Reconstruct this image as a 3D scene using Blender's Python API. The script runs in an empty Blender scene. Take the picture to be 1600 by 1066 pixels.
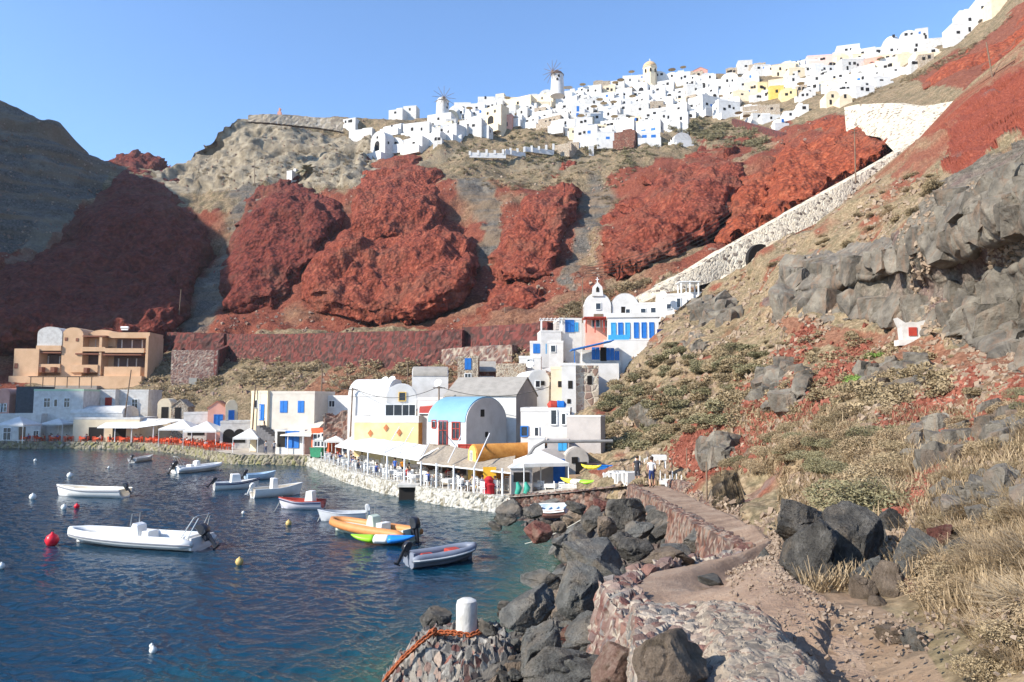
import bpy, bmesh, math, random
import numpy as np
from mathutils import Vector, Matrix, Quaternion
from mathutils.bvhtree import BVHTree
PI = math.pi
random.seed(7)
scn = bpy.context.scene
COL = scn.collection
# ------------------------------------------------------------------ camera
F = 1111.0                      # focal length in photo pixels (1600 wide)
PITCH = math.atan((626 - 533) / F)
CAM = np.array([0.0, 0.0, 8.0])
cd = bpy.data.cameras.new('camera'); cam = bpy.data.objects.new('camera', cd); COL.objects.link(cam)
cam.location = CAM; cam.rotation_euler = (PI / 2 + PITCH, 0, 0)
cd.sensor_width = 36; cd.lens = F / 1600 * 36; cd.clip_start = 0.05; cd.clip_end = 9000
scn.camera = cam
cp, sp = math.cos(PITCH), math.sin(PITCH)

def Pn(px, py, Y):
    """point seen at photo pixel (px,py) standing Y metres in front of the camera (numpy, any shape)"""
    px, py, Y = np.broadcast_arrays(np.asarray(px, float), np.asarray(py, float), np.asarray(Y, float))
    a = (px - 800) / F; b = (533 - py) / F
    ry = cp - b * sp; rz = sp + b * cp
    return np.stack([a / ry * Y, Y, CAM[2] + rz / ry * Y], -1)
def P(px, py, Y): return Vector(Pn(px, py, Y))
def G(px, Y, z):                 # column px, distance Y, height z
    b = None
    # a/ry depends on the row: solve row from z
    k = (z - CAM[2]) / Y         # rz/ry
    bb = (k * cp - sp) / (cp + k * sp)
    ry = cp - bb * sp
    return Vector(((px - 800) / F / ry * Y, Y, z))
def S(Y): return F / Y           # pixels per metre
def proj(v):                     # world -> photo pixels (numpy)
    d = v - CAM
    f = d[:, 1] * cp + d[:, 2] * sp; u = -d[:, 1] * sp + d[:, 2] * cp
    return 800 + F * d[:, 0] / f, 533 - F * u / f
# ------------------------------------------------------------------ noise (numpy)
def _h(ix, iy, iz, s=0):
    n = (ix * 374761393 + iy * 668265263 + iz * 2147483647 + s * 1274126177) & 0xffffffff
    n = ((n ^ (n >> 13)) * 1274126177) & 0xffffffff
    n = ((n ^ (n >> 16)) * 2246822519) & 0xffffffff
    return ((n ^ (n >> 15)) & 0xffffff) / float(0xffffff)
def vnoise(p, s=0):
    i = np.floor(p).astype(np.int64); f = p - i; f = f * f * (3 - 2 * f)
    r = 0
    for dx in (0, 1):
        for dy in (0, 1):
            for dz in (0, 1):
                w = (f[..., 0] if dx else 1 - f[..., 0]) * (f[..., 1] if dy else 1 - f[..., 1]) * (f[..., 2] if dz else 1 - f[..., 2])
                r = r + w * _h(i[..., 0] + dx, i[..., 1] + dy, i[..., 2] + dz, s)
    return r * 2 - 1
def fbm(p, o=4, s=0, g=.5):
    a, r, t = 1., 0, 0
    for k in range(o):
        r = r + a * vnoise(p * 2 ** k + k * 17.3, s + k); t += a; a *= g
    return r / t
def worley(p, s=0):
    i = np.floor(p).astype(np.int64); d1 = np.full(p.shape[:-1], 9.); d2 = d1.copy(); cid = d1.copy()
    for dx in (-1, 0, 1):
        for dy in (-1, 0, 1):
            for dz in (-1, 0, 1):
                c = i + np.array([dx, dy, dz])
                o = np.stack([_h(c[..., 0], c[..., 1], c[..., 2], s + k) for k in (1, 2, 3)], -1)
                d = np.linalg.norm(c + o - p, axis=-1)
                m = d < d1; d2 = np.where(m, d1, np.minimum(d2, d)); cid = np.where(m, _h(c[..., 0], c[..., 1], c[..., 2], s + 9), cid); d1 = np.where(m, d, d1)
    return d1, d2, cid
def facets(p, s=0):
    # like worley, also a random tilt per cell: gives flat broken faces
    i = np.floor(p).astype(np.int64); d1 = np.full(p.shape[:-1], 9.); d2 = d1.copy(); cid = d1.copy(); tl = d1 * 0
    for dx in (-1, 0, 1):
        for dy in (-1, 0, 1):
            for dz in (-1, 0, 1):
                c = i + np.array([dx, dy, dz])
                o = np.stack([_h(c[..., 0], c[..., 1], c[..., 2], s + k) for k in (1, 2, 3)], -1)
                g = np.stack([_h(c[..., 0], c[..., 1], c[..., 2], s + k) for k in (4, 5, 6)], -1) * 2 - 1
                dl = p - (c + o); d = np.linalg.norm(dl, axis=-1); t = (dl * g).sum(-1)
                m = d < d1; d2 = np.where(m, d1, np.minimum(d2, d)); cid = np.where(m, _h(c[..., 0], c[..., 1], c[..., 2], s + 9), cid); tl = np.where(m, t, tl); d1 = np.where(m, d, d1)
    return d1, d2, cid, tl
def inpoly(x, y, poly):
    r = np.zeros(x.shape, bool); n = len(poly); j = n - 1
    for i in range(n):
        xi, yi = poly[i]; xj, yj = poly[j]
        c = ((yi > y) != (yj > y)) & (x < (xj - xi) * (y - yi) / (yj - yi + 1e-9) + xi)
        r ^= c; j = i
    return r
# ------------------------------------------------------------------ objects
def tag(o, label=None, cat=None, group=None, kind=None):
    if label: o['label'] = label
    if cat: o['category'] = cat
    if group: o['group'] = group
    if kind: o['kind'] = kind
    return o
def link(name, me, mats, parent=None):
    o = bpy.data.objects.new(name, me); COL.objects.link(o)
    for m in (mats if isinstance(mats, (list, tuple)) else [mats]): me.materials.append(m)
    if parent: o.parent = parent
    return o
def empty(name, loc=(0, 0, 0), rz=0, label=None, cat=None, group=None):
    o = bpy.data.objects.new(name, None); COL.objects.link(o); o.location = loc; o.rotation_euler = (0, 0, rz); o.empty_display_size = .3
    return tag(o, label, cat, group)
def kids(o): return [c for c in COL.objects if c.parent == o]
def copy_tree(o, loc=None, rz=None, label=None, scale=None):
    r = o.copy(); COL.objects.link(r)
    for c in list(o.children):
        c2 = c.copy(); COL.objects.link(c2); c2.parent = r
        for g in list(c.children):
            g2 = g.copy(); COL.objects.link(g2); g2.parent = c2
    if loc is not None: r.location = loc
    if rz is not None: r.rotation_euler = (0, 0, rz)
    if label: r['label'] = label
    if scale is not None: r.scale = scale if hasattr(scale, '__len__') else (scale,) * 3
    return r
def np_mesh(name, V, Fq, smooth=False, attrs=None):
    me = bpy.data.meshes.new(name); V = np.asarray(V, np.float32).reshape(-1, 3); Fq = np.asarray(Fq, np.int32)
    n = Fq.shape[1]
    me.vertices.add(len(V)); me.vertices.foreach_set('co', V.ravel())
    me.loops.add(Fq.size); me.loops.foreach_set('vertex_index', Fq.ravel())
    me.polygons.add(len(Fq)); me.polygons.foreach_set('loop_start', np.arange(0, Fq.size, n, dtype=np.int32))
    me.polygons.foreach_set('use_smooth', np.full(len(Fq), smooth))
    me.update(calc_edges=True)
    for k, a in (attrs or {}).items():
        at = me.attributes.new(k, 'FLOAT_VECTOR' if a.ndim == 2 else 'FLOAT', 'POINT')
        at.data.foreach_set('vector' if a.ndim == 2 else 'value', a.astype(np.float32).ravel())
    return me
def grid_faces(nu, nv, wrap=False):
    i = np.arange(nv - 1)[:, None] * nu; j = np.arange(nu if wrap else nu - 1)[None, :]; j2 = (j + 1) % nu
    return np.stack([i + j, i + j2, i + nu + j2, i + nu + j], -1).reshape(-1, 4)
def vnormals(V, Fq):
    a = V[Fq[:, 2]] - V[Fq[:, 0]]; b = V[Fq[:, 3 if Fq.shape[1] > 3 else 1]] - V[Fq[:, 1 if Fq.shape[1] > 3 else 0]]
    n = np.cross(a, b); N = np.zeros_like(V)
    for k in range(Fq.shape[1]): np.add.at(N, Fq[:, k], n)
    return N / (np.linalg.norm(N, axis=1, keepdims=True) + 1e-9)
# mesh builder collecting simple solids
class MB:
    def __init__(s): s.v = []; s.f = []; s.m = []; s.mi = 0
    def add(s, vs, fs):
        b = len(s.v); s.v += [tuple(v) for v in vs]
        for f in fs: s.f.append(tuple(b + i for i in f)); s.m.append(s.mi)
        return s
    def box(s, c, d, rz=0, rx=0, ry=0):
        hx, hy, hz = d[0] / 2, d[1] / 2, d[2] / 2
        M = Matrix.Rotation(rz, 3, 'Z') @ Matrix.Rotation(ry, 3, 'Y') @ Matrix.Rotation(rx, 3, 'X'); c = Vector(c)
        vs = [c + M @ Vector((x, y, z)) for x in (-hx, hx) for y in (-hy, hy) for z in (-hz, hz)]
        return s.add(vs, [(0, 1, 3, 2), (4, 6, 7, 5), (0, 4, 5, 1), (2, 3, 7, 6), (0, 2, 6, 4), (1, 5, 7, 3)])
    def bb(s, x0, x1, y0, y1, z0, z1):
        return s.box(((x0 + x1) / 2, (y0 + y1) / 2, (z0 + z1) / 2), (x1 - x0, y1 - y0, z1 - z0))
    def tube(s, pts, r, n=8, cap=True, flat=1):
        pts = [Vector(p) for p in pts]; R = r if hasattr(r, '__len__') else [r] * len(pts)
        b = len(s.v); up = Vector((0, 0, 1)); pu = None
        for i, p in enumerate(pts):
            t = (pts[min(i + 1, len(pts) - 1)] - pts[max(i - 1, 0)])
            t = t.normalized() if t.length > 1e-9 else Vector((0, 0, 1))
            ref = up if abs(t.z) < .95 else Vector((1, 0, 0))
            if pu is None: u = t.cross(ref).normalized()
            else: u = (pu - t * pu.dot(t)); u = u.normalized() if u.length > 1e-6 else t.cross(ref).normalized()
            pu = u; w = u.cross(t).normalized()
            for k in range(n):
                a = 2 * PI * k / n
                s.v.append(tuple(p + (u * math.cos(a) + w * math.sin(a) * flat) * R[i]))
        for i in range(len(pts) - 1):
            for k in range(n):
                a0 = b + i * n + k; a1 = b + i * n + (k + 1) % n
                s.f.append((a0, a1, a1 + n, a0 + n)); s.m.append(s.mi)
        if cap:
            s.f.append(tuple(b + k for k in range(n))[::-1]); s.m.append(s.mi)
            e = b + (len(pts) - 1) * n; s.f.append(tuple(e + k for k in range(n))); s.m.append(s.mi)
        return s
    def lathe(s, c, prof, n=16):        # prof: [(r,z)...]
        c = Vector(c); b = len(s.v)
        for r, z in prof:
            for k in range(n): a = 2 * PI * k / n; s.v.append((c.x + r * math.cos(a), c.y + r * math.sin(a), c.z + z))
        for i in range(len(prof) - 1):
            for k in range(n):
                a0 = b + i * n + k; a1 = b + i * n + (k + 1) % n; s.f.append((a0, a1, a1 + n, a0 + n)); s.m.append(s.mi)
        s.f.append(tuple(b + k for k in range(n))[::-1]); s.m.append(s.mi)
        e = b + (len(prof) - 1) * n; s.f.append(tuple(e + k for k in range(n))); s.m.append(s.mi)
        return s
    def prism(s, poly, ax, a0, a1):     # poly in the two other axes, extruded along ax from a0 to a1
        def mk(u, v, a): return {'x': (a, u, v), 'y': (u, a, v), 'z': (u, v, a)}[ax]
        n = len(poly); vs = [mk(u, v, a0) for u, v in poly] + [mk(u, v, a1) for u, v in poly]
        return s.add(vs, [tuple(range(n))[::-1], tuple(range(n, 2 * n))] + [(i, (i + 1) % n, n + (i + 1) % n, n + i) for i in range(n)])
    def build(s, name, mats, parent=None, smooth=False, loc=None, bevel=0):
        me = bpy.data.meshes.new(name); me.from_pydata([tuple(v) for v in s.v], [], s.f)
        o = link(name, me, mats, parent)
        me.polygons.foreach_set('material_index', s.m)
        bm = bmesh.new(); bm.from_mesh(me); bmesh.ops.recalc_face_normals(bm, faces=bm.faces)
        if bevel: bmesh.ops.bevel(bm, geom=list(bm.edges), offset=bevel, segments=1, affect='EDGES')
        bm.to_mesh(me); bm.free()
        if smooth:
            me.polygons.foreach_set('use_smooth', [True] * len(me.polygons))
            if smooth != 2:
                me.set_sharp_from_angle(angle=math.radians(40))
        if loc is not None: o.location = loc
        return o
# ------------------------------------------------------------------ materials
def lin(c): return tuple(c) if len(c) == 4 else (c[0], c[1], c[2], 1)
def new_mat(name):
    m = bpy.data.materials.new(name); m.use_nodes = True; nt = m.node_tree; N = nt.nodes; L = nt.links
    return m, nt, N, L, N['Principled BSDF']
def nz(nt, scale, detail=4, rough=.55, vec=None, dist=0):
    n = nt.nodes.new('ShaderNodeTexNoise'); n.inputs['Scale'].default_value = scale; n.inputs['Detail'].default_value = detail
    n.inputs['Roughness'].default_value = rough; n.inputs['Distortion'].default_value = dist
    if vec is not None: nt.links.new(vec, n.inputs['Vector'])
    return n
def ramp(nt, src, stops):
    r = nt.nodes.new('ShaderNodeValToRGB'); el = r.color_ramp.elements
    while len(el) > 1: el.remove(el[-1])
    el[0].position = stops[0][0]; el[0].color = lin(stops[0][1])
    for p, c in stops[1:]: e = el.new(p); e.color = lin(c)
    nt.links.new(src, r.inputs['Fac']); return r.outputs['Color']
def rng(nt, src, a, b, c=0, d=1):
    r = nt.nodes.new('ShaderNodeMapRange'); nt.links.new(src, r.inputs[0])
    for k, v in zip((1, 2, 3, 4), (a, b, c, d)): r.inputs[k].default_value = v
    return r.outputs[0]
def mix(nt, f, a, b, mode='MIX'):
    m = nt.nodes.new('ShaderNodeMix'); m.data_type = 'RGBA'; m.blend_type = mode
    for s, v in ((m.inputs[0], f), (m.inputs[6], a), (m.inputs[7], b)):
        if hasattr(v, 'links'): nt.links.new(v, s)
        elif hasattr(v, '__len__'): s.default_value = lin(v)
        else: s.default_value = v
    return m.outputs[2]
def bump(nt, h, dist, strength=1, prev=None):
    b = nt.nodes.new('ShaderNodeBump'); b.inputs['Distance'].default_value = dist; b.inputs['Strength'].default_value = strength
    nt.links.new(h, b.inputs['Height'])
    if prev is not None: nt.links.new(prev, b.inputs['Normal'])
    return b.outputs['Normal']
def pos(nt):
    return nt.nodes.new('ShaderNodeNewGeometry').outputs['Position']
def objc(nt): return nt.nodes.new('ShaderNodeTexCoord').outputs['Object']
_mc = {}
def M(name, c1, c2=None, scale=1.5, rough=.8, bs=None, bd=.01, metal=0, world=False, spec=.3):
    """plain procedural material: two tones mixed by noise plus fine bump"""
    if name in _mc: return _mc[name]
    m, nt, N, L, B = new_mat(name); v = pos(nt) if world else objc(nt)
    c2 = c2 or tuple(x * .8 for x in c1)
    n = nz(nt, scale, 5, .6, v)
    L.new(ramp(nt, n.outputs[0], [(.3, c2), (.62, c1)]), B.inputs['Base Color'])
    B.inputs['Roughness'].default_value = rough; B.inputs['Metallic'].default_value = metal; B.inputs['Specular IOR Level'].default_value = spec
    if bs: L.new(bump(nt, nz(nt, bs, 4, .6, v).outputs[0], bd, .6), B.inputs['Normal'])
    _mc[name] = m; return m
# ------------------------------------------------------------------ world and sun
SUN = Vector((-0.85, -0.42, 0.60)).normalized()
w = bpy.data.worlds.new('World'); scn.world = w; w.use_nodes = True; wn = w.node_tree
sky = wn.nodes.new('ShaderNodeTexSky'); sky.sky_type = 'NISHITA'; sky.sun_disc = False
sky.sun_elevation = math.asin(SUN.z); sky.sun_rotation = math.atan2(SUN.x, SUN.y); sky.altitude = 50
sky.air_density = 1.0; sky.dust_density = 0.35; sky.ozone_density = 2.2
tint = wn.nodes.new('ShaderNodeMix'); tint.data_type = 'RGBA'; tint.blend_type = 'MULTIPLY'; tint.inputs[0].default_value = 1; tint.inputs[7].default_value = (.8, .97, 1.15, 1); wn.links.new(sky.outputs[0], tint.inputs[6]); wn.links.new(tint.outputs[2], wn.nodes['Background'].inputs[0]); wn.nodes['Background'].inputs[1].default_value = 0.15
sl = bpy.data.lights.new('sun', 'SUN'); sl.energy = 4.9; sl.angle = math.radians(.5); sl.color = (1, .94, .84)
so = bpy.data.objects.new('sun', sl); COL.objects.link(so); so.rotation_euler = SUN.to_track_quat('Z', 'Y').to_euler(); so.location = (-60, -40, 90)
scn.view_settings.view_transform = 'Standard'; scn.view_settings.look = 'None'; scn.view_settings.exposure = 0.78; scn.view_settings.gamma = 1
# ================================================================== terrain
def tps(pts):
    pts = np.array(pts, float); X = pts[:, :2] / 300.; y = np.log(pts[:, 2])
    def U(r2): return np.where(r2 > 1e-12, .5 * r2 * np.log(r2 + 1e-300), 0)
    n = len(X); r2 = ((X[:, None] - X[None]) ** 2).sum(-1)
    A = np.zeros((n + 3, n + 3)); A[:n, :n] = U(r2) + np.eye(n) * 2e-3; A[:n, n] = 1; A[:n, n + 1:] = X; A[n:, :n] = A[:n, n:].T
    w_ = np.linalg.solve(A, np.concatenate([y, [0, 0, 0]]))
    def f(px, py):
        q = np.stack([px, py], -1) / 300.; sh = q.shape[:-1]; q = q.reshape(-1, 2); out = np.zeros(len(q))
        for s in range(0, len(q), 20000):
            qq = q[s:s + 20000]; out[s:s + 20000] = U(((qq[:, None] - X[None]) ** 2).sum(-1)) @ w_[:n] + w_[n] + qq @ w_[n + 1:]
        return np.exp(out).reshape(sh)
    return f
def cols(t): return [(px, py, Y) for px, l in t for py, Y in l]
# far hillside, from the back of the harbour village to the rim of the caldera
BT = [(-400, [(690,130),(560,160),(400,180),(200,195),(0,215),(-150,235)]),
 (-100, [(680,135),(600,150),(500,175),(400,200),(250,230),(110,255)]),
 (0, [(675,138),(600,160),(500,190),(400,218),(300,240),(165,272)]),
 (100, [(675,140),(600,165),(500,195),(400,228),(300,252),(215,280)]),
 (190, [(675,140),(600,165),(510,195),(400,238),(300,266),(265,290)]),
 (260, [(675,138),(600,162),(515,190),(400,238),(300,268),(272,300)]),
 (340, [(672,136),(600,158),(515,185),(400,228),(300,262),(270,290),(215,310)]),
 (430, [(675,128),(600,150),(540,168),(500,185),(400,218),(290,255),(260,290),(190,320)]),
 (560, [(690,100),(620,125),(560,150),(515,170),(400,210),(290,248),(250,290),(195,325)]),
 (700, [(700,88),(620,108),(560,135),(515,155),(400,200),(300,240),(240,285),(185,335)]),
 (800, [(700,80),(620,100),(560,122),(500,145),(400,190),(300,232),(240,280),(170,345)]),
 (900, [(700,72),(600,98),(540,120),(490,138),(400,180),(300,228),(230,285),(150,355)]),
 (1000, [(680,75),(580,100),(500,125),(450,142),(380,175),(280,228),(210,290),(140,358)]),
 (1100, [(600,80),(480,120),(430,140),(370,165),(260,228),(210,290),(130,360)]),
 (1200, [(450,115),(400,138),(340,165),(240,225),(190,280),(115,355)]),
 (1300, [(400,130),(320,155),(250,195),(190,240),(160,275),(100,350)]),
 (1400, [(300,150),(240,172),(180,205),(150,240),(120,280),(68,340)]),
 (1500, [(200,168),(150,185),(110,215),(70,260),(20,310)]),
 (1600, [(150,168),(90,190),(30,220),(-30,255),(-70,290)]),
 (1800, [(50,175),(-50,210),(-150,260)])]
Yb = tps(cols(BT))
BBOT = [(-400,700),(0,682),(430,684),(560,698),(900,708),(1000,695),(1100,605),(1200,465),(1300,415),(1400,315),(1500,215),(1600,165),(1800,60)]
BTOP = [(-400,-150),(-100,110),(0,157),(40,176),(60,192),(130,240),(190,262),(255,268),(278,256),(300,243),(312,222),(335,208),(352,196),(372,186),(430,181),(520,182),(560,187),(620,190),(700,178),(780,162),(870,146),(950,136),(1010,116),(1060,119),(1150,116),(1250,106),(1350,86),(1400,74),(1450,73),(1480,70),(1500,42),(1560,6),(1620,-30),(1800,-150)]
# near hillside on the right, from the footpath to above the lava ledges
AT = [(1750, [(1300,2.3),(1066,2.8),(900,3.9),(750,6),(650,9),(580,15),(520,20),(400,23),(220,28),(170,50),(60,90),(-60,120)]),
 (1600, [(1250,2.5),(1066,3.4),(980,4.1),(900,5.1),(800,6.8),(700,10),(640,14),(590,20),(545,27),(400,30),(260,35),(215,55),(120,90),(40,120),(-30,140)]),
 (1500, [(1250,2.9),(1066,3.7),(980,4.8),(900,6.1),(800,8.6),(700,13.5),(620,22),(560,30),(530,34),(420,38),(290,43),(250,64),(190,92),(150,110)]),
 (1400, [(1250,3.0),(1066,4.1),(1000,5.0),(940,6.2),(870,7.8),(780,11.5),(700,18),(620,28),(560,38),(525,43),(430,46),(335,50),(290,74),(240,102),(200,120)]),
 (1300, [(1066,4.1),(1000,5.2),(940,6.4),(880,8.2),(800,13),(740,19),(660,28),(600,36),(530,48),(500,52),(440,56),(385,62),(340,86),(290,112)]),
 (1225, [(1250,2.7),(1100,3.7),(1000,4.9),(930,6.4),(890,8.6),(860,11.5),(820,16),(780,20),(740,25),(680,33),(600,43),(530,54),(490,60),(420,68),(390,88),(340,112)]),
 (1150, [(1250,2.9),(1150,3.6),(1000,5.1),(900,8.4),(870,10.8),(840,15.5),(800,20.5),(770,27),(720,35),(640,46),(560,60),(490,77),(440,95),(400,112)]),
 (1050, [(800,26),(770,35),(740,45),(700,51),(640,60),(580,71),(520,86),(460,105),(435,114)]),
 (980, [(775,40),(745,52),(720,55),(680,61),(620,73),(560,87),(500,104),(470,112)]),
 (920, [(760,52),(720,58),(690,64),(640,76),(600,87),(560,96)])]
Ya = tps(cols(AT))
ABOT = [(905,775),(980,770),(1050,762),(1110,782),(1130,850),(1145,1000),(1155,1250),(1400,1250),(1500,1250),(1600,1250),(1750,1300)]
ATOP = [(905,655),(940,628),(985,585),(1050,490),(1090,452),(1150,425),(1200,395),(1270,355),(1330,318),(1400,258),(1480,198),(1530,155),(1600,60),(1750,-60)]
def band(px, py, line, w1, jit=6):
    """soft mask of a poly-line band drawn on the slope, radius w1 px"""
    best = np.full(px.shape, 1e9)
    for (x0, y0, r0), (x1, y1, r1) in zip(line[:-1], line[1:]):
        dx, dy = x1 - x0, y1 - y0; t = np.clip(((px - x0) * dx + (py - y0) * dy) / (dx * dx + dy * dy), 0, 1)
        d = np.hypot(px - x0 - t * dx, py - y0 - t * dy) / (r0 + t * (r1 - r0)); best = np.minimum(best, d)
    return np.clip(2.2 * (1.25 - best), 0, 1)
def patch(name, Yf, bot, top, nu, nv, x0, x1, ew=1.0, disp=None, zones=None, back=True, mat=None, kind='structure'):
    px = np.linspace(x0, x1, nu); b = np.interp(px, *zip(*bot)); t = np.interp(px, *zip(*top))
    k = np.linspace(0, 1, nv) ** ew
    PY = b[None] + (t - b)[None] * k[:, None]; PX = np.repeat(px[None], nv, 0); Y = Yf(PX, PY)
    V = Pn(PX, PY, Y).reshape(-1, 3)
    if back:
        top_ = V.reshape(nv, nu, 3)[-1]; ex = []
        for q in range(1, 9): ex.append(top_ + np.array([0, 14. * q, -1.2 * q * q]))
        V = np.concatenate([V] + ex); nv += 8
    Fq = grid_faces(nu, nv); N = vnormals(V, Fq)
    qx, qy = proj(V)
    if disp is not None: V = V + N * disp(V, qx, qy)[:, None]
    at = {}
    if zones is not None: at['zone'] = zones(V, qx, qy)
    me = np_mesh(name, V, Fq, True, at); o = link(name, me, mat); tag(o, kind=kind)
    return o, V, Fq
# red scoria / dry soil / grey rock / pale tuff ground, mixed by where each kind of ground lies on the slope
def terrain_mat(name, near=False):
    m, nt, N, L, B = new_mat(name); p = pos(nt); k = 1.0 if not near else 2.6
    at = N.new('ShaderNodeAttribute'); at.attribute_name = 'zone'
    sep = N.new('ShaderNodeSeparateXYZ'); L.new(at.outputs['Vector'], sep.inputs[0])
    n1 = nz(nt, .35 * k, 8, .65, p); n2 = nz(nt, 1.6 * k, 7, .7, p); n3 = nz(nt, .09 * k, 4, .5, p)
    vor = N.new('ShaderNodeTexVoronoi'); vor.inputs['Scale'].default_value = .9 * k; L.new(p, vor.inputs['Vector'])
    v2 = N.new('ShaderNodeTexVoronoi'); v2.inputs['Scale'].default_value = 2.6 * k; L.new(p, v2.inputs['Vector'])
    soil = ramp(nt, n2.outputs[0], [(.28, (.09, .06, .035)), (.45, (.21, .15, .09)), (.6, (.32, .24, .15)), (.75, (.44, .35, .24))])
    veg = ramp(nt, n2.outputs[0], [(.3, (.06, .05, .03)), (.5, (.15, .12, .07)), (.7, (.29, .23, .14))])
    soil = mix(nt, rng(nt, n1.outputs[0], .42, .6), soil, veg)
    red = ramp(nt, n2.outputs[0], [(.28, (.07, .022, .016)), (.46, (.2, .052, .032)), (.6, (.3, .085, .05)), (.76, (.4, .17, .11))])
    red = mix(nt, rng(nt, v2.outputs['Distance'], .1, .55, 0, .45), red, (.12, .022, .016))
    grey = ramp(nt, n2.outputs[0], [(.3, (.035, .035, .036)), (.5, (.1, .096, .09)), (.7, (.19, .175, .155))]); grey = mix(nt, rng(nt, n3.outputs[0], .54, .64, 0, .45), grey, (.24, .215, .175)); grey = mix(nt, rng(nt, n1.outputs[0], .55, .65, 0, .6), grey, (.05, .045, .04))
    mz = N.new('ShaderNodeMapping'); mz.inputs['Scale'].default_value = (.012, .012, .22); L.new(p, mz.inputs[0]); sz_ = nz(nt, 1.0, 5, .6, mz.outputs[0], .3)
    grey = mix(nt, rng(nt, sz_.outputs[0], .48, .6, 0, 0 if near else .75), grey, (.2, .14, .09))
    tuff = ramp(nt, n1.outputs[0], [(.3, (.14, .115, .08)), (.5, (.28, .235, .17)), (.68, (.42, .36, .265))])
    d = mix(nt, n3.outputs[0], (.9, .9, .9), (1.1, 1.08, 1.05))
    c = mix(nt, sep.outputs[0], soil, red); c = mix(nt, sep.outputs[1], c, grey); c = mix(nt, sep.outputs[2], c, tuff)
    c = mix(nt, .8, c, d, 'MULTIPLY')
    L.new(c, B.inputs['Base Color']); B.inputs['Roughness'].default_value = .95; B.inputs['Specular IOR Level'].default_value = .12
    kk = .7 if not near else 7.; h = bump(nt, n1.outputs[0], .5 / kk, .6); h = bump(nt, v2.outputs['Distance'], .25 / kk, .6, h); h = bump(nt, n2.outputs[0], .3 / kk, .8, h)
    L.new(h, B.inputs['Normal']); return m
MT_far = terrain_mat('hill_ground'); MT_near = terrain_mat('slope_ground', True)
def dispB(V, qx, qy):
    d = fbm(V / 26., 5, 3) * 7 + fbm(V / 6., 4, 8) * 2.0 + fbm(V / 1.8, 3, 9) * .5
    k = np.clip((qy - 150) / 60., .35, 1) * np.clip((640 - qy) / 100., .12, 1)
    # cliff of pale tuff under the ruined castle
    m = inpoly(qx, qy, [(255, 262), (300, 225), (370, 180), (580, 195), (580, 290), (400, 292), (255, 285)])
    d = d + m * (1 - np.abs(fbm(V / 14., 4, 11)) * 2.4) * 4 - m * 2
    st = fbm(np.stack([V[:, 0] / 70., V[:, 1] / 70., V[:, 2] / 5.], -1), 3, 12) * 4.5
    d = d + st * (m | ((qx < 200) & (qy < 420)))
    return d * k
def zonesB(V, qx, qy):
    jx = fbm(V / 9., 4, 21) * 26; jy = fbm(V / 9., 4, 22) * 14; x = qx + jx; y = qy + jy
    z = np.zeros((len(V), 3))
    red = inpoly(x, y, [(-500, 700), (-500, 330), (60, 380), (150, 300), (330, 330), (560, 290), (700, 290), (900, 290), (1080, 240), (1210, 190), (1330, 180), (1410, 190), (1420, 260), (1200, 420), (1000, 470), (860, 520), (600, 520), (480, 520), (280, 540), (0, 620)])
    z[:, 0] = red * .9 * np.clip(1.15 + 1.6 * fbm(V / 14., 3, 31), 0, 1)
    z[:, 0] = np.maximum(z[:, 0], inpoly(x, y, [(1425, 130), (1500, 80), (1600, 10), (1850, -100), (1850, 200), (1600, 140), (1560, 150)]) * .8)
    z[:, 0] = np.maximum(z[:, 0], inpoly(x, y, [(440, 640), (560, 540), (720, 520), (900, 470), (930, 520), (800, 600), (600, 640)]) * .55)
    for px_, l in ((0, [(390, 300, 22), (375, 370, 20), (345, 430, 22), (310, 500, 26)]), (1, [(930, 300, 26), (925, 350, 14), (900, 400, 10), (895, 450, 8)]), (2, [(740, 300, 24), (770, 340, 12), (760, 400, 10)])):
        z[:, 1] = np.maximum(z[:, 1], band(x, y, l, 1) * .85)
    z[:, 1] = np.maximum(z[:, 1], inpoly(x, y, [(-500, -300), (0, 100), (200, 255), (150, 300), (60, 380), (-500, 420)]) * .9)
    z[:, 0] *= 1 - z[:, 1]
    for l in ([(1205,200,16),(1180,245,13),(1150,275,8)], [(715,250,14),(750,300,16),(775,350,10)], [(925,250,20),(935,330,18),(925,400,14)], [(560,270,12),(545,300,10)], [(1110,385,7),(1060,420,9),(960,450,10)]): z[:, 0] *= 1 - band(x, y, l, 1) * .85
    z[:, 2] = inpoly(x, y, [(240, 262), (300, 215), (370, 170), (420, 195), (500, 200), (590, 215), (600, 290), (430, 290), (240, 300)]) * .95
    z[:, 2] = np.maximum(z[:, 2], inpoly(x, y, [(60, 340), (115, 330), (110, 362), (30, 405), (0, 415)]) * .35)
    z[:, 2] = np.maximum(z[:, 2], band(x, y, [(560, 275, 9), (720, 240, 6), (860, 250, 6), (1050, 205, 6)], 1) * .35)
    return z
hillB, VB, FB = patch('hills', Yb, BBOT, BTOP, 900, 340, -400, 1800, 1, dispB, zonesB, True, MT_far)
RPX = np.array([(3.3,1.6,6.4),(3.1,3.5,6.4),(2.95,5.2,6.3),(2.6,6.2,6.25),(2.75,7.2,6.1),(3.2,8.5,6.0),(3.9,10.3,5.85),(5.0,13.5,5.6),(6.6,19,5.0),(7.9,26,4.3),(8.8,32,3.85),(9.4,38,3.5),(10.2,44,3.0)])
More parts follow.
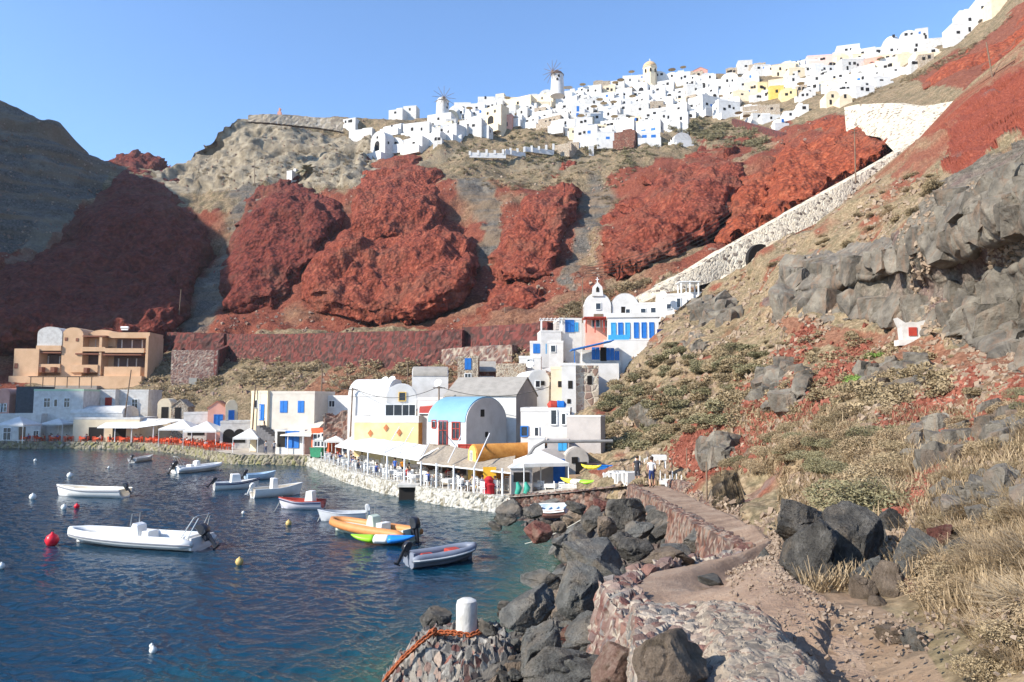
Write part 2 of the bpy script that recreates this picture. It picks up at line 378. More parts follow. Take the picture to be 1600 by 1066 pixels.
def dispA(V, qx, qy):
    nv = len(V) // 620; row = np.arange(len(V)) // 620; edge = np.clip(1 - row / 10., 0, 1) ** 1.5 * .5
    V[:, 2] -= edge
    rx = np.interp(V[:, 1], RPX[:, 1], RPX[:, 0]); inside = (V[:, 1] < 44) & (V[:, 0] < rx)
    V[:, 2] -= inside * np.clip((rx - V[:, 0]) / .7, 0, 1) * (.12 + .5 * np.clip((V[:, 1] - 9) / 4, 0, 1))
    Yd = V[:, 1]; k = np.clip(Yd / 40., .08, 1.2)
    d = fbm(V / 7., 5, 41) * 1.7 * k + fbm(V / 1.6, 4, 42) * .4 * np.clip(Yd / 25., .15, 1) + fbm(V / .4, 3, 43) * .08 * np.clip(Yd / 10, .3, 1.5)
    m = inpoly(qx + fbm(V / 6., 3, 44) * 18, qy + fbm(V / 6., 3, 45) * 12, UPR)
    w1, w2, ci, tl = facets((V + fbm(V / 1.5, 2, 46)[:, None] * .5) / 1.3, 47); w3, w4, cj, tm = facets(V / 5., 48)
    return d + m * ((ci - .5) * .3 + (cj - .5) * .9 + fbm(V / 2.2, 4, 49) * .9)
UPR = [(1478,262),(1485,205),(1515,165),(1570,128),(1640,90),(1760,40),(1790,60),(1790,225),(1640,205),(1570,222),(1510,268)]
ZRED = [[(1265,520,10),(1235,560,9),(1190,600,10),(1165,625,7)], [(1345,545,16),(1300,590,20),(1240,640,22),(1180,680,16),(1150,705,12)],
        [(1530,590,8),(1470,620,12),(1420,650,12),(1385,670,8)], [(1600,600,10),(1540,650,16),(1490,690,14)], [(1140,650,8),(1080,690,10),(1060,720,6)],
        [(1460,740,10),(1420,780,8),(1390,800,8)], [(1120,700,8),(1090,735,8)], [(1420,120,30),(1500,180,20),(1400,240,14),(1330,270,10)]]
def zonesA(V, qx, qy):
    s = np.clip(V[:, 1] / 30., .3, 1.5); jx = fbm(V / 2.2, 4, 51) * 22; jy = fbm(V / 2.2, 4, 52) * 16; x = qx + jx; y = qy + jy
    z = np.zeros((len(V), 3))
    for l in ZRED: z[:, 0] = np.maximum(z[:, 0], band(x, y, l, 1) * np.clip(.85 + fbm(V / 1.2, 4, 66) * 1.2, 0, .95))
    z[:, 0] = np.maximum(z[:, 0], inpoly(x, y, [(1205, 500), (1600, 540), (1700, 640), (1600, 600), (1500, 585), (1420, 560), (1330, 545), (1230, 530)]) * .55)
    z[:, 0] = np.maximum(z[:, 0], inpoly(x, y, [(1400, 240), (1500, 150), (1560, 100), (1700, -50), (1800, 0), (1800, 180), (1600, 215), (1500, 255), (1400, 290)]) * .75 * np.clip(.9 + 1.8 * fbm(V / 3.5, 4, 68), 0, 1))
    z[:, 0] = np.maximum(z[:, 0], inpoly(x, y, UPR) * .98)
    z[:, 0] = np.maximum(z[:, 0], np.clip(fbm(V / 3., 4, 61) * 3 - .5, 0, .8) * (qy < 760))
    z[:, 1] = inpoly(x, y, [(1200, 480), (1225, 410), (1340, 385), (1430, 350), (1470, 300), (1600, 240), (1800, 200), (1800, 560), (1600, 545), (1400, 500)]) * .7
    z[:, 1] = np.maximum(z[:, 1], np.clip(fbm(V / 4., 4, 63) * 3 - 1.1, 0, .6))
    path = inpoly(qx, qy, [(1290, 1300), (1240, 1000), (1230, 925), (1330, 930), (1420, 975), (1480, 1040), (1640, 1066), (1640, 1300)])
    z[:, 2] = path * .35
    z[path, 0] = .35; z[path, 1] = 0
    return z
hillA, VA, FA = patch('hillside', Ya, ABOT, ATOP, 620, 620, 905, 1750, .8, dispA, zonesA, True, MT_near)
bvB = BVHTree.FromPolygons([tuple(v) for v in VB.tolist()], FB.tolist()); bvA = BVHTree.FromPolygons([tuple(v) for v in VA.tolist()], FA.tolist())
def ray(px, py):
    d = (P(px, py, 10.) - Vector(CAM)).normalized(); return Vector(CAM), d
def hitA(px, py):
    o, d = ray(px, py); h = bvA.ray_cast(o, d); return h[0]
def hitB(px, py):
    o, d = ray(px, py); h = bvB.ray_cast(o, d); return h[0]
def hit(px, py): 
    a = hitA(px, py); b = hitB(px, py)
    return a or b
def down(x, y, bv=None):
    best = None
    for b in ([bv] if bv else [bvA, bvB]):
        h = b.ray_cast(Vector((x, y, 400)), Vector((0, 0, -1)))
        if h[0] and (best is None or h[0].z > best): best = h[0].z
    return best
# ---------------- red scoria bluffs: each a solid rounded mass with its own thickness, set into the slope
def rock_mat(name, c0, c1, c2, sc=1.0, bd=.5, pit=True):
    m, nt, N, L, B = new_mat(name); p = pos(nt)
    n1 = nz(nt, .5 * sc, 8, .7, p); n2 = nz(nt, 2.2 * sc, 6, .7, p)
    v = N.new('ShaderNodeTexVoronoi'); v.inputs['Scale'].default_value = 1.1 * sc; L.new(p, v.inputs['Vector'])
    c = ramp(nt, n1.outputs[0], [(.3, c0), (.5, c1), (.7, c2)])
    c = mix(nt, rng(nt, v.outputs['Distance'], .35, .8, 0, .6), c, c0)
    c = mix(nt, rng(nt, n2.outputs[0], .5, .75, 0, .55), c, c2)
    n4 = nz(nt, .07 * sc, 5, .6, p); c = mix(nt, rng(nt, n4.outputs[0], .5, .66, 0, .45), c, (.17, .085, .055))
    L.new(c, B.inputs['Base Color']); B.inputs['Roughness'].default_value = .95; B.inputs['Specular IOR Level'].default_value = .15
    h = bump(nt, n1.outputs[0], bd * 1.2 / sc, .8); h = bump(nt, v.outputs['Distance'], bd / sc, .9, h); h = bump(nt, n2.outputs[0], bd * .5 / sc, .9, h)
    L.new(h, B.inputs['Normal']); return m
MR_red = rock_mat('red_scoria', (.075, .018, .012), (.23, .052, .03), (.39, .125, .072), 1.0, .6)
MR_or = rock_mat('sunlit_orange_scoria', (.1, .024, .014), (.31, .068, .03), (.47, .15, .075), 1.0, .6)  # brighter copy for the right-hand bluffs, sunlight put into the rock colour
MR_dark = rock_mat('dark_red_scoria', (.05, .015, .013), (.17, .035, .024), (.25, .075, .05), .8, .6)
def bluff(name, outline, ybase, ytop, thick, mat, label=None, cat='cliff', nang=300, nr=90, seed=1, pw=2.4, d1=(9, 2.4), d2=(1.5, .85), centre=None, joints=None, sharp=0, kind=None, tilt=0.0, Yf=None, dY=0.0):
    O = np.array(outline, float); n = len(O)
    # resample the outline by arc length, smoothing
    C = np.vstack([O, O[:1]]); seg = np.hypot(*(C[1:] - C[:-1]).T); s = np.concatenate([[0], np.cumsum(seg)]); q = np.linspace(0, s[-1], nang, endpoint=False)
    b = np.stack([np.interp(q, s, C[:, 0]), np.interp(q, s, C[:, 1])], -1)
    for _ in range(max(1, nang // 60)): b = (np.roll(b, 1, 0) + b * 2 + np.roll(b, -1, 0)) / 4
    c = np.array(centre if centre else O.mean(0), float)
    pyb, pyt = O[:, 1].max(), O[:, 1].min()
    def base(x, y):
        if Yf is not None: return Yf(x, y) + dY
        return ybase + (ytop - ybase) * np.clip((pyb - y) / (pyb - pyt), 0, 1) + tilt * (x - c[0])
    rows = []
    for i in range(nr + 1):
        t = i / nr; t = math.sin(t * PI / 2) ** .9
        pt = c + (b - c) * t; off = thick * (max(0, 1 - t ** pw)) ** (1 / pw)
        rows.append(Pn(pt[:, 0], pt[:, 1], base(pt[:, 0], pt[:, 1]) - off))
    for i in range(nr // 4 - 1, -1, -1):
        t = i / (nr // 4); pt = c + (b - c) * t; off = thick * .6 * (max(0, 1 - t ** pw)) ** (1 / pw)
        rows.append(Pn(pt[:, 0], pt[:, 1], base(pt[:, 0], pt[:, 1]) + off))
    V = np.concatenate(rows); nv = len(rows); Fq = grid_faces(nang, nv, True); N = vnormals(V, Fq)
    ctr = V.mean(0)
    if ((V - ctr) * N).sum() < 0: N = -N; Fq = Fq[:, ::-1]
    s0 = seed * 13
    d = fbm(V / d1[0], 5, s0) * d1[1]
    if joints:       # columnar / blocky jointed lava: cells tall in z, stepped faces, dark cracks between
        sc = np.array(joints[:3]); Q = V + fbm(V / 4., 3, s0 + 3)[:, None] * .5; w1, w2, ci, tl = facets(Q / sc, s0 + 5)
        d = d + (ci - .5) * joints[3] * 1.1 + tl * joints[3] * 1.3 - np.clip(.07 - (w2 - w1), 0, .07) / .07 * joints[3] * .7
        w1, w2, ci, tl = facets(Q / sc / .38, s0 + 15); d = d + ((ci - .5) * .35 + tl * .7) * joints[3] * .5
        d = d + fbm(V / d2[0], 4, s0 + 7) * d2[1]
    else:
        w1, w2, ci = worley((V + fbm(V / 1.5, 2, s0 + 2)[:, None] * .6) / d2[0], s0 + 5); w3, w4, ci3 = worley((V + fbm(V / 4, 3, s0 + 1)[:, None] * 2.) / (d2[0] * 3.4), s0 + 6)
        am = np.clip(.75 + 1.3 * fbm(V / 9., 3, s0 + 8), .12, 1.4)
        d = d + ((ci - .5) * d2[1] * .8 + (.5 - w1) * d2[1] * .5 + (ci3 - .5) * d2[1] * 1.3) * am + fbm(V / .9, 3, s0 + 11) * d2[1] * .5
        d = d - np.abs(fbm(V * np.array([1, 1, .22]) / (d1[0] * .6), 4, s0 + 4)) * d1[1] * .5
    V = V + N * d[:, None]
    o = link(name, np_mesh(name, V, Fq, not sharp), mat)
    if kind: tag(o, kind=kind)
    else: tag(o, label, cat)
    return o, V, Fq
def polydist(x, y, poly):
    d = np.full(x.shape, 1e9)
    for (x0, y0), (x1, y1) in zip(poly, poly[1:] + poly[:1]):
        dx, dy = x1 - x0, y1 - y0; t = np.clip(((x - x0) * dx + (y - y0) * dy) / (dx * dx + dy * dy + 1e-9), 0, 1); d = np.minimum(d, np.hypot(x - x0 - t * dx, y - y0 - t * dy))
    return np.where(inpoly(x, y, poly), d, -d)
def relief(name, polys, Yf, thick, rad, mat, label=None, cat='cliff', step=1.35, seed=1, mode='scoria', amp=1.0, cell=(2.2, 2.2, 3.6), behind=1.5, joff=8, pw=.5, topsoft=1.0, smooth=True):
    """rock mass standing out of the slope: a regular skin over one or more lobes, sunk into the ground all round its rim"""
    xs_ = [p[0] for q in polys for p in q]; ys_ = [p[1] for q in polys for p in q]; m = rad * .35 + 6
    gx = np.arange(min(xs_) - m, max(xs_) + m, step); gy = np.arange(max(ys_) + m, min(ys_) - m, -step)
    X, Yy = np.meshgrid(gx, gy); Y0 = Yf(X, Yy); W = Pn(X, Yy, Y0); s0 = seed * 13
    wob = fbm(W / (rad / F * Y0.mean() * .9 + .5), 3, s0 + 40) * rad * .22
    off = np.full(X.shape, -9.)
    for q in polys:
        d = polydist(X, Yy, q) + wob; top = min(p[1] for p in q); bot = max(p[1] for p in q)
        rr = rad * (1 + (topsoft - 1) * np.clip((bot - Yy) / (bot - top), 0, 1) + (.9 if mode == 'scoria' else 0) * np.clip((Yy - bot + 70) / 70, 0, 1)); t = np.clip(d / rr, 0, 1)
        off = np.maximum(off, np.where(d > 0, (1 - (1 - t) ** 2) ** pw, d / rad * 1.6))
    Yd = Y0 + behind - thick * off; V = Pn(X, Yy, Yd).reshape(-1, 3); nv, nu = X.shape
    keep = (off > -.75).ravel(); Fq = grid_faces(nu, nv); Fq = Fq[keep[Fq].all(1)]
    N = vnormals(V, Fq); fl = (N * (CAM - V)).sum(1) < 0
    if fl.mean() > .5: N = -N; Fq = Fq[:, ::-1]
    if mode == 'scoria':
        sc_ = amp; w1, w2, ci, tl = facets((V + fbm(V / 1.5, 2, s0 + 2)[:, None] * .6) / (1.0 * sc_), s0 + 5); w3, w4, ci3, tl3 = facets((V + fbm(V / 4, 3, s0 + 1)[:, None] * 2.) / (3.4 * sc_), s0 + 6)
        am = np.clip(.8 + 1.5 * fbm(V / (9. * sc_), 3, s0 + 8), .1, 1.5)
        rib = V * np.array([1, 1, .12]); d = fbm(V / (15 * sc_), 4, s0) * 3.6 * sc_ - np.abs(fbm(rib / (7.5 * sc_), 4, s0 + 4)) * 6.5 * sc_
        d = d + ((ci - .5) * .4 + tl * .3 + (.5 - w1) * .2) * am * sc_ + ((ci3 - .5) * 1.1 + tl3 * .7) * am * sc_ + fbm(V / (.9 * sc_), 3, s0 + 11) * .4 * sc_
    else:
        sc = np.array(cell); Q = V + fbm(V / (cell[0] * 1.6), 3, s0 + 3)[:, None] * cell[0] * .28; w1, w2, ci, tl = facets(Q / sc, s0 + 5)
        d = (ci - .5) * .75 * amp + tl * .6 * amp - np.clip(.06 - (w2 - w1), 0, .06) / .06 * amp * .6
        w1, w2, ci, tl = facets(Q / sc / .4, s0 + 15); d = d + ((ci - .5) * .35 + tl * .4) * amp * .45 - np.clip(.08 - (w2 - w1), 0, .08) / .08 * amp * .15
        d = d + fbm(V / (cell[0] * 2.5), 4, s0 + 7) * amp * .5 + fbm(V / (cell[0] * .18), 3, s0 + 9) * amp * .06
    dg = d.reshape(nv, nu)
    for _ in range(1 if mode == 'scoria' else 3): dg = (dg + np.roll(dg, 1, 0) + np.roll(dg, -1, 0)) / 3; dg = (dg + np.roll(dg, 1, 1) + np.roll(dg, -1, 1)) / 3
    if mode != 'scoria': dg = dg + fbm(V / (cell[0] * .2), 3, s0 + 19).reshape(nv, nu) * amp * .09
    V = V + N * dg.ravel()[:, None]
    use = np.unique(Fq); mp_ = np.full(len(V), -1); mp_[use] = np.arange(len(use))
    o = link(name, np_mesh(name, V[use], mp_[Fq], smooth), mat); tag(o, label, cat); return o
BL = [
 ([(210,256),(240,262),(262,285),(300,330),(325,360),(332,400),(310,450),(285,505),(262,540),(120,560),(0,560),(-60,520),(-50,450),(0,405),(60,380),(110,345),(140,310),(165,280),(190,262)], 205, 250, 22, (150,430), MR_dark, 'broad dark red scoria bluff with pointed top above the orange hotel'),
 ([(450,277),(490,285),(520,312),(542,335),(535,380),(510,410),(480,425),(465,460),(430,490),(350,482),(335,440),(360,400),(365,350),(380,310),(410,285)], 190, 235, 16, (430,380), MR_dark, 'rounded dark red bluff between the grey gully and the big double bluff'),
 ([(590,243),(640,242),(680,255),(700,290),(710,330),(700,380),(640,400),(560,400),(545,350),(552,310),(568,268)], 195, 225, 16, (625,320), MR_red, 'upper block of the double red scoria bluff under the white windmill hill'),
 ([(560,345),(620,355),(690,340),(740,365),(762,410),(745,450),(705,480),(650,508),(560,512),(500,500),(466,470),(464,425),(490,385),(530,355)], 168, 200, 17, (610,440), MR_red, 'swollen lower lobe of the double red scoria bluff above the long terrace wall'),
 ([(880,262),(905,272),(915,298),(903,330),(890,365),(880,400),(868,435),(800,450),(765,435),(768,400),(790,360),(815,320),(845,280)], 175, 215, 13, (840,370), MR_red, 'narrow tall red scoria bluff in the middle of the slope'),
 ([(800,425),(850,430),(862,455),(840,480),(800,495),(755,500),(735,485),(760,450)], 158, 170, 8, (800,462), MR_red, 'low red mound at the foot of the narrow bluff'),
 ([(1080,222),(1140,222),(1168,245),(1172,290),(1150,335),(1110,370),(1060,402),(1000,428),(945,437),(928,410),(942,350),(965,315),(1000,280),(1045,248)], 168, 215, 16, (1050,330), MR_red, 'broad slanting red bluff crossed by electric cables'),
 ([(1262,184),(1310,180),(1360,185),(1395,200),(1402,238),(1335,285),(1250,335),(1190,375),(1180,330),(1195,270),(1210,215)], 158, 200, 15, (1290,260), MR_or, 'largest bright red bluff behind the zigzag stair wall'),
 ([(1150,275),(1185,252),(1215,260),(1215,330),(1195,375),(1135,398),(1113,380),(1132,325)], 150, 178, 9, (1172,325), MR_or, 'small red spur leaning on the left of the largest bright bluff'),
]
off_ = lambda dy: (lambda x, y: Yb(x, y) + dy)
RADS = [55, 42, 45, 48, 32, 26, 46, 34, 26]
for i, (ol, yb_, yt_, th, ce, mt, lb) in enumerate(BL):
    q = [ol]
    relief('scoria_bluff', q, Yb, [26, 18, 22, 24, 18, 10, 24, 24, 18][i], RADS[i], mt, lb, 'cliff', 1.45, i + 1, 'scoria', 1.0 if i < 7 else .8, behind=2, pw=.62 if i < 6 else .48, topsoft=1.5 if i not in (3, 5, 8) else 1.1)
relief('scoria_bluff', [[(1420,130),(1450,108),(1500,80),(1560,55),(1590,20),(1610,-30),(1780,-140),(1780,90),(1600,97),(1540,118),(1480,138),(1430,140)]], Yb, 10, 22, MR_or, 'long red scoria band under the topmost houses at the right', 'cliff', 1.45, 22, 'scoria', .9, behind=1.5, pw=.62)
# sea headland outside the frame on the left (its shade reaches the left of the harbour)
def headland():
    xs = np.linspace(-420, -190, 60); ys = np.linspace(10, 330, 120); X, Y = np.meshgrid(xs, ys)
    H = np.interp(Y, [18, 27, 46, 60, 76, 92, 108, 130, 150, 200, 260, 330], [0, 140, 140, 80, 70, 125, 170, 172, 175, 185, 170, 120])
    Z = H * np.clip(1 - np.abs(X + 260) / 62, -.05, 1) ; Z = np.where(X < -260, H * np.clip(1 - (-260 - X) / 160, -.05, 1), Z)
    V = np.stack([X, Y, Z], -1).reshape(-1, 3); V[:, 2] += fbm(V / 20., 4, 201) * 5 - 1; Fq = grid_faces(60, 120)
    z = np.zeros((len(V), 3)); z[:, 1] = .8
    tag(link('headland', np_mesh('headland', V, Fq, True, {'zone': z}), MT_far), kind='structure')
headland()
# ---------------- sea
def sea():
    m, nt, N, L, B = new_mat('sea_water'); p = pos(nt)
    at = N.new('ShaderNodeAttribute'); at.attribute_name = 'zone'
    n = nz(nt, .16, 4, .5, p)
    sep = N.new('ShaderNodeSeparateXYZ'); L.new(at.outputs['Vector'], sep.inputs[0])
    deep = mix(nt, n.outputs[0], (.001, .019, .042), (.0022, .034, .066))
    c = mix(nt, sep.outputs[0], deep, (.006, .06, .062)); c = mix(nt, sep.outputs[1], c, (.04, .075, .04))
    L.new(c, B.inputs['Base Color']); B.inputs['Roughness'].default_value = .06; B.inputs['IOR'].default_value = 1.33; B.inputs['Specular IOR Level'].default_value = .5
    b = nz(nt, 5.5, 3, .6, p, .3)
    L.new(bump(nt, b.outputs[0], .05, .6), B.inputs['Normal'])
    ys = np.concatenate([[-3000, -300, 2, 8], 12 * (135 / 12) ** np.linspace(0, 1, 900), [170, 400, 2000, 7000]])
    th = np.concatenate([[-9, -3, -1.4], np.linspace(-.9, .28, 640), [1, 3, 9]])
    X = th[None] * np.maximum(np.abs(ys), 14)[:, None] * np.where(np.abs(ys) > 1000, .6, 1)[:, None]; Yg = np.repeat(ys[:, None], len(th), 1)
    V = np.stack([X, Yg, X * 0], -1).reshape(-1, 3); fl = (V[:, 1] > 9) & (V[:, 1] < 160)
    ca, sa = math.cos(.5), math.sin(.5); U = np.stack([(V[:, 0] * ca - V[:, 1] * sa) * .7, V[:, 0] * sa + V[:, 1] * ca, V[:, 0] * 0], -1)
    U = U + fbm(V / 3., 2, 70)[:, None] * .8
    hgt = (1 - np.abs(fbm(U / .6, 2, 71)) * 2) * .05 + (1 - np.abs(fbm(U / .27, 2, 72)) * 2) * .02 + fbm(V / 7., 2, 73) * .05
    V[:, 2] = np.where(fl, hgt - .06, 0)
    xs = th
    shore = np.array([[-12, 16], [-4.3, 20], [-3.3, 22], [-.5, 25], [1.2, 30], [2.2, 36], [1.5, 42], [-1, 48]]); 
    d = np.full(len(V), 99.)
    for a0, b0 in zip(shore[:-1], shore[1:]):
        ab = b0 - a0; t = np.clip(((V[:, :2] - a0) @ ab) / (ab @ ab), 0, 1); d = np.minimum(d, np.linalg.norm(V[:, :2] - a0 - t[:, None] * ab, axis=1))
    nn = fbm(V / 3.5, 3, 77) * 2
    z = np.zeros((len(V), 3)); z[:, 0] = np.clip(1.15 - (d + nn) / 5.5, 0, 1) ** 1.5; z[:, 1] = np.clip(1 - (d + nn * .5) / 2.2, 0, 1) * .7
    q = np.array([[-110, 124], [-63, 119], [-40, 108], [-32, 92], [-24, 90], [-16, 68], [-8, 60], [-2, 52]]); dd = np.full(len(V), 99.)
    for a0, b0 in zip(q[:-1], q[1:]):
        ab = b0 - a0; t = np.clip(((V[:, :2] - a0) @ ab) / (ab @ ab), 0, 1); dd = np.minimum(dd, np.linalg.norm(V[:, :2] - a0 - t[:, None] * ab, axis=1))
    z[:, 0] = np.maximum(z[:, 0], np.clip(1 - dd / 9, 0, 1) * .35)
    o = link('sea', np_mesh('sea', V, grid_faces(len(xs), len(ys)), True, {'zone': z}), m); tag(o, kind='structure')
sea()
# ================================================================== masonry and rocks
def stone_mat(name, cs, mortar, world=True, attr=False, scale=3.0, bd=.05, mw=.05):
    if name in _mc: return _mc[name]
    m, nt, N, L, B = new_mat(name); p = pos(nt) if world else objc(nt)
    n = nz(nt, 9 if attr else scale * 3, 5, .65, p)
    st = [(i / (len(cs) - 1), c) for i, c in enumerate(cs)]
    if attr:
        at = N.new('ShaderNodeAttribute'); at.attribute_name = 'zone'; sep = N.new('ShaderNodeSeparateXYZ'); L.new(at.outputs['Vector'], sep.inputs[0])
        c = ramp(nt, sep.outputs[0], st); f = rng(nt, sep.outputs[1], mw, mw * 2.2, 1, 0)
        h = bump(nt, n.outputs[0], bd, .8)
    else:
        d = nz(nt, scale * 1.3, 2, .5, p); ad = N.new('ShaderNodeVectorMath'); ad.operation = 'MULTIPLY_ADD'; L.new(d.outputs['Color'], ad.inputs[0]); ad.inputs[1].default_value = (.25 / scale * 1.5,) * 3; L.new(p, ad.inputs[2])
        v = N.new('ShaderNodeTexVoronoi'); v.inputs['Scale'].default_value = scale; L.new(ad.outputs[0], v.inputs['Vector'])
        ve = N.new('ShaderNodeTexVoronoi'); ve.feature = 'DISTANCE_TO_EDGE'; ve.inputs['Scale'].default_value = scale; L.new(ad.outputs[0], ve.inputs['Vector'])
        sc = N.new('ShaderNodeSeparateColor'); L.new(v.outputs['Color'], sc.inputs[0])
        c = ramp(nt, sc.outputs[0], st); f = rng(nt, ve.outputs['Distance'], mw * .6, mw * 1.6, 1, 0)
        h = bump(nt, rng(nt, ve.outputs['Distance'], 0, .2), bd, .8); h = bump(nt, n.outputs[0], bd * .4, .6, h)
    c = mix(nt, rng(nt, n.outputs[0], .35, .7, .0, .35), c, (.02, .018, .015), 'MIX')
    c = mix(nt, f, c, mortar)
    L.new(c, B.inputs['Base Color']); B.inputs['Roughness'].default_value = .93; B.inputs['Specular IOR Level'].default_value = .15
    L.new(h, B.inputs['Normal']); _mc[name] = m; return m
RB_red = stone_mat('red_rubble', [(.07, .038, .03), (.16, .075, .055), (.25, .145, .105), (.25, .2, .16), (.12, .06, .048), (.12, .11, .1)], (.09, .06, .05), attr=True)
RB_mix = stone_mat('mixed_rubble', [(.11, .1, .095), (.24, .12, .09), (.28, .22, .18), (.14, .06, .05), (.2, .185, .17)], (.34, .29, .23), attr=True)
RB_pale = stone_mat('pale_masonry', [(.64, .55, .42), (.6, .51, .38), (.68, .6, .47), (.1, .07, .055), (.64, .55, .42), (.57, .48, .35), (.66, .57, .44)], (.62, .54, .42), False, False, 1.5, .08, .03)
RB_white = stone_mat('whitewashed_rubble', [(.56, .53, .47), (.46, .43, .36), (.6, .58, .53), (.22, .19, .13), (.54, .51, .45)], (.5, .47, .41), attr=True)
RB_tan = stone_mat('tan_masonry', [(.36, .29, .2), (.46, .38, .27), (.28, .22, .16), (.5, .42, .31)], (.5, .42, .32), attr=True)
RB_dark = stone_mat('dark_red_masonry', [(.12, .04, .035), (.2, .06, .05), (.08, .04, .035), (.25, .1, .08)], (.06, .04, .035), attr=True)
def ribbon(name, top, bot, thick, mat, stone=.4, res=.25, amp=.5, label=None, cat='wall', kind=None, parent=None, seed=0, rough_top=0, cap=None):
    """solid masonry between an upper and a lower line, stones standing out of the face"""
    T = np.array([P(*a) if len(a) == 3 else a[0] for a in top]); Bo = np.array([P(*a) if len(a) == 3 else a[0] for a in bot])
    return wall_solid(name, T, Bo, thick, mat, stone, res, amp, label, cat, kind, parent, seed, rough_top, cap)
def resample(A, n):
    s = np.concatenate([[0], np.cumsum(np.linalg.norm(A[1:] - A[:-1], axis=1))]); q = np.linspace(0, s[-1], n)
    return np.stack([np.interp(q, s, A[:, k]) for k in range(3)], -1)
def wall_solid(name, T, Bo, thick, mat, stone=.4, res=.25, amp=.5, label=None, cat='wall', kind=None, parent=None, seed=0, rough_top=0, cap=None):
    Ln = np.linalg.norm(T[1:] - T[:-1], axis=1).sum(); H = np.linalg.norm(T.mean(0) - Bo.mean(0))
    nu = int(np.clip(Ln / res, 6, 700)); nv = int(np.clip(H / res, 3, 160)); nt_ = int(np.clip(thick / res, 2, 30))
    T = resample(T, nu); Bo = resample(Bo, nu)
    tan = np.gradient(T, axis=0); out = np.stack([tan[:, 1], -tan[:, 0], tan[:, 2] * 0], -1); out /= np.linalg.norm(out, axis=1, keepdims=True) + 1e-9
    T2 = T - out * thick; B2 = Bo - out * thick; B2[:, 2] = np.minimum(B2[:, 2], Bo[:, 2])
    if rough_top:
        r = (fbm(T / 1.2, 3, seed + 4) * rough_top)[:, None] * np.array([0, 0, 1]); T = T + r; T2 = T2 + r
    rows = [Bo + (T - Bo) * k for k in np.linspace(0, 1, nv)] + [T + (T2 - T) * k for k in np.linspace(0, 1, nt_)[1:]] + [T2 + (B2 - T2) * k for k in np.linspace(0, 1, max(3, nv // 3))[1:]]
    V = np.concatenate(rows); Fq = grid_faces(nu, len(rows)); N = vnormals(V, Fq)
    if (N[:nu * nv].mean(0) @ out.mean(0)) < 0: N = -N; Fq = Fq[:, ::-1]
    w1, w2, ci, tl = facets((V + fbm(V / stone, 2, 3)[:, None] * stone * .25) / stone, seed + 31)
    e = w2 - w1
    V = V + N * ((np.clip(e, 0, .35) / .35 - .6) * stone * .28 * amp + (ci - .5) * stone * .25 * amp + tl * stone * .32 * amp + fbm(V / (stone * .5), 2, 5) * stone * .08 * amp)[:, None]
    z = np.stack([ci, e, e * 0], -1)
    # close the two ends with fans
    nb = len(V); nr = len(rows); caps = []
    for side in (0, nu - 1):
        caps.append(V[side::nu][:nr].mean(0))
    V = np.concatenate([V, np.array(caps)]); z = np.concatenate([z, z[:2]])
    ex = []
    for ci_, side in enumerate((0, nu - 1)):
        for r in range(nr - 1): ex.append((r * nu + side, (r + 1) * nu + side, nb + ci_, nb + ci_))
    me = np_mesh(name, V, Fq, False, {'zone': z})
    # triangles for the ends appended through bmesh
    bm = bmesh.new(); bm.from_mesh(me); bm.verts.ensure_lookup_table()
    for a, b, c, _ in ex:
        try: bm.faces.new((bm.verts[a], bm.verts[b], bm.verts[c]))
        except ValueError: pass
    bm.to_mesh(me); bm.free()
    o = link(name, me, mat, parent)
    if kind: tag(o, kind=kind)
    elif not parent: tag(o, label, cat)
    return o
X3 = lambda x, y, z: (Vector((x, y, z)),)
# --- zigzag stair wall
zz = empty('zigzag_stairway_wall', P(1180, 395, 125), 0, 'long pale masonry wall of the zigzag stairway climbing right past the red bluffs', 'stair wall')
def wkid(o, root): o.parent = root; o.matrix_parent_inverse = Matrix.Translation(root.location).inverted(); return o
wkid(ribbon('lower_flight_wall', [(1000,462,117),(1037,443,118),(1085,420,121),(1139,386,125),(1240,329,131),(1334,277,139),(1401,239,145),(1450,210,151),(1495,183,156),(1527,150,161)],
       [(1000,475,115),(1037,458,116),(1090,447,119),(1130,436,122),(1200,395,125),(1240,366,128),(1316,330,133),(1347,318,137),(1412,262,142),(1460,224,148),(1490,200,153),(1527,168,159)], 3.0, RB_pale, .55, .42, .25, parent=zz), zz)
wkid(ribbon('upper_flight_wall', [(1319,168,208),(1340,163,205),(1394,161,196),(1425,166,186),(1450,165,178),(1490,158,168),(1530,149,162)],
       [(1322,205,202),(1345,210,198),(1375,215,180),(1400,240,158),(1430,228,152),(1470,205,156),(1530,160,160)], 3.0, RB_pale, .6, .45, .25, parent=zz), zz)
b = MB()
for k in range(13):
    a = PI * k / 12
b.prism([(-3.2, -2.2), (3.2, -2.2)] + [(3.2 * math.cos(PI * k / 12), -.2 + 2.4 * math.sin(PI * k / 12)) for k in range(13)], 'y', -.3, .35)
ar = b.build('arched_opening', M('dark_opening', (.015, .012, .01)), zz); ar.location = P(1185, 402, 122.6) - zz.location; ar.rotation_euler = (0, -.42, .55)
# buttress leg right of the arch and the low wall in front of it
ribbon('stone_buttress', [(1190,402,119),(1225,372,121)], [(1196,415,117),(1229,402,118)], 3, RB_tan, .5, .4, .4, 'brown stone buttress with a pointed top under the zigzag wall')
ribbon('parapet_wall', [(1128,432,112),(1160,420,112),(1196,416,114)], [(1128,444,111),(1160,433,111),(1196,424,113)], .8, RB_pale, .5, .4, .3, 'short pale parapet below the arched opening of the stair wall')
ribbon('parapet_wall', [(1316,333,128),(1340,314,131),(1347,306,133)], [(1318,345,126),(1342,326,129),(1350,316,131)], 1, RB_pale, .5, .4, .3, 'short pale wall stub at the bend beneath the stairway')
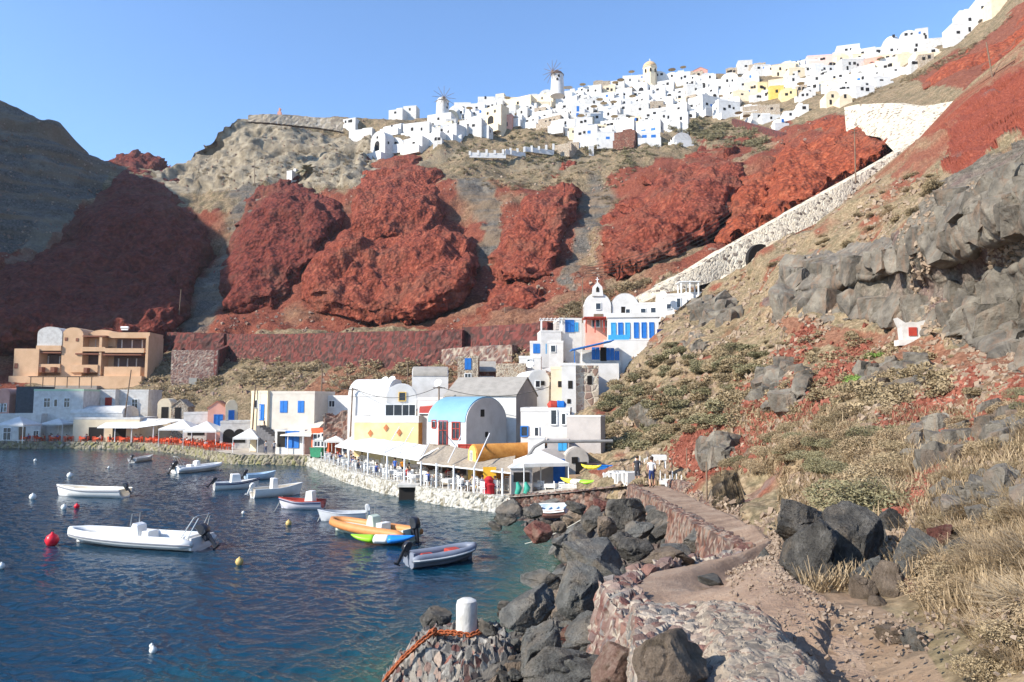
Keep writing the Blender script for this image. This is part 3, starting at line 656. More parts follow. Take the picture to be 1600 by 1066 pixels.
# --- terrace walls behind the harbour village
def on_slope_wall(pts, thick, mat, stone, res, amp, label, out=2.0, extra=2.5):
    T = []; Bo = []
    for px, pt, pb in pts:
        h = hitB(px, pb); Y = h.y - out; t_ = P(px, pt, Y); T.append(np.array(t_)); q = np.array(P(px, pb, Y)); q[2] -= extra; q[1] -= .6; Bo.append(q)
    return wall_solid('terrace_wall', np.array(T), np.array(Bo), thick, mat, stone, res, amp, label, 'wall')
STRG = RB_mix
on_slope_wall([(228,517,547),(262,519,549),(300,520,551),(350,521,550)], 5, RB_dark, 1.0, .7, .6, 'dark red terrace wall behind the orange hotel')
on_slope_wall([(355,522,548),(400,522,552),(450,522,556),(520,520,558),(600,518,558),(660,517,557),(722,515,556)], 6, RB_dark, .8, .5, .6, 'long dark red masonry terrace wall below the double red bluff', 3.0)
on_slope_wall([(722,512,545),(755,510,538),(790,508,533),(855,503,526)], 5, RB_dark, .8, .55, .6, 'dark red terrace wall to the right of the long wall, ending at the small white houses')
on_slope_wall([(690,546,559),(740,541,558),(800,539,551)], 3, STRG, .8, .5, .6, 'low brown terrace wall with rubble in front of the dark red ones', 3.5)
rr = empty('ruined_stone_house', P(315, 600, 165), 0, 'roofless square ruin of grey pink masonry between hotel and slope', 'ruin')
wkid(ribbon('front_wall', [(268,547,163),(341,547,163)], [(266,602,160),(336,612,160)], .8, RB_mix, .5, .35, .5, parent=rr), rr)
wkid(ribbon('side_wall', [(341,547,163),(370,535,175)], [(336,612,160),(352,585,175)], .8, RB_dark, .5, .4, .5, parent=rr), rr)
wkid(ribbon('back_wall', [(286,534,176),(368,534,177)], [(284,552,176),(368,556,177)], .8, RB_tan, .5, .4, .3, parent=rr), rr)
b = MB(); b.bb(-.9, .9, -.1, .1, 0, 2.2); d_ = b.build('door', M('grey_door', (.3, .29, .26)), rr); d_.location = P(301, 606, 159.7) - rr.location
# --- harbour ground and quay
ZQ = 1.08
QL = [(-160,133),(-60,127),(30,121),(100,120),(165,119),(235,116),(300,107),(330,98),(362,92),(372,91),(450,90),(484,89),(500,84),(545,70.5),(600,63),(632,60),(652,58.5),(700,55.5),(740,53.5),(772,52.5),(800,52)]
def wx(px, Y): return (px - 800) / F * Y
b = MB(); top = [(wx(px, Y), Y) for px, Y in QL]; back = [(18, 52), (18, 70), (9, 100), (-20, 130), (-70, 150), (-160, 160)]
b.prism(top + back, 'z', -1.5, ZQ)
q = b.build('quay', M('quay_paving', (.5, .44, .36), (.3, .26, .21), .4, .9, 6, .02, world=True)); tag(q, kind='structure')
def qwall(i0, i1, mat, label, stone=.35, zt=ZQ + .05, out=.25, amp=.8, zb=-.8, th=.8):
    T = np.array([(wx(px, Y) , Y - out, zt) for px, Y in QL[i0:i1 + 1]]); Bo = T.copy(); Bo[:, 2] = zb; Bo[:, 1] -= .25
    return wall_solid('quay_wall', T, Bo, th, mat, stone, .13, amp, label, 'quay wall', seed=i0)
QB = stone_mat('weathered_quay_stone', [(.2, .17, .12), (.33, .29, .21), (.25, .23, .1), (.38, .33, .26), (.12, .1, .08)], (.22, .19, .12), attr=True)
qwall(0, 8, QB, 'weathered stone quay wall below the row of red chairs', .6)
qwall(8, 11, QB, 'rough dark quay wall with green weed at the middle of the harbour', .6)
qwall(11, 15, RB_white, 'whitewashed rubble quay wall under the long canopy left of the sluice opening', .35)
qwall(16, 20, RB_white, 'whitewashed rubble quay wall right of the dark sluice opening', .35)
b = MB(); x0, x1 = wx(628, 60), wx(656, 58.4); b.bb(x0, x1, 58.3, 62, ZQ - .08, ZQ + .12); sl_ = b.build('footbridge_slab', M('concrete', (.55, .52, .47), (.42, .4, .36), 2, .85, 14, .01)); tag(sl_, 'flat concrete slab bridging the dark sluice in the white quay wall', 'slab')
b = MB(); b.bb(x0 + .1, x1 - .1, 58.6, 59.2, -.8, ZQ - .1); so_ = b.build('sluice_opening', M('dark_opening', (.015, .012, .01))); tag(so_, 'black rectangular sluice opening at water level in the white quay wall', 'opening')
# --- footpath with its rubble edge
LP = np.array([(1.43,5.6,5.9),(1.41,8.5,5.85),(1.95,10.2,5.65),(3.3,11.7,5.5),(4.35,12.9,5.4),(4.75,15,5.1),(5.05,18.1,4.8),(5.7,24.3,4.3),(6.4,31,3.8),(6.9,37.5,3.3),(7.3,43,2.9)])
RP = RPX
LPP = np.array([(1.3,1.6,6.3),(1.4,3.5,6.25),(1.55,5.1,6.15),(1.5,6.2,6.0)] + LP.tolist()[1:])
def path_():
    a = resample(LPP, 260); b_ = resample(RP, 260); nv = 90; K = np.repeat(np.linspace(0, 1, nv), 260)
    V = np.concatenate([a + (b_ - a) * k for k in np.linspace(0, 1, nv)])
    Az = [bvA.ray_cast(Vector((v[0], v[1], 60)), Vector((0, 0, -1)))[0] for v in V]
    Az = np.array([q.z if q else np.nan for q in Az]).reshape(nv, 260)
    for j_ in range(nv - 2, -1, -1): Az[j_] = np.where(np.isnan(Az[j_]), Az[j_ + 1] , Az[j_])
    for _ in range(14): Az[1:-1] = (Az[2:] + Az[:-2] + Az[1:-1]) / 3; Az[:, 1:-1] = (Az[:, 2:] + Az[:, :-2] + Az[:, 1:-1]) / 3
    Az = Az.ravel(); far_ = np.clip((V[:, 1] - 9) / 4, 0, 1); f_ = np.clip((K - .1 - .5 * far_) / (.45 - .1 * far_), 0, 1); f_ = f_ * f_ * (3 - 2 * f_)
    V[:, 2] = np.where(np.isnan(Az), V[:, 2], V[:, 2] + (Az + .15 - .1 * far_ - V[:, 2]) * f_) - np.clip((K - .96) / .04, 0, 1) * .18
    V = V + fbm(V / 1.3, 4, 5)[:, None] * np.array([0, 0, .1]) - np.array([0, 0, .06]) + np.abs(fbm(V / .12, 2, 6))[:, None] * np.array([0, 0, .02])
    m, nt, N, L, B = new_mat('path_dirt'); p = pos(nt); n = nz(nt, 1.2, 8, .7, p); n2 = nz(nt, 30, 3, .7, p)
    c = ramp(nt, n.outputs[0], [(.3, (.16, .1, .065)), (.5, (.27, .18, .12)), (.7, (.37, .275, .195))]); c = mix(nt, rng(nt, n2.outputs[0], .55, .75, 0, .5), c, (.12, .07, .055))
    L.new(c, B.inputs['Base Color']); B.inputs['Roughness'].default_value = .95; L.new(bump(nt, n2.outputs[0], .03, .8, bump(nt, n.outputs[0], .1, .6)), B.inputs['Normal'])
    tag(link('footpath', np_mesh('footpath', V, grid_faces(260, nv), True), m), kind='structure')
path_()
T = LP.copy(); T[:, 2] += .07; Bo = LP.copy(); Bo[:, 2] -= np.array([1.3, 1.4, 1.1, 1.0, 1.2, 1.4, 1.6, 1.7, 1.7, 1.8, 2.2]); Bo[:, 0] -= .3
wall_solid('rubble_edge_wall', T[4:], Bo[4:], .38, RB_red, .22, .06, .9, 'red rubble wall holding up the seaward edge of the footpath', 'wall', seed=3, rough_top=.08)
T2_ = T[1:5].copy(); T2_[:, 2] -= .1; wall_solid('rubble_edge_wall', T2_, Bo[1:5], .3, RB_mix, .26, .04, 1.6, 'low broken stone rim round the far side of the small terrace', 'wall', seed=8, rough_top=.22)
wall_solid('rubble_edge_wall', T[:2], Bo[:2], .4, RB_mix, .15, .022, 1.1, 'mortared rubble wall below the small terrace, beside the thick foreground wall', 'wall', seed=4, rough_top=.08)
T = np.array([(7.3,43,2.95),(6.9,44.3,2.75),(4.2,47.5,2.1),(1.5,50.5,1.45),(-.3,52.1,1.15)]); T = T[::-1]; Bo = T.copy(); Bo[:, 2] = -.3; Bo[:, 1] -= .8
wall_solid('rubble_harbour_wall', T, Bo, .7, RB_red, .36, .1, 1.3, 'sloping wall of red and pink rubble above the boulders, below the stacked white tables', 'wall', seed=5, rough_top=.1)
# ramp deck between quay and path
V = np.array([(-.3,51.6,1.1),(1.5,50.2,1.42),(4.2,47.2,2.06),(7.0,43.4,2.88),(-.3,62,1.1),(5,61,1.4),(12,58,2.2),(15,46,3.0)]); 
dk = link('ramp', np_mesh('ramp', V, [(0,1,5,4),(1,2,6,5),(2,3,7,6)]), M('quay_paving', (1,1,1))); tag(dk, kind='structure')
# low retaining walls at the inner side of the path
ribbon('drystone_wall', [(1043,750,43),(1062,752,40),(1105,775,32.5),(1112,781,31)], [(1043,768,42),(1062,774,38.5),(1104,792,30.5),(1112,797,29.5)], .5, RB_red, .22, .08, 1, 'low drystone wall of flat red stones beside the wooden post', 'wall')
ribbon('drystone_wall', [(1112,768,33),(1150,772,31),(1200,790,24),(1225,802,21)], [(1112,785,31),(1150,792,27),(1200,812,20.5),(1222,822,18.5)], .5, RB_red, .25, .08, 1, 'low tumbled drystone wall along the path behind the black boulder', 'wall')
ribbon('rubble_retaining_wall', [(1135,742,37),(1180,735,36),(1240,728,34),(1300,732,31),(1325,742,28)], [(1120,765,33),(1180,778,29),(1240,782,26),(1300,790,22),(1330,800,18.5)], .8, stone_mat('pink_white_rubble', [(.5, .43, .35), (.38, .16, .11), (.62, .55, .46), (.3, .1, .07), (.45, .3, .24)], (.16, .08, .06), attr=True), .38, .1, 1.3, 'bright retaining wall of loose white and pink rubble under the dry bushes', 'wall', rough_top=.2)
# the thick foreground wall
T = np.array([(.9,2.2,6.63),(1.02,3.3,6.6),(1.2,4.4,6.55),(1.34,5.2,6.5),(1.4,5.75,6.38)]); Bo = T + np.array([-.2, 0, 0]); Bo[:, 2] = [5.1, 5.1, 5.1, 5.1, 5.1]
RB_fg = stone_mat('foreground_rubble', [(.11, .11, .105), (.2, .1, .08), (.26, .2, .16), (.15, .145, .135), (.3, .25, .2), (.12, .06, .05)], (.36, .3, .24), attr=True, mw=.07)
wall_solid('foreground_wall', T, Bo, .45, RB_fg, .1, .012, .9, 'thick low rubble wall with rough concrete top beside the dirt path', 'wall', seed=9, rough_top=.05)
def coping():
    nu, nv = 420, 70; A = resample(T, nu); tn = np.gradient(A, axis=0); o_ = np.stack([-tn[:, 1], tn[:, 0], tn[:, 0] * 0], -1); o_ /= np.linalg.norm(o_, axis=1, keepdims=True)
    rows = []
    for k in np.linspace(0, 1, nv):
        e = fbm(A / .2, 4, 15)[:, None] * .11; up = .07 * min(1, 6 * min(k, 1 - k)) ; rows.append(A - o_ * (k * .56 - .06 + e * (1 if k > .5 else -1)) + np.array([0, 0, -.03 + up]))
    V = np.concatenate([rows[0] - np.array([0, 0, .12])] + rows + [rows[-1] - np.array([0, 0, .2])]); nv += 2
    w1, w2, ci, tl = facets((V + fbm(V / .05, 2, 18)[:, None] * .02) / .065, 19); e2 = w2 - w1
    V = V + (fbm(V / .12, 4, 16) * .035 + fbm(V / .025, 3, 17) * .006 + (ci - .5) * .01 + tl * .01 + np.clip(e2, 0, .3) * .018)[:, None] * np.array([0, 0, 1])
    zc = np.stack([ci, e2, e2 * 0], -1)
    m, nt, N, L, B = new_mat('rough_coping'); p = pos(nt); n = nz(nt, 14, 8, .75, p); n2 = nz(nt, 60, 4, .7, p)
    c = ramp(nt, n.outputs[0], [(.3, (.16, .12, .09)), (.45, (.4, .32, .24)), (.7, (.52, .44, .34))]); c = mix(nt, rng(nt, n2.outputs[0], .55, .7, 0, .6), c, (.2, .1, .08))
    L.new(c, B.inputs['Base Color']); B.inputs['Roughness'].default_value = .95; L.new(bump(nt, n2.outputs[0], .02, 1, bump(nt, n.outputs[0], .04, .8)), B.inputs['Normal'])
    o = link('wall_coping', np_mesh('wall_coping', V, grid_faces(nu, nv), False, {'zone': zc}), stone_mat('coping_aggregate', [(.27, .215, .16), (.31, .26, .2), (.15, .125, .1), (.24, .195, .15), (.2, .12, .09), (.35, .29, .225)], (.29, .24, .185), attr=True, bd=.02)); return o
fgw = [o for o in COL.objects if o.name == 'foreground_wall'][0]; cp_ = coping(); cp_.parent = fgw
# --- rocky shore ground under the boulders, as a height field
SP = [(6.5,40,2.0),(5.2,30,2.6),(4.6,24,3.0),(3.4,18,3.4),(2.2,14,3.7),(1.2,11,3.9),(.7,7.5,5.0),(.55,5.2,5.4),(.3,3.2,5.7),(-.8,3,5.0),(-.6,6,4.3),(-.3,9,4.0),(.4,11,3.5),(.9,14,2.5),(1.8,20,1.8),
 (-1.15,18.3,1.95),(-2.3,17.5,1.1),(-.2,18,1.9),(-1.6,14,1.7),(-3,14,.9),(-3.6,17,.3),(-5,17,-.5),(-5,13,.2),(-7,12,-.6),(-3,21,-.4),(-1.8,22.5,-.1),(-.3,24,-.1),(.8,22,.8),(1.5,27,.5),(2.4,33,.2),(2.4,38,-.1),(1.8,42,-.3),(4,38,1.0),(5,43,1.4),(3,47,.4),(1.5,48,.2),(-1,49,-.3),(-3,50,-.9),(-1,40,-1.5),(0,32,-1.4),(-2,27,-1.5),(-8,22,-2),(-9,16,-1.6),(-5,9,.6),(-3,6,1.6),(-7,6,0),(-12,12,-2),(8,46,1.6),(2,3,4.6),(2.5,8,4.6),(5,14,4.0),(7,22,3.6),(9,34,2.6),(-4,2,1.6),(-10,3,-.5)]
def zTPS(pts):
    pts = np.array(pts, float); X = pts[:, :2] / 10.; n = len(X)
    def U(r2): return np.where(r2 > 1e-12, .5 * r2 * np.log(r2 + 1e-300), 0)
    r2 = ((X[:, None] - X[None]) ** 2).sum(-1); A = np.zeros((n + 3, n + 3)); A[:n, :n] = U(r2) + np.eye(n) * 1e-3; A[:n, n] = 1; A[:n, n + 1:] = X; A[n:, :n] = A[:n, n:].T
    w_ = np.linalg.solve(A, np.concatenate([pts[:, 2], [0, 0, 0]]))
    def f(x, y):
        q = np.stack([np.ravel(x), np.ravel(y)], -1) / 10.; out = np.concatenate([U(((qq[:, None] - X[None]) ** 2).sum(-1)) @ w_[:n] + w_[n] + qq @ w_[n + 1:] for qq in np.array_split(q, max(1, len(q) // 20000 + 1))])
        return out.reshape(np.shape(x))
    return f
zsh = zTPS(SP)
ys = 2.2 * (52 / 2.2) ** np.linspace(0, 1, 420); th = np.linspace(-.62, .42, 420)
Xs = th[None] * (ys[:, None] + 4); Ys = np.repeat(ys[:, None], 420, 1); Z = zsh(Xs, Ys)
# keep it below the path
lx = np.interp(Ys.ravel(), LP[:, 1], LP[:, 0]).reshape(Xs.shape); Z = np.where(Xs > lx - .15, np.minimum(Z, np.interp(Ys, LP[:, 1], LP[:, 2]) - .5 - (Ys < 5.6) * 1.0), Z)
V = np.stack([Xs, Ys, Z], -1).reshape(-1, 3); w1, w2, ci = worley(V / .55, 88); w3, w4, cj = worley(V / .17, 89)
V[:, 2] += fbm(V / 1.5, 4, 87) * .3 + (ci - .5) * .35 + (.4 - w1) * .25 + (cj - .5) * .07 + (.4 - w3) * .08
MR_shore = rock_mat('shore_rock', (.025, .022, .02), (.075, .068, .06), (.17, .15, .125), 3.2, .12)
sh = link('shore_rocks', np_mesh('shore_rocks', V, grid_faces(420, 420), False), MR_shore); tag(sh, kind='structure')
bvS = BVHTree.FromPolygons([tuple(v) for v in V.tolist()], grid_faces(420, 420).tolist())
# --- lava ledges on the right slope
def lava_mat():
    m, nt, N, L, B = new_mat('grey_lava'); p = pos(nt); n1 = nz(nt, .7, 7, .62, p); n2 = nz(nt, 3.5, 6, .68, p)
    mp = N.new('ShaderNodeMapping'); mp.inputs['Scale'].default_value = (1, 1, .35); L.new(p, mp.inputs[0]); n3 = nz(nt, 1.3, 5, .6, mp.outputs[0], 1.0)
    c = ramp(nt, n1.outputs[0], [(.32, (.065, .057, .047)), (.5, (.145, .127, .102)), (.68, (.24, .212, .168))])
    c = mix(nt, rng(nt, n3.outputs[0], .5, .7, 0, .7), c, (.2, .125, .08)); c = mix(nt, rng(nt, n2.outputs[0], .56, .74, 0, .5), c, (.06, .055, .052))
    L.new(c, B.inputs['Base Color']); B.inputs['Roughness'].default_value = .9; B.inputs['Specular IOR Level'].default_value = .2
    L.new(bump(nt, n2.outputs[0], .12, .7, bump(nt, n1.outputs[0], .4, .6)), B.inputs['Normal']); return m
MR_lava = lava_mat()
LV = [
 ([(1425,352),(1470,300),(1530,272),(1600,236),(1700,200),(1700,400),(1600,376),(1540,395),(1480,420),(1400,432),(1350,442),(1290,455),(1235,458),(1208,440),(1222,412),(1280,395),(1305,402),(1340,384),(1400,376)], 40, 48, 3.6, (1480,370), (1.7,1.7,3.8,.85), 'upper grey lava ledge with upright cracked blocks at the right', -.028),
 ([(1205,470),(1290,452),(1345,462),(1400,470),(1445,462),(1530,425),(1600,405),(1700,400),(1700,610),(1600,603),(1560,565),(1500,525),(1450,532),(1400,508),(1330,503),(1260,512),(1212,500)], 37, 44, 3.4, (1480,490), (2.0,2.0,4.2,.9), 'lower massive grey lava ledge above the small shrine', -.03),
 ([(1085,480),(1110,468),(1142,478),(1150,500),(1128,525),(1105,530),(1090,510)], 71, 76, 2.2, (1115,498), (1.2,1.2,2,.6), 'small dark lava knob at the left end of the ledges behind the white house', 0),
 ([(1350,570),(1390,560),(1440,572),(1460,595),(1445,620),(1390,628),(1345,612)], 27, 30, 2.0, (1400,595), (.9,.9,1.2,.35), 'dark weathered lava lump beside the bright green bush', 0),
 ([(1190,585),(1225,570),(1262,590),(1262,615),(1225,632),(1185,640),(1178,610)], 42, 45, 2.2, (1220,605), (1.2,1.2,1.6,.4), 'grey lava lump between the two red scree streaks', 0),
 ([(1425,670),(1455,655),(1500,660),(1520,690),(1500,735),(1450,745),(1420,715)], 14.5, 17, 1.3, (1470,700), (.7,.7,1.2,.22), 'pale grey rock slab in the dry grass below the lava ledges', 0),
 ([(1520,655),(1560,640),(1600,645),(1610,690),(1570,705),(1525,690)], 13, 15, 1.0, (1565,672), (.7,.7,1,.2), 'pale grey rock slab in dry grass near the right edge', 0),
 ([(1102,705),(1125,690),(1143,695),(1135,712),(1108,722)], 45, 47, 1.0, (1122,707), (.8,.8,1,.25), 'small flat grey rock at the end of a red scree streak above the wooden posts', 0),
 ([(1070,540),(1088,532),(1108,540),(1112,552),(1095,558),(1072,554)], 70, 72, 1.6, (1092,546), (1,1,1.4,.4), 'dark boulder perched on rubble right of the big blue-shuttered house', 0),
 ([(1475,760),(1530,740),(1600,745),(1610,790),(1560,815),(1480,805)], 8.6, 10, .6, (1545,778), (.5,.5,.7,.1), 'broad grey rock half hidden in straw coloured grass at the right', 0),
 ([(1000,650),(1012,640),(1025,650),(1020,662),(1004,664)], 56, 58, .8, (1012,652), (.8,.8,1,.25), 'small brown rock poking out of the bushes on the slope', 0),
]
for i, (ol, a, b_, th_, ce, jt, lb, tl) in enumerate(LV):
    big = i < 2; Ym = float(Ya(np.array(float(ce[0])), np.array(float(ce[1]))))
    th2 = (1.5, 1.4)[i] if big else Ym * .025 + .1
    relief('lava_ledge' if big else 'rock_outcrop', [ol], Ya, th2, 13 if big else 12, MR_lava, lb, 'lava ledge' if big else 'rock', 1.0 if big else .8, 40 + i, 'lava', (.55 if big else th2 * .22), (2.3, 2.3, 4.0) if big else (th2 * .8, th2 * .8, th2 * 1.1), .5, pw=.55, smooth=False)
# upright broken blocks that make up the ledges and outcrops
def proto_block(seed):
    r = np.random.RandomState(seed); bm = bmesh.new(); bmesh.ops.create_icosphere(bm, subdivisions=4, radius=1.25); V = np.array([v.co[:] for v in bm.verts]); Fq = np.array([[v.index for v in f.verts] for f in bm.faces]); bm.free()
    dirs = [(1,0,0),(-1,0,0),(0,1,0),(0,-1,0),(0,0,1),(0,0,-1)] + [tuple(r.normal(size=3)) for _ in range(5)]
    for i, d in enumerate(dirs):
        d = np.array(d, float) + r.normal(size=3) * .2; d /= np.linalg.norm(d); h = r.uniform(.62, .8) if i < 6 else r.uniform(.72, .95); t = V @ d - h; V = V - np.clip(t, 0, None)[:, None] * d
    return V, Fq
PB = [proto_block(300 + i) for i in range(9)]
def blocks(parent_i, poly, n, size, dist, out, seed, aspect=1.5):
    r = np.random.RandomState(seed); x0, x1 = min(p[0] for p in poly), min(1660, max(p[0] for p in poly)); y0, y1 = min(p[1] for p in poly), max(p[1] for p in poly); pts = []; Vs = []; Fs = []; nb = 0
    for _ in range(6000):
        if len(pts) >= n: break
        px, py = r.uniform(x0, x1), r.uniform(y0, y1)
        if not inpoly(np.array([px]), np.array([py]), poly)[0]: continue
        Y = float(Ya(np.array(px), np.array(py)))
        if parent_i < 2 and float(polydist(np.array([px]), np.array([py]), poly)[0]) < F / Y * .8: continue
        c = np.array(P(px, py, Y + out - (.35 if parent_i < 2 else 0))); sz = size * r.choice([.55, .8, 1, 1.25]) * (min(1.1, Y / 46) if parent_i < 2 else 1)
        if any(np.linalg.norm((c - q) * [1, .6, 1 / aspect]) < dist * (sz + s_) / 2 for q, s_ in pts): continue
        pts.append((c, sz)); V, Fq = PB[r.randint(9)]; a = r.uniform(-.6, .6); R_ = Matrix.Rotation(a + r.choice([0, PI]), 3, 'Z') @ Matrix.Rotation(r.uniform(-.25, .25), 3, 'Y') @ Matrix.Rotation(r.uniform(-.2, .3), 3, 'X'); R_ = np.array(R_)
        W = (V * np.array([1, .8, aspect]) * sz * r.uniform(.85, 1.2, 3)) @ R_.T + c; Nn = (V / np.linalg.norm(V, axis=1, keepdims=True)) @ R_.T
        W = W + Nn * (fbm(W / (size * .9), 4, 9) * size * .1 + fbm(W / (size * .2), 3, 10) * size * .035 - np.clip(.05 - np.abs(fbm(W / (size * 1.1), 2, 12)), 0, .05) * size * 1.2)[:, None]
        Vs.append(W); Fs.append(Fq + nb); nb += len(W)
    o = LEDG[parent_i]; b = link('broken_blocks', np_mesh('broken_blocks', np.concatenate(Vs), np.concatenate(Fs), False), MR_lava, o)
LEDG = [o for o in COL.objects if o.name.startswith('lava_ledge') or o.name.startswith('rock_outcrop')]
LEDG.sort(key=lambda o: (0 if o.name.startswith('lava') else 1, o.name))
blocks(0, LV[0][0], 300, 1.0, .95, .0, 1, 1.15); blocks(1, LV[1][0], 330, 1.15, .93, .0, 2, 1.35)
for i in range(2, len(LV)):
    Ym = float(Ya(np.array(float(LV[i][4][0])), np.array(float(LV[i][4][1])))); blocks(i, LV[i][0], 34, Ym * .0135 + .05, .34, .0, i + 3, 1.2)
# --- boulders
def boulder(name, seed, sub=5, cuts=13, amp=.05, pits=0):
    r = np.random.RandomState(seed); bm = bmesh.new(); bmesh.ops.create_icosphere(bm, subdivisions=sub, radius=1)
    me = bpy.data.meshes.new(name); bm.to_mesh(me); bm.free(); n = len(me.vertices); V = np.empty(n * 3); me.vertices.foreach_get('co', V); V = V.reshape(-1, 3)
    for k in range(cuts):
        d = r.normal(size=3); d /= np.linalg.norm(d); h = r.uniform(.44, .76); t = V @ d - h; V = V - np.clip(t, 0, None)[:, None] * d * .97
    s = seed * 3.7; N = V / np.linalg.norm(V, axis=1, keepdims=True)
    V = V + N * (fbm(V * 1.6 + s, 4, 2) * amp * 1.6 + fbm(V * 5 + s, 4, 3) * amp * .9 + fbm(V * 16 + s, 3, 6) * amp * .3 - np.clip(.08 - np.abs(fbm(V * 1.3 + s + 5, 2, 4)), 0, .08) * 1.1)[:, None]
    if pits:
        w1, _, c = worley(V * 11 + s, 4); V = V - N * (np.clip(.34 - w1, 0, .34) * .14 * (c > .45))[:, None]
    me.vertices.foreach_set('co', V.astype(np.float32).ravel()); me.update(); return me
def bmat(name, a, b, c, sc=2.0):
    m, nt, N, L, B = new_mat(name); p = objc(nt); inf = N.new('ShaderNodeObjectInfo')
    ad = N.new('ShaderNodeVectorMath'); ad.operation = 'ADD'; L.new(p, ad.inputs[0]); L.new(inf.outputs['Location'], ad.inputs[1]); p = ad.outputs[0]
    n1 = nz(nt, sc, 8, .68, p); n2 = nz(nt, sc * 7, 6, .7, p); n3 = nz(nt, sc * .6, 3, .5, p)
    c1 = ramp(nt, n1.outputs[0], [(.3, a), (.52, b), (.72, c)]); c1 = mix(nt, rng(nt, n3.outputs[0], .5, .65, 0, .4), c1, (.26, .2, .14)); c1 = mix(nt, rng(nt, n2.outputs[0], .55, .72, 0, .45), c1, a)
    L.new(c1, B.inputs['Base Color']); B.inputs['Roughness'].default_value = .88; B.inputs['Specular IOR Level'].default_value = .25
    vv = N.new('ShaderNodeTexVoronoi'); vv.inputs['Scale'].default_value = sc * 9; L.new(p, vv.inputs['Vector']); L.new(bump(nt, n2.outputs[0], .09, .9, bump(nt, vv.outputs['Distance'], .04, .6, bump(nt, n1.outputs[0], .15, .7))), B.inputs['Normal']); return m
BM = {'g': bmat('grey_boulder', (.07, .068, .062), (.15, .145, .13), (.235, .225, .2)), 'k': bmat('black_boulder', (.035, .032, .029), (.105, .096, .083), (.21, .192, .165)), 'r': bmat('red_boulder', (.07, .022, .018), (.16, .06, .045), (.26, .13, .1)), 'b': bmat('brown_boulder', (.1, .075, .05), (.22, .165, .12), (.33, .26, .19)), 'p': bmat('pink_conglomerate', (.16, .08, .055), (.32, .2, .15), (.44, .34, .27), 5)}
BMESH = {}
for ck in BM:
    for i in range(5 if ck in 'gk' else 3):
        me = boulder('boulder', 11 + i * 7 + ord(ck), 5, 14, .05, ck == 'k' and i in (0, 3)); me.materials.append(BM[ck]); BMESH[ck, i] = me
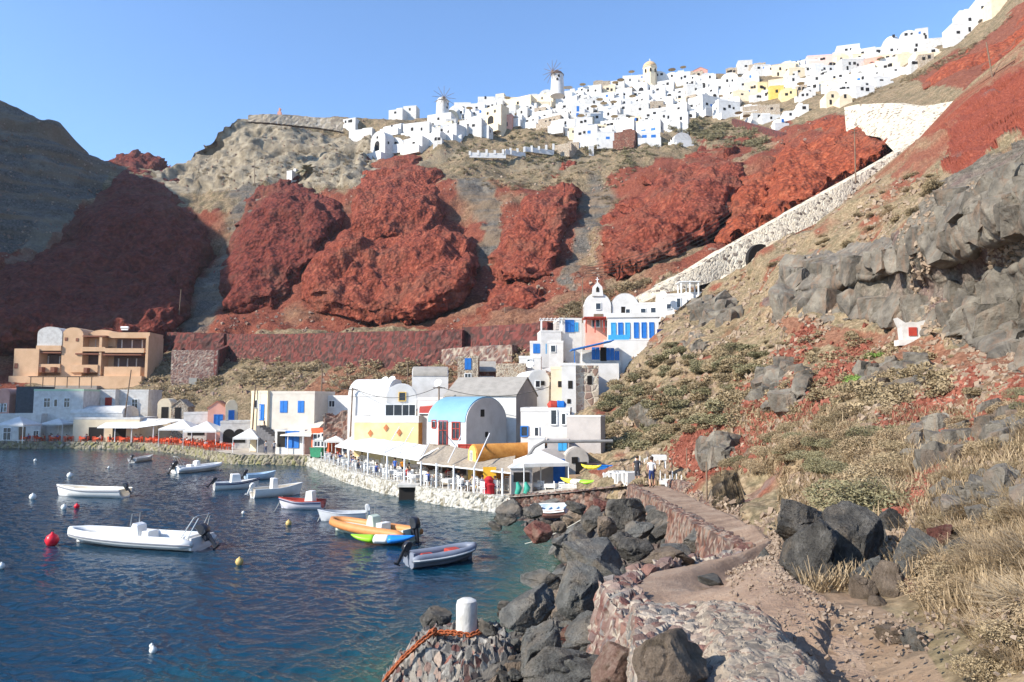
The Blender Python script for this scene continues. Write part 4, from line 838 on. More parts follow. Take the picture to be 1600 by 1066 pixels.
# px, py, w, h, Y, kind, label (None = one of the loose heap)
BD = [(1258,882,100,135,7.4,'k0','big pitted dark boulder leaning beside the dirt path'),(1328,862,100,140,7.7,'k3','tall pitted boulder leaning against the right of the biggest one'),(1292,905,50,70,7.2,'k2','wedge of dark rock between the two big pitted boulders'),(1245,815,100,85,9.6,'k1','dark boulder just behind the big pitted one'),(1345,845,75,70,8.6,'k2','black boulder with crumbling top right of the big pitted one'),
 (1250,905,60,50,8.3,'g1','grey rock wedged at the left foot of the big pitted boulder'),(1355,905,60,90,7.0,'g2','upright grey slab right of the big pitted boulder'),(1432,862,62,80,7.2,'g3','grey block with a sharp corner in the dry grass'),(1040,872,85,34,11.2,'b2','long reddish brown slab lying along the rim of the terrace'),(1385,820,50,50,9,'k4','dark rock above the big pitted boulders'),(1408,900,45,70,6.9,'g1','leaning grey rock in the row beside the path'),(1375,950,36,40,6.1,'b0','small brown stone in the row beside the path'),(1460,930,50,60,6.1,'b2','brown rock in the straw right of the path'),(1395,925,45,95,6.4,'b1','tall narrow brown slab standing by the path edge'),(1352,920,42,50,6.5,'b0','small tan slab against the path edge'),(1425,935,55,80,6.3,'r0','reddish upright rock by the path edge'),(1470,835,45,40,7.6,'r1','dark red rock in the grass above the grey block'),(1490,865,55,50,6.9,'g0','grey lump half buried in grass right of the grey block'),
 (1392,995,58,42,5.2,'b2','low brown rock at the path edge in front'),(1445,1015,70,62,4.9,'g4','rounded grey rock beside the low brown one at the path edge'),(1580,990,55,70,4.4,'r2','reddish boulder at the right border near the grass'),(1170,887,26,22,9.6,'r0','small dark red stone lying on the terrace'),(1110,905,60,22,9.0,'g1','flat grey stones at the rim of the terrace'),(1195,880,40,50,10,'g2','grey wedge rock between terrace and pitted boulder'),
 (1595,920,40,60,4.9,'g3','grey rock at the right border'),(1530,900,30,26,5.9,'r1','small red stone in the straw grass'),
 (1050,1050,118,140,3.9,'b1','large tan grey pointed block at the bottom, against the foreground wall'),(978,1050,100,85,5.4,'p0','pink conglomerate block at the bottom between grey ones'),(880,1045,150,90,7.4,'g1','big smooth grey slab at the bottom left of the pink block'),(930,1000,130,95,8.6,'g2','broad textured grey boulder above the pink block'),(840,1010,85,90,10,'g4','rough dark grey boulder right of the mooring post'),
 (905,920,75,95,13,'g3','tall faceted grey block pointing down, in the middle of the boulders'),(925,868,120,75,16.5,'g1','large flat topped pale grey boulder at the crest of the heap'),(845,905,80,40,17,'g2','grey slab reaching toward the green water'),(830,955,95,80,14.5,'g0','sharp peaked grey block standing over the water'),(950,905,70,70,14,'g4','rounded grey boulder right of the faceted block'),(960,960,60,45,11.5,'r1','dark red rough rock among the grey boulders'),(1010,925,45,60,11,'g0','grey rock against the terrace wall'),(1000,985,60,50,9.6,'g1','greenish grey rock below the mortared rubble wall'),(1010,950,50,70,9.8,'g3','lean grey rock touching the rubble wall'),
 (676,965,62,45,20,'k1','black craggy rock behind the mooring post'),(765,985,40,30,16,'k2','dark small rock right of the mooring post'),(800,960,60,40,17.5,'k3','dark rock wedged behind the sharp peaked block'),
 (985,800,70,60,31,'k1','black boulder under the corner of the harbour wall'),(1040,822,62,55,25,'k2','black faceted boulder below the path wall'),(1000,830,60,40,25,'g2','grey boulder left of the black faceted one'),(1090,845,80,45,18.5,'g1','long grey slab at the foot of the path wall'),(1050,865,60,40,17,'g3','grey rock above the crest of the heap'),(1000,860,70,45,19,'k4','dark block right of the pale crest boulder'),(945,820,40,36,29,'b0','tan grey rock among black ones near the beached boat'),(925,812,42,38,31,'k0','black rock beside the tan one'),(870,825,30,22,34,'b1','yellowish rock in front of the beached boat'),(836,828,50,34,36,'r0','weedy brown rock at the waterline left of the yellowish rock'),(880,845,36,26,30,'g0','small grey rock at the waterline'),(905,850,46,36,27,'k3','dark rock near the end of the mooring rope'),(970,845,50,36,23,'k1','black slab in the upper heap'),(795,812,46,30,42,'k2','black weedy rock at the foot of the quay corner'),(775,822,30,14,44,'k0','flat wet rock at the waterline by the quay corner'),(830,800,40,24,43,'k4','dark rock left of the beached boat'),
 (1025,800,40,26,29,'g4','grey block against the path wall'),(900,795,40,22,42,'k3','dark rock at the foot of the red harbour wall'),(940,790,40,24,40,'r1','red brown rock at the foot of the red harbour wall'),(1075,825,40,30,22,'r2','red rock fallen from the path wall')]
bi = 0
for px, py, w_, h_, Y, kk, lb in BD:
    me = BMESH[kk[0], int(kk[1]) % (5 if kk[0] in 'gk' else 3)]; o = bpy.data.objects.new('boulder', me); COL.objects.link(o)
    o.location = P(px, py, Y); sx = w_ / 2 / S(Y) * 1.12; sz = h_ / 2 / S(Y) * 1.12; o.scale = (sx, (sx + sz) / 2, sz); bi += 1
    r_ = random.Random(bi * 31); o.rotation_euler = (r_.uniform(-.3, .3), r_.uniform(-.3, .3), r_.uniform(0, 6.28))
    if abs(w_ - h_) > 35: o.rotation_euler = (r_.uniform(-.2, .2), r_.uniform(-.15, .15), r_.choice((0, PI)) + r_.uniform(-.3, .3))
    tag(o, lb, 'boulder')
# loose heap filling the shore
rnd = random.Random(5); cnt = 0
HE = 'loose rocks of the shore heap'
for k in range(4000):
    if cnt >= 210: break
    px = rnd.uniform(560, 1110); py = rnd.uniform(790, 1075)
    if not inpoly(np.array([px]), np.array([py]), [(770,815),(800,795),(960,790),(1060,810),(1120,845),(1000,870),(985,905),(1050,990),(1090,1090),(400,1090),(570,1050),(640,1000),(690,950),(780,950),(850,880),(880,850),(840,835)])[0]: continue
    o_, d_ = ray(px, py); h = bvS.ray_cast(o_, d_)
    if not h[0] or h[0].z < -.35: continue
    if 590 < px < 780 and 945 < py < 1060 and rnd.random() < .8: continue
    Y = h[0].y; s_ = rnd.choice((.12, .16, .2, .28, .36, .5)) * (1.3 if Y > 20 else .8) * (.6 + Y / 40)
    kk = rnd.choice('ggkkkbr'); me = BMESH[kk, rnd.randrange(5 if kk in 'gk' else 3)]; o = bpy.data.objects.new('loose_rock', me); COL.objects.link(o)
    o.location = h[0] + Vector((0, 0, s_ * .15)); o.scale = (s_ * rnd.uniform(.8, 1.4), s_ * rnd.uniform(.8, 1.3), s_ * rnd.uniform(.6, 1.1)); o.rotation_euler = (rnd.uniform(-.6, .6), rnd.uniform(-.6, .6), rnd.uniform(0, 6.3))
    tag(o, 'smaller loose rock filling the gaps of the boulder heap on the shore', 'rock', HE); cnt += 1
# ================================================================== buildings
WH = M('white_plaster', (.68, .66, .63), (.56, .54, .5), .8, .85, 6, .01)
WH2 = M('white_plaster_worn', (.62, .6, .56), (.47, .44, .4), 1.4, .9, 6, .02)
GY = M('grey_render_and_shade', (.42, .38, .35), (.33, .3, .28), .9, .9, 6, .02)  # plain grey render, also painted shade on side walls of white houses
CR = M('cream_plaster', (.72, .6, .42), (.62, .5, .34), .8, .9, 6, .02)
YE = M('yellow_plaster', (.78, .52, .14), (.66, .4, .08), .9, .9, 6, .02)
PYE = M('pale_yellow_plaster', (.76, .62, .33), (.66, .5, .24), .9, .9, 6, .02)
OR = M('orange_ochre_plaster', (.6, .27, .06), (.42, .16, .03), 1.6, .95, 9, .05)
PE = M('peach_plaster', (.66, .43, .26), (.56, .35, .2), .5, .9, 6, .02)
PK = M('pink_plaster', (.66, .34, .26), (.56, .27, .2), .9, .9)
BLU = M('blue_paint', (.02, .16, .5), (.015, .12, .4), 2, .5)
LBL = M('light_blue_paint', (.05, .33, .62), (.04, .27, .52), 2, .5)
SKY_ROOF = M('sky_blue_roof', (.2, .38, .5), (.16, .33, .45), .7, .6)
RED = M('red_paint', (.4, .05, .03), (.3, .035, .025), 3, .6)
GLS = M('window_glass', (.03, .035, .045), (.02, .022, .03), 3, .15, spec=.6)
DRK = M('dark_opening', (.015, .012, .01))
WOOD = M('weathered_wood', (.22, .15, .1), (.13, .09, .06), 3, .85, 12, .02)
WPT = M('white_paint', (.8, .8, .78), (.72, .72, .7), 3, .6)
GRN = M('green_paint', (.03, .2, .1), (.02, .14, .07), 3, .6)
ROOFG = M('grey_cement_roof', (.34, .31, .27), (.25, .23, .2), 1.2, .9, 8, .03)
REED = M('reed_roof', (.42, .35, .26), (.24, .19, .14), 5, .95, 14, .05)
STO = stone_mat('house_stone', [(.4, .33, .24), (.3, .2, .14), (.5, .42, .32), (.22, .16, .12), (.42, .3, .2)], (.52, .45, .35), False, False, 2.6, .06)
STR = stone_mat('red_house_stone', [(.2, .07, .05), (.3, .12, .08), (.13, .05, .04), (.38, .24, .17)], (.12, .07, .05), False, False, 2.4, .08)
CANV = M('white_canvas', (.66, .64, .6), (.55, .53, .49), 1.2, .9)
FACE = {'f': (Vector((0, -1, 0)), 0), 'r': (Vector((1, 0, 0)), PI / 2), 'l': (Vector((-1, 0, 0)), -PI / 2), 'b': (Vector((0, 1, 0)), PI)}
def wall_shape(b, w, d, h, roof, rise, ov=0):
    if roof == 'vx':        # barrel vault along x: arch on the two side walls
        pr = [(-d / 2, 0), (d / 2, 0)] + [(d / 2 * math.cos(PI * k / 14), h + rise * math.sin(PI * k / 14)) for k in range(15)]
        b.prism(pr, 'x', -w / 2, w / 2)
    elif roof == 'vy':
        pr = [(-w / 2, 0), (w / 2, 0)] + [(w / 2 * math.cos(PI * k / 14), h + rise * math.sin(PI * k / 14)) for k in range(15)]
        b.prism(pr, 'y', -d / 2, d / 2)
    elif roof == 'gx': b.prism([(-d / 2, 0), (d / 2, 0), (d / 2, h), (0, h + rise), (-d / 2, h)], 'x', -w / 2, w / 2)
    elif roof == 'gy': b.prism([(-w / 2, 0), (w / 2, 0), (w / 2, h), (0, h + rise), (-w / 2, h)], 'y', -d / 2, d / 2)
    else: b.bb(-w / 2, w / 2, -d / 2, d / 2, 0, h)
def opening(root, base, w, d, face, u, v, ow, oh, kind, small):
    """door / window / shutter as its own part; v = height of the sill, u = -1..1 across the wall"""
    n, a = FACE[face]; half = (w if face in 'fb' else d) / 2; off = (d if face in 'fb' else w) / 2
    side = Vector((math.cos(a), math.sin(a), 0)); c = n * off + side * (u * half)
    z0 = v; A = Matrix.Rotation(a, 3, 'Z')
    colour = {'w': GLS, 'd': DRK, 'b': BLU, 'l': LBL, 'r': RED, 'g': GRN, 'n': WOOD, 'B': BLU, 'D': WOOD, 'a': DRK, 'W': GLS, 'y': GLS, 'R': GLS}[kind[0]]
    frame = {'w': WPT, 'd': None, 'b': BLU, 'l': LBL, 'r': RED, 'g': GRN, 'n': None, 'B': BLU, 'D': None, 'a': None, 'W': BLU, 'y': YE, 'R': RED}[kind[0]]
    door = kind[0] in 'BDn' or oh > 1.75 and kind[0] != 'a'
    nm = 'door' if door else ('shutter' if kind[0] in 'bl' else 'window')
    if kind[0] == 'a': nm = 'arched_opening'
    b = MB()
    if kind[0] == 'a':
        pr = [(-ow / 2, 0), (ow / 2, 0)] + [(ow / 2 * math.cos(PI * k / 8), oh - ow / 2 + ow / 2 * math.sin(PI * k / 8)) for k in range(9)]
        b.prism(pr, 'y', -.05, .05)
    elif small or frame is None or nm == 'shutter':
        if nm == 'shutter' and not small:
            for s_ in (-1, 1): b.bb(min(0, s_ * ow / 2), max(0, s_ * ow / 2) - (.03 if s_ < 0 else 0), -.07, .05, 0, oh)
        else: b.bb(-ow / 2, ow / 2, -.05, .05, 0, oh)
    else:
        t = .09
        b.bb(-ow / 2 - t, -ow / 2, -.09, .05, -t, oh + t); b.bb(ow / 2, ow / 2 + t, -.09, .05, -t, oh + t); b.bb(-ow / 2, ow / 2, -.09, .05, oh, oh + t); b.bb(-ow / 2, ow / 2, -.12, .05, -t, 0)
        if ow > .7: b.bb(-.03, .03, -.08, .03, 0, oh)
        if oh > 1.3 and ow > .5: b.bb(-ow / 2, ow / 2, -.075, .02, oh * .6, oh * .6 + .06)
    o = b.build(nm, colour if (small or frame is None or nm == 'shutter') else frame, root)
    o.location = base + c + Vector((0, 0, z0)); o.rotation_euler = (0, 0, a)
    if not (small or frame is None or nm == 'shutter'):
        g = MB(); g.bb(-ow / 2, ow / 2, -.04, .04, 0, oh); go = g.build('pane', colour, o)
    return o
def vault_cap(w, d, h, rise, ax, t=.12, ov=.06):
    b = MB(); W = d if ax == 'vx' else w; Lh = (w if ax == 'vx' else d) / 2 - .1
    o_ = [((W / 2 + ov) * math.cos(PI * k / 14), h + (rise + t) * math.sin(PI * k / 14)) for k in range(15)]
    i_ = [((W / 2 - .02) * math.cos(PI * k / 14), h + (rise - .02) * math.sin(PI * k / 14)) for k in range(15)]
    b.prism(o_ + i_[::-1], 'x' if ax == 'vx' else 'y', -Lh, Lh); return b
def house(name, loc, w, d, h, rot=0, roof='flat', rise=None, wall=WH, roofm=None, ops=(), label='', cat='house', small=False, sink=2.0, group=None, extra=(), parapet=.35, side=None):
    """one building: its own wall, roof, doors, windows. loc = foot of the front wall's middle"""
    R3 = Matrix.Rotation(rot, 3, 'Z'); loc = Vector(loc) + R3 @ Vector((0, d / 2, 0))
    r = empty(name, loc, rot, label, cat, group)
    rise = rise if rise is not None else (w if roof in ('vy', 'gy') else d) / 2 * .9
    b = MB(); wall_shape(b, w, d, h + sink, roof, rise)
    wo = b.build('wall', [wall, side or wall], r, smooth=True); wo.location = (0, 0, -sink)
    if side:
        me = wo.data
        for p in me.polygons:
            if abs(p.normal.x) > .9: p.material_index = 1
    if roof in ('vx', 'vy') and (roofm or not small):
        vc = vault_cap(w, d, h, rise, roof).build('roof', roofm or wall, r, smooth=True)
    elif roof in ('gx', 'gy'):
        g = MB(); W = d if roof == 'gx' else w; Lh = (w if roof == 'gx' else d) / 2 + .1
        g.prism([(-W / 2 - .15, h - .12), (0, h + rise + .02), (W / 2 + .15, h - .12), (W / 2 + .15, h + .03), (0, h + rise + .18), (-W / 2 - .15, h + .03)], 'x' if roof == 'gx' else 'y', -Lh, Lh); g.build('roof', roofm or wall, r)
    elif roof == 'flat' and parapet:
        g = MB(); t = .22
        g.bb(-w / 2 - .03, w / 2 + .03, -d / 2 - .03, -d / 2 + t, h, h + parapet); g.bb(-w / 2 - .03, w / 2 + .03, d / 2 - t, d / 2 + .03, h, h + parapet)
        g.bb(-w / 2 - .03, -w / 2 + t, -d / 2 + t, d / 2 - t, h, h + parapet); g.bb(w / 2 - t, w / 2 + .03, -d / 2 + t, d / 2 - t, h, h + parapet)
        g.bb(-w / 2 + t, w / 2 - t, -d / 2 + t, d / 2 - t, h, h + .06)
        g.build('parapet', [roofm or wall], r)
    elif roof == 'dome':
        g = MB(); rr = min(w, d) * .48; g.lathe((0, 0, h), [(rr * math.cos(a), rr * .95 * math.sin(a)) for a in [PI / 2 * k / 8 for k in range(8)]] + [(.02, rr * .95)], 20); g.build('roof', roofm or wall, r, smooth=True)
    for f, u, v, ow, oh, k in ops: opening(r, Vector((0, 0, 0)), w, d, f, u, v, ow, oh, k, small)
    return r
def HP(px, py, Y): return P(px, py, Y)
def hp(name, px, py, Y, wpx, hpx, d, rot=0, **kw):
    s_ = S(Y); return house(name, P(px, py, Y), wpx / s_ / max(.5, math.cos(rot)), d, hpx / s_, rot, **kw)
R = math.radians
# ---------------- lower village: left end
h_ = hp('apartment_building', 88, 690, 125, 74, 78, 7, R(4), wall=WH2, ops=[('f',-.45,6.0,1.0,1.5,'w'),('f',.35,6.0,.9,1.5,'w'),('f',-.1,6.1,.5,1.2,'w')], label='tall white two storey block with pale green parapet behind the left quay', cat='building', roofm=M('pale_green_band', (.45, .6, .42), (.38, .52, .36)), sink=5)
hp('village_house', 150, 640, 131, 56, 28, 6, R(4), wall=WH2, ops=[('f',-.6,.6,1.3,1.6,'r'),('f',.05,0,1.0,2.1,'D'),('f',.65,.6,1.0,1.5,'r')], label='worn white house with brown shuttered windows right of the tall white block', sink=6)
hp('village_house', 208, 642, 133, 44, 30, 6, R(4), wall=WH2, ops=[('f',.1,.3,1.0,1.8,'w')], label='small worn white house right of the brown shuttered one, behind the mast', sink=6)
hp('stone_store', 42, 633, 130, 34, 28, 5, R(4), wall=M('dark_grey_stone', (.07, .075, .085), (.045, .05, .055), 2), label='dark grey stone store wedged left of the tall white block', cat='store', sink=6, parapet=.1)
hp('village_house', 2, 652, 130, 22, 34, 6, R(0), wall=PK, roof='vy', ops=[('f',-.2,1,.9,1.4,'w'),('f',.3,1,.9,1.4,'w')], label='reddish arched house cut off by the left border', sink=4)
hp('village_house', 30, 690, 123, 62, 40, 5, R(3), wall=WH2, ops=[('f',.1,.3,1.2,2.2,'D'),('f',.8,.6,.8,1.2,'w'),('f',-.6,.3,1.2,2.0,'w')], label='low white house behind the lone parasol at the far left', sink=5)
hp('restaurant_building', 165, 690, 121, 100, 34, 7, R(3), wall=CR, roof='flat', roofm=WH2, ops=[('f',-.3,.2,2.4,2.2,'d'),('f',.4,.2,2.2,2.2,'d')], label='cream restaurant building with white roof behind the red chairs', cat='restaurant', sink=5)
hp('village_house', 150, 655, 125, 80, 9, 6, R(3), wall=WH2, roof='vx', rise=1.2, label='low white vaulted roof building behind the cream restaurant', sink=3)
hp('ruined_house', 256, 655, 130, 20, 22, 4, R(8), wall=CR, roof='vy', ops=[('f',.1,.2,1.2,2.0,'d')], label='small sandy arched ruin with a gaping doorway, left one of the pair', cat='ruin', sink=5)
hp('ruined_house', 280, 656, 128, 24, 20, 4, R(8), wall=STO, roof='gy', rise=1.2, ops=[('f',-.2,.2,1.0,2.0,'d')], label='small stone ruin with pointed top, right one of the pair', cat='ruin', sink=5)
hp('cafe_building', 308, 690, 116, 42, 42, 5, R(8), wall=WH2, ops=[('f',-.1,1.0,2.6,1.8,'d')], label='white flat cafe with dark serving opening right of the sandy ruins', cat='cafe', sink=5)
hp('village_house', 338, 668, 115, 26, 30, 4, R(10), wall=PK, roof='gy', rise=1.0, roofm=M('terracotta_tiles', (.45, .2, .12), (.32, .13, .08), 4), ops=[('f',.2,.1,1.2,1.9,'B')], label='tiny terracotta roofed house with bright blue door', sink=5)
hp('village_house', 361, 664, 112, 16, 26, 6, R(22), wall=CR, roof='vy', rise=1.2, side=GY, ops=[('f',0,.3,.7,1.9,'b'),('r',-.3,.5,1.1,1.5,'b'),('r',.4,.5,1.1,1.5,'b')], label='narrow vaulted house with grey side and blue windows, left of the cream cube', sink=5)
hp('boat_garage', 374, 692, 104, 56, 30, 5, R(12), wall=WH2, ops=[('f',-.55,0,1.6,2.0,'a'),('f',.0,0,1.6,2.0,'a')], label='whitewashed terrace block with two round boat arches beside the stair', cat='boat garage', sink=5)
hp('village_house', 447, 668, 97, 92, 52, 6, R(-12), wall=M('shaded_cream_plaster', (.6, .54, .46), (.5, .45, .38), .8), ops=[('f',-.1,2.0,1.1,1.6,'b'),('f',.52,2.0,.9,1.6,'b')], label='large cream cube house with two blue shutters on its broad face', sink=5)  # shaded broad face, its shade put into a greyer plaster
hp('village_house', 404, 667, 98, 32, 52, 4, R(-30), wall=CR, ops=[('f',.35,1.0,.8,2.0,'B'),('f',-.4,2.6,.6,1.0,'w')], label='bright cream end block with tall blue door adjoining the large cream cube', sink=5)
hp('village_house', 508, 640, 100, 74, 18, 5, R(-12), wall=WH, ops=[('f',-.7,.3,.9,1.2,'w'),('f',.3,.4,.8,.8,'w')], label='low white house strung out right of the cream cube', sink=3)
hp('kiosk', 500, 700, 90, 30, 26, 3, R(-15), wall=M('orange_red_paint', (.6, .13, .05), (.5, .1, .04)), ops=[('f',-.3,.2,1.0,1.5,'w'),('f',.4,.2,.8,1.6,'w')], label='orange red kiosk behind the small white parasols', cat='kiosk', sink=5)
hp('taverna_building', 452, 700, 93, 50, 24, 4, R(-15), wall=WH2, ops=[('f',.2,.1,1.8,2.0,'b'),('f',-.5,.1,1.4,2.0,'d')], label='white taverna front with blue doorway under the pale awning', cat='taverna', sink=5)
# stairs with white side wall in front of the cream cube
b = MB()
for k in range(12): b.bb(k * .45, (k + 1) * .45, 0, 1.8, -.6, 3.4 - k * .28)
st = b.build('stone_stairs', M('stair_stone', (.16, .15, .15), (.1, .095, .095), 3)); st.location = P(400, 705, 96) ; st.rotation_euler = (0, 0, -.25); tag(st, 'dark flight of stone steps coming down beside the cream cube house', 'stairs')
# rubble ruin, yellow wall
ribbon('rubble_wall', [(505,652,88),(530,645,88),(556,650,87)], [(505,690,86),(530,692,86),(556,695,85)], 2.5, RB_red, .5, .25, 1, 'broken red rubble wall between the taverna awning and the yellow wall', 'wall', rough_top=1.2)
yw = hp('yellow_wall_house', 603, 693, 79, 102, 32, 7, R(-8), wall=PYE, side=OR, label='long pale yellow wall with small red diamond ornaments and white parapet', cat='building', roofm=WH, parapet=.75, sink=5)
for u, v in ((-.5, 1.1), (.42, 1.2), (.0, 1.7)):
    b = MB(); b.prism([(-.3, 0), (0, -.4), (.3, 0), (0, .4)], 'y', -.05, .05); b.prism([(-.12, .0), (0, -.14), (.12, 0), (0, .14)], 'y', -.08, .05) ; o = b.build('diamond_ornament', M('ornament_red', (.55, .2, .08), (.45, .15, .05)), yw)
    o.location = (u * 3.6, -3.52, v)
hp('village_house', 575, 652, 84, 66, 32, 6, R(-10), wall=WH, roof='vx', rise=2.0, ops=[('r',.3,1.0,.8,1.0,'w')], label='plain white vaulted house behind the left half of the yellow wall', sink=5)
hp('village_house', 627, 652, 82, 46, 30, 8, R(8), wall=WH, roof='vy', side=GY, ops=[('f',.05,1.9,.7,.9,'y'),('f',-.5,.2,1.8,1.2,'w'),('f',.5,.2,1.4,1.2,'w')], label='white arched house with small yellow framed window above the yellow wall', sink=5)
hp('village_house', 600, 615, 92, 34, 18, 5, R(0), wall=WH, ops=[('f',.2,.3,.6,.8,'w')], label='small white cube with two round dishes on its roof', sink=4)
hp('village_house', 672, 652, 80, 40, 26, 6, R(-8), wall=WH, ops=[('f',0,.2,2.4,1.0,'d')], label='white house behind the red awning', sink=5)
hp('village_house', 672, 606, 102, 56, 18, 6, R(5), wall=WH, roof='vx', rise=1.4, roofm=ROOFG, label='low house with long grey vault roof left of the stone tower', sink=3)
hp('stone_tower_house', 731, 602, 100, 32, 42, 4, R(0), wall=STO, side=STR, ops=[('f',0,2.2,.9,1.6,'b'),('f',.0,.3,.8,1.3,'w')], label='narrow stone tower house with pale blue window', sink=4)
hp('village_house', 760, 606, 104, 30, 26, 5, R(5), wall=STR, roof='gx', rise=1.4, roofm=ROOFG, ops=[('f',0,.3,2.0,1.3,'w')], label='dark stone house with white glazed porch right of the stone tower', sink=3)
hp('village_house', 798, 606, 99, 46, 34, 6, R(-8), wall=STO, label='broad tan stone house without windows, behind the white arched house', sink=4)
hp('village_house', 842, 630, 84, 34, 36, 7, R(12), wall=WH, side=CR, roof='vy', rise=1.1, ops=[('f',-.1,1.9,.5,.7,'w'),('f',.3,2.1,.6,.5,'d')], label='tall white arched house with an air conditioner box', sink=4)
hp('village_house', 873, 640, 83, 24, 62, 6, R(-6), wall=CR, ops=[('f',.2,2.6,.5,.7,'d')], label='tall narrow cream house between the white arch and the white tower block', sink=4)
hp('village_house', 889, 640, 82, 22, 68, 5, R(-4), wall=WH, ops=[('f',.2,2.4,.5,.9,'d'),('f',0,.7,.4,.5,'d')], label='tall white tower block left of the patchy stone gable', sink=4)
hp('village_house', 918, 636, 82.5, 36, 60, 7, R(10), wall=stone_mat('patchy_plaster_stone', [(.66, .58, .46), (.7, .62, .5), (.3, .14, .1), (.64, .55, .42), (.6, .5, .38)], (.66, .58, .45), False, False, 1.4, .05), side=STR, ops=[('f',.2,2.6,.55,1.0,'d')], label='patchy plastered stone house whose right side is dark red rubble', sink=4)
hp('village_house', 854, 556, 112, 52, 20, 5, R(-4), wall=WH, ops=[('f',-.6,.4,1.1,1.5,'b'),('f',-.15,.3,.8,1.6,'l'),('f',.4,.6,.7,1.0,'w')], label='low white house with two blue shutters below the pergola terrace', sink=4)
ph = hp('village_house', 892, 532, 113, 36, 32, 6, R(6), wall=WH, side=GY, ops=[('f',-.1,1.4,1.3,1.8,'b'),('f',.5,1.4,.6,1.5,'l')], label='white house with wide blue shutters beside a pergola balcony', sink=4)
hp('terrace_block', 861, 535, 112, 32, 16, 5, R(4), wall=WH, parapet=.3, label='white terrace block carrying the timber pergola', cat='terrace', sink=4)
b = MB()
for x in (-1.6, 1.6):
    for y in (0, 2.2): b.bb(x - .08, x + .08, y - .08, y + .08, 0, 2.1)
for k in range(7): b.bb(-1.8 + k * .6 - .05, -1.8 + k * .6 + .05, -.3, 2.5, 2.15, 2.25)
b.bb(-1.9, 1.9, -.08, .08, 2.05, 2.15); b.bb(-1.9, 1.9, 2.12, 2.28, 2.05, 2.15)
pg = b.build('pergola', WPT); pg.location = P(862, 519, 112.5); tag(pg, 'white timber pergola on the terrace left of the blue shuttered house', 'pergola')
# pink terrace house and the main white house
hp('village_house', 938, 540, 98, 44, 36, 5, R(-4), wall=PK, ops=[('f',-.3,2.6,1.0,1.2,'w'),('f',.4,2.6,.8,1.2,'w')], label='pink house with red timber porch left of the big blue shuttered house', sink=3)
b = MB()
for x in (-1.9, -.7, .5, 1.7): b.bb(x - .07, x + .07, -.07, .07, 0, 2.0)
b.bb(-2.2, 4.6, -.5, 2.6, 2.0, 2.12)
rp = b.build('red_porch', RED); rp.location = P(938, 520, 95.5); tag(rp, 'red timber porch roof on thin red posts over the pink terrace', 'porch')
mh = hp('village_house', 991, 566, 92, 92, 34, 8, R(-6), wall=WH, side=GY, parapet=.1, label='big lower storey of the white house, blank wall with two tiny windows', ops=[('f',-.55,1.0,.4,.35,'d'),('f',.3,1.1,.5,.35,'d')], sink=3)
mh['label'] = 'big white two storey house with a row of six blue shutters on the slope'
s_ = S(92); z1 = 34 / s_
b = MB(); w_ = 80 / s_; b.bb(-w_ / 2, w_ / 2, 1.2 - 4, 4, z1 + .06, z1 + .06 + 3.1); up = b.build('upper_storey', [WH], mh)
b = MB(); b.bb(-w_ / 2 - .12, w_ / 2 + .2, 1.05 - 4, 4.1, z1 + 3.16, z1 + 3.75); b.build('roof', WH, mh)
for u, k in ((-.78,'l'),(-.5,'b'),(-.22,'l'),(.12,'b'),(.42,'b'),(.72,'b')):
    o = opening(mh, Vector((0, 1.2, 0)), w_, 8, 'f', u, z1 + .5, .46, 1.9, k, False)
b = MB(); b.bb(-w_ / 2, -.6, -4, -3.9, z1, z1 + .75); b.build('balcony_rail', LBL, mh)
hp('annexe', 1067, 546, 96, 40, 40, 12, R(-14), wall=GY, roofm=WH, label='grey shaded side wing with white coping to the right of the big shuttered house', cat='house', sink=4, parapet=.2)  # grey wall holds the painted shade of the house's right side
b = MB(); b.prism([(-1.7, -1.5), (1.6, -1.5), (1.8, .9), (1.2, 1.1), (-1.6, 1.0)], 'y', 0, .15); bt = b.build('blue_tarpaulin', M('navy_fabric', (.012, .02, .13), (.008, .014, .09))); bt.location = P(1047, 527, 89.5); tag(bt, 'navy blue tarpaulin hanging on the grey side wing', 'tarpaulin')
hp('village_house', 940, 568, 92, 60, 20, 5, R(-3), wall=WH2, parapet=.1, ops=[('f',-.3,.5,1.0,1.6,'b'),('f',.1,.3,.8,1.8,'d'),('f',.45,.4,1.0,1.6,'b'),('f',.8,.4,.6,1.2,'b')], label='low white house with blue doors under the slanting blue awning', sink=3)
b = MB(); b.prism([(-2.6, 0), (2.7, 1.2), (2.7, 1.32), (-2.6, .12)], 'y', 0, 3.2); b.bb(-2.3, -2.2, .1, .2, -1.9, .1); aw = b.build('blue_awning', M('awning_blue', (.03, .17, .5), (.02, .14, .42))); aw.location = P(926, 547, 88.5); tag(aw, 'slanting bright blue awning left below the big white house', 'awning')
hp('garden_wall', 925, 582, 88, 84, 14, 3, R(-2), wall=WH, label='white terrace wall under the blue awning', cat='wall', parapet=0, sink=5)
hp('village_house', 828, 572, 100, 34, 12, 4, R(-4), wall=WH, ops=[('f',0,.2,.7,.7,'w')], label='tiny white cube between stone house and low blue shuttered house', sink=4)
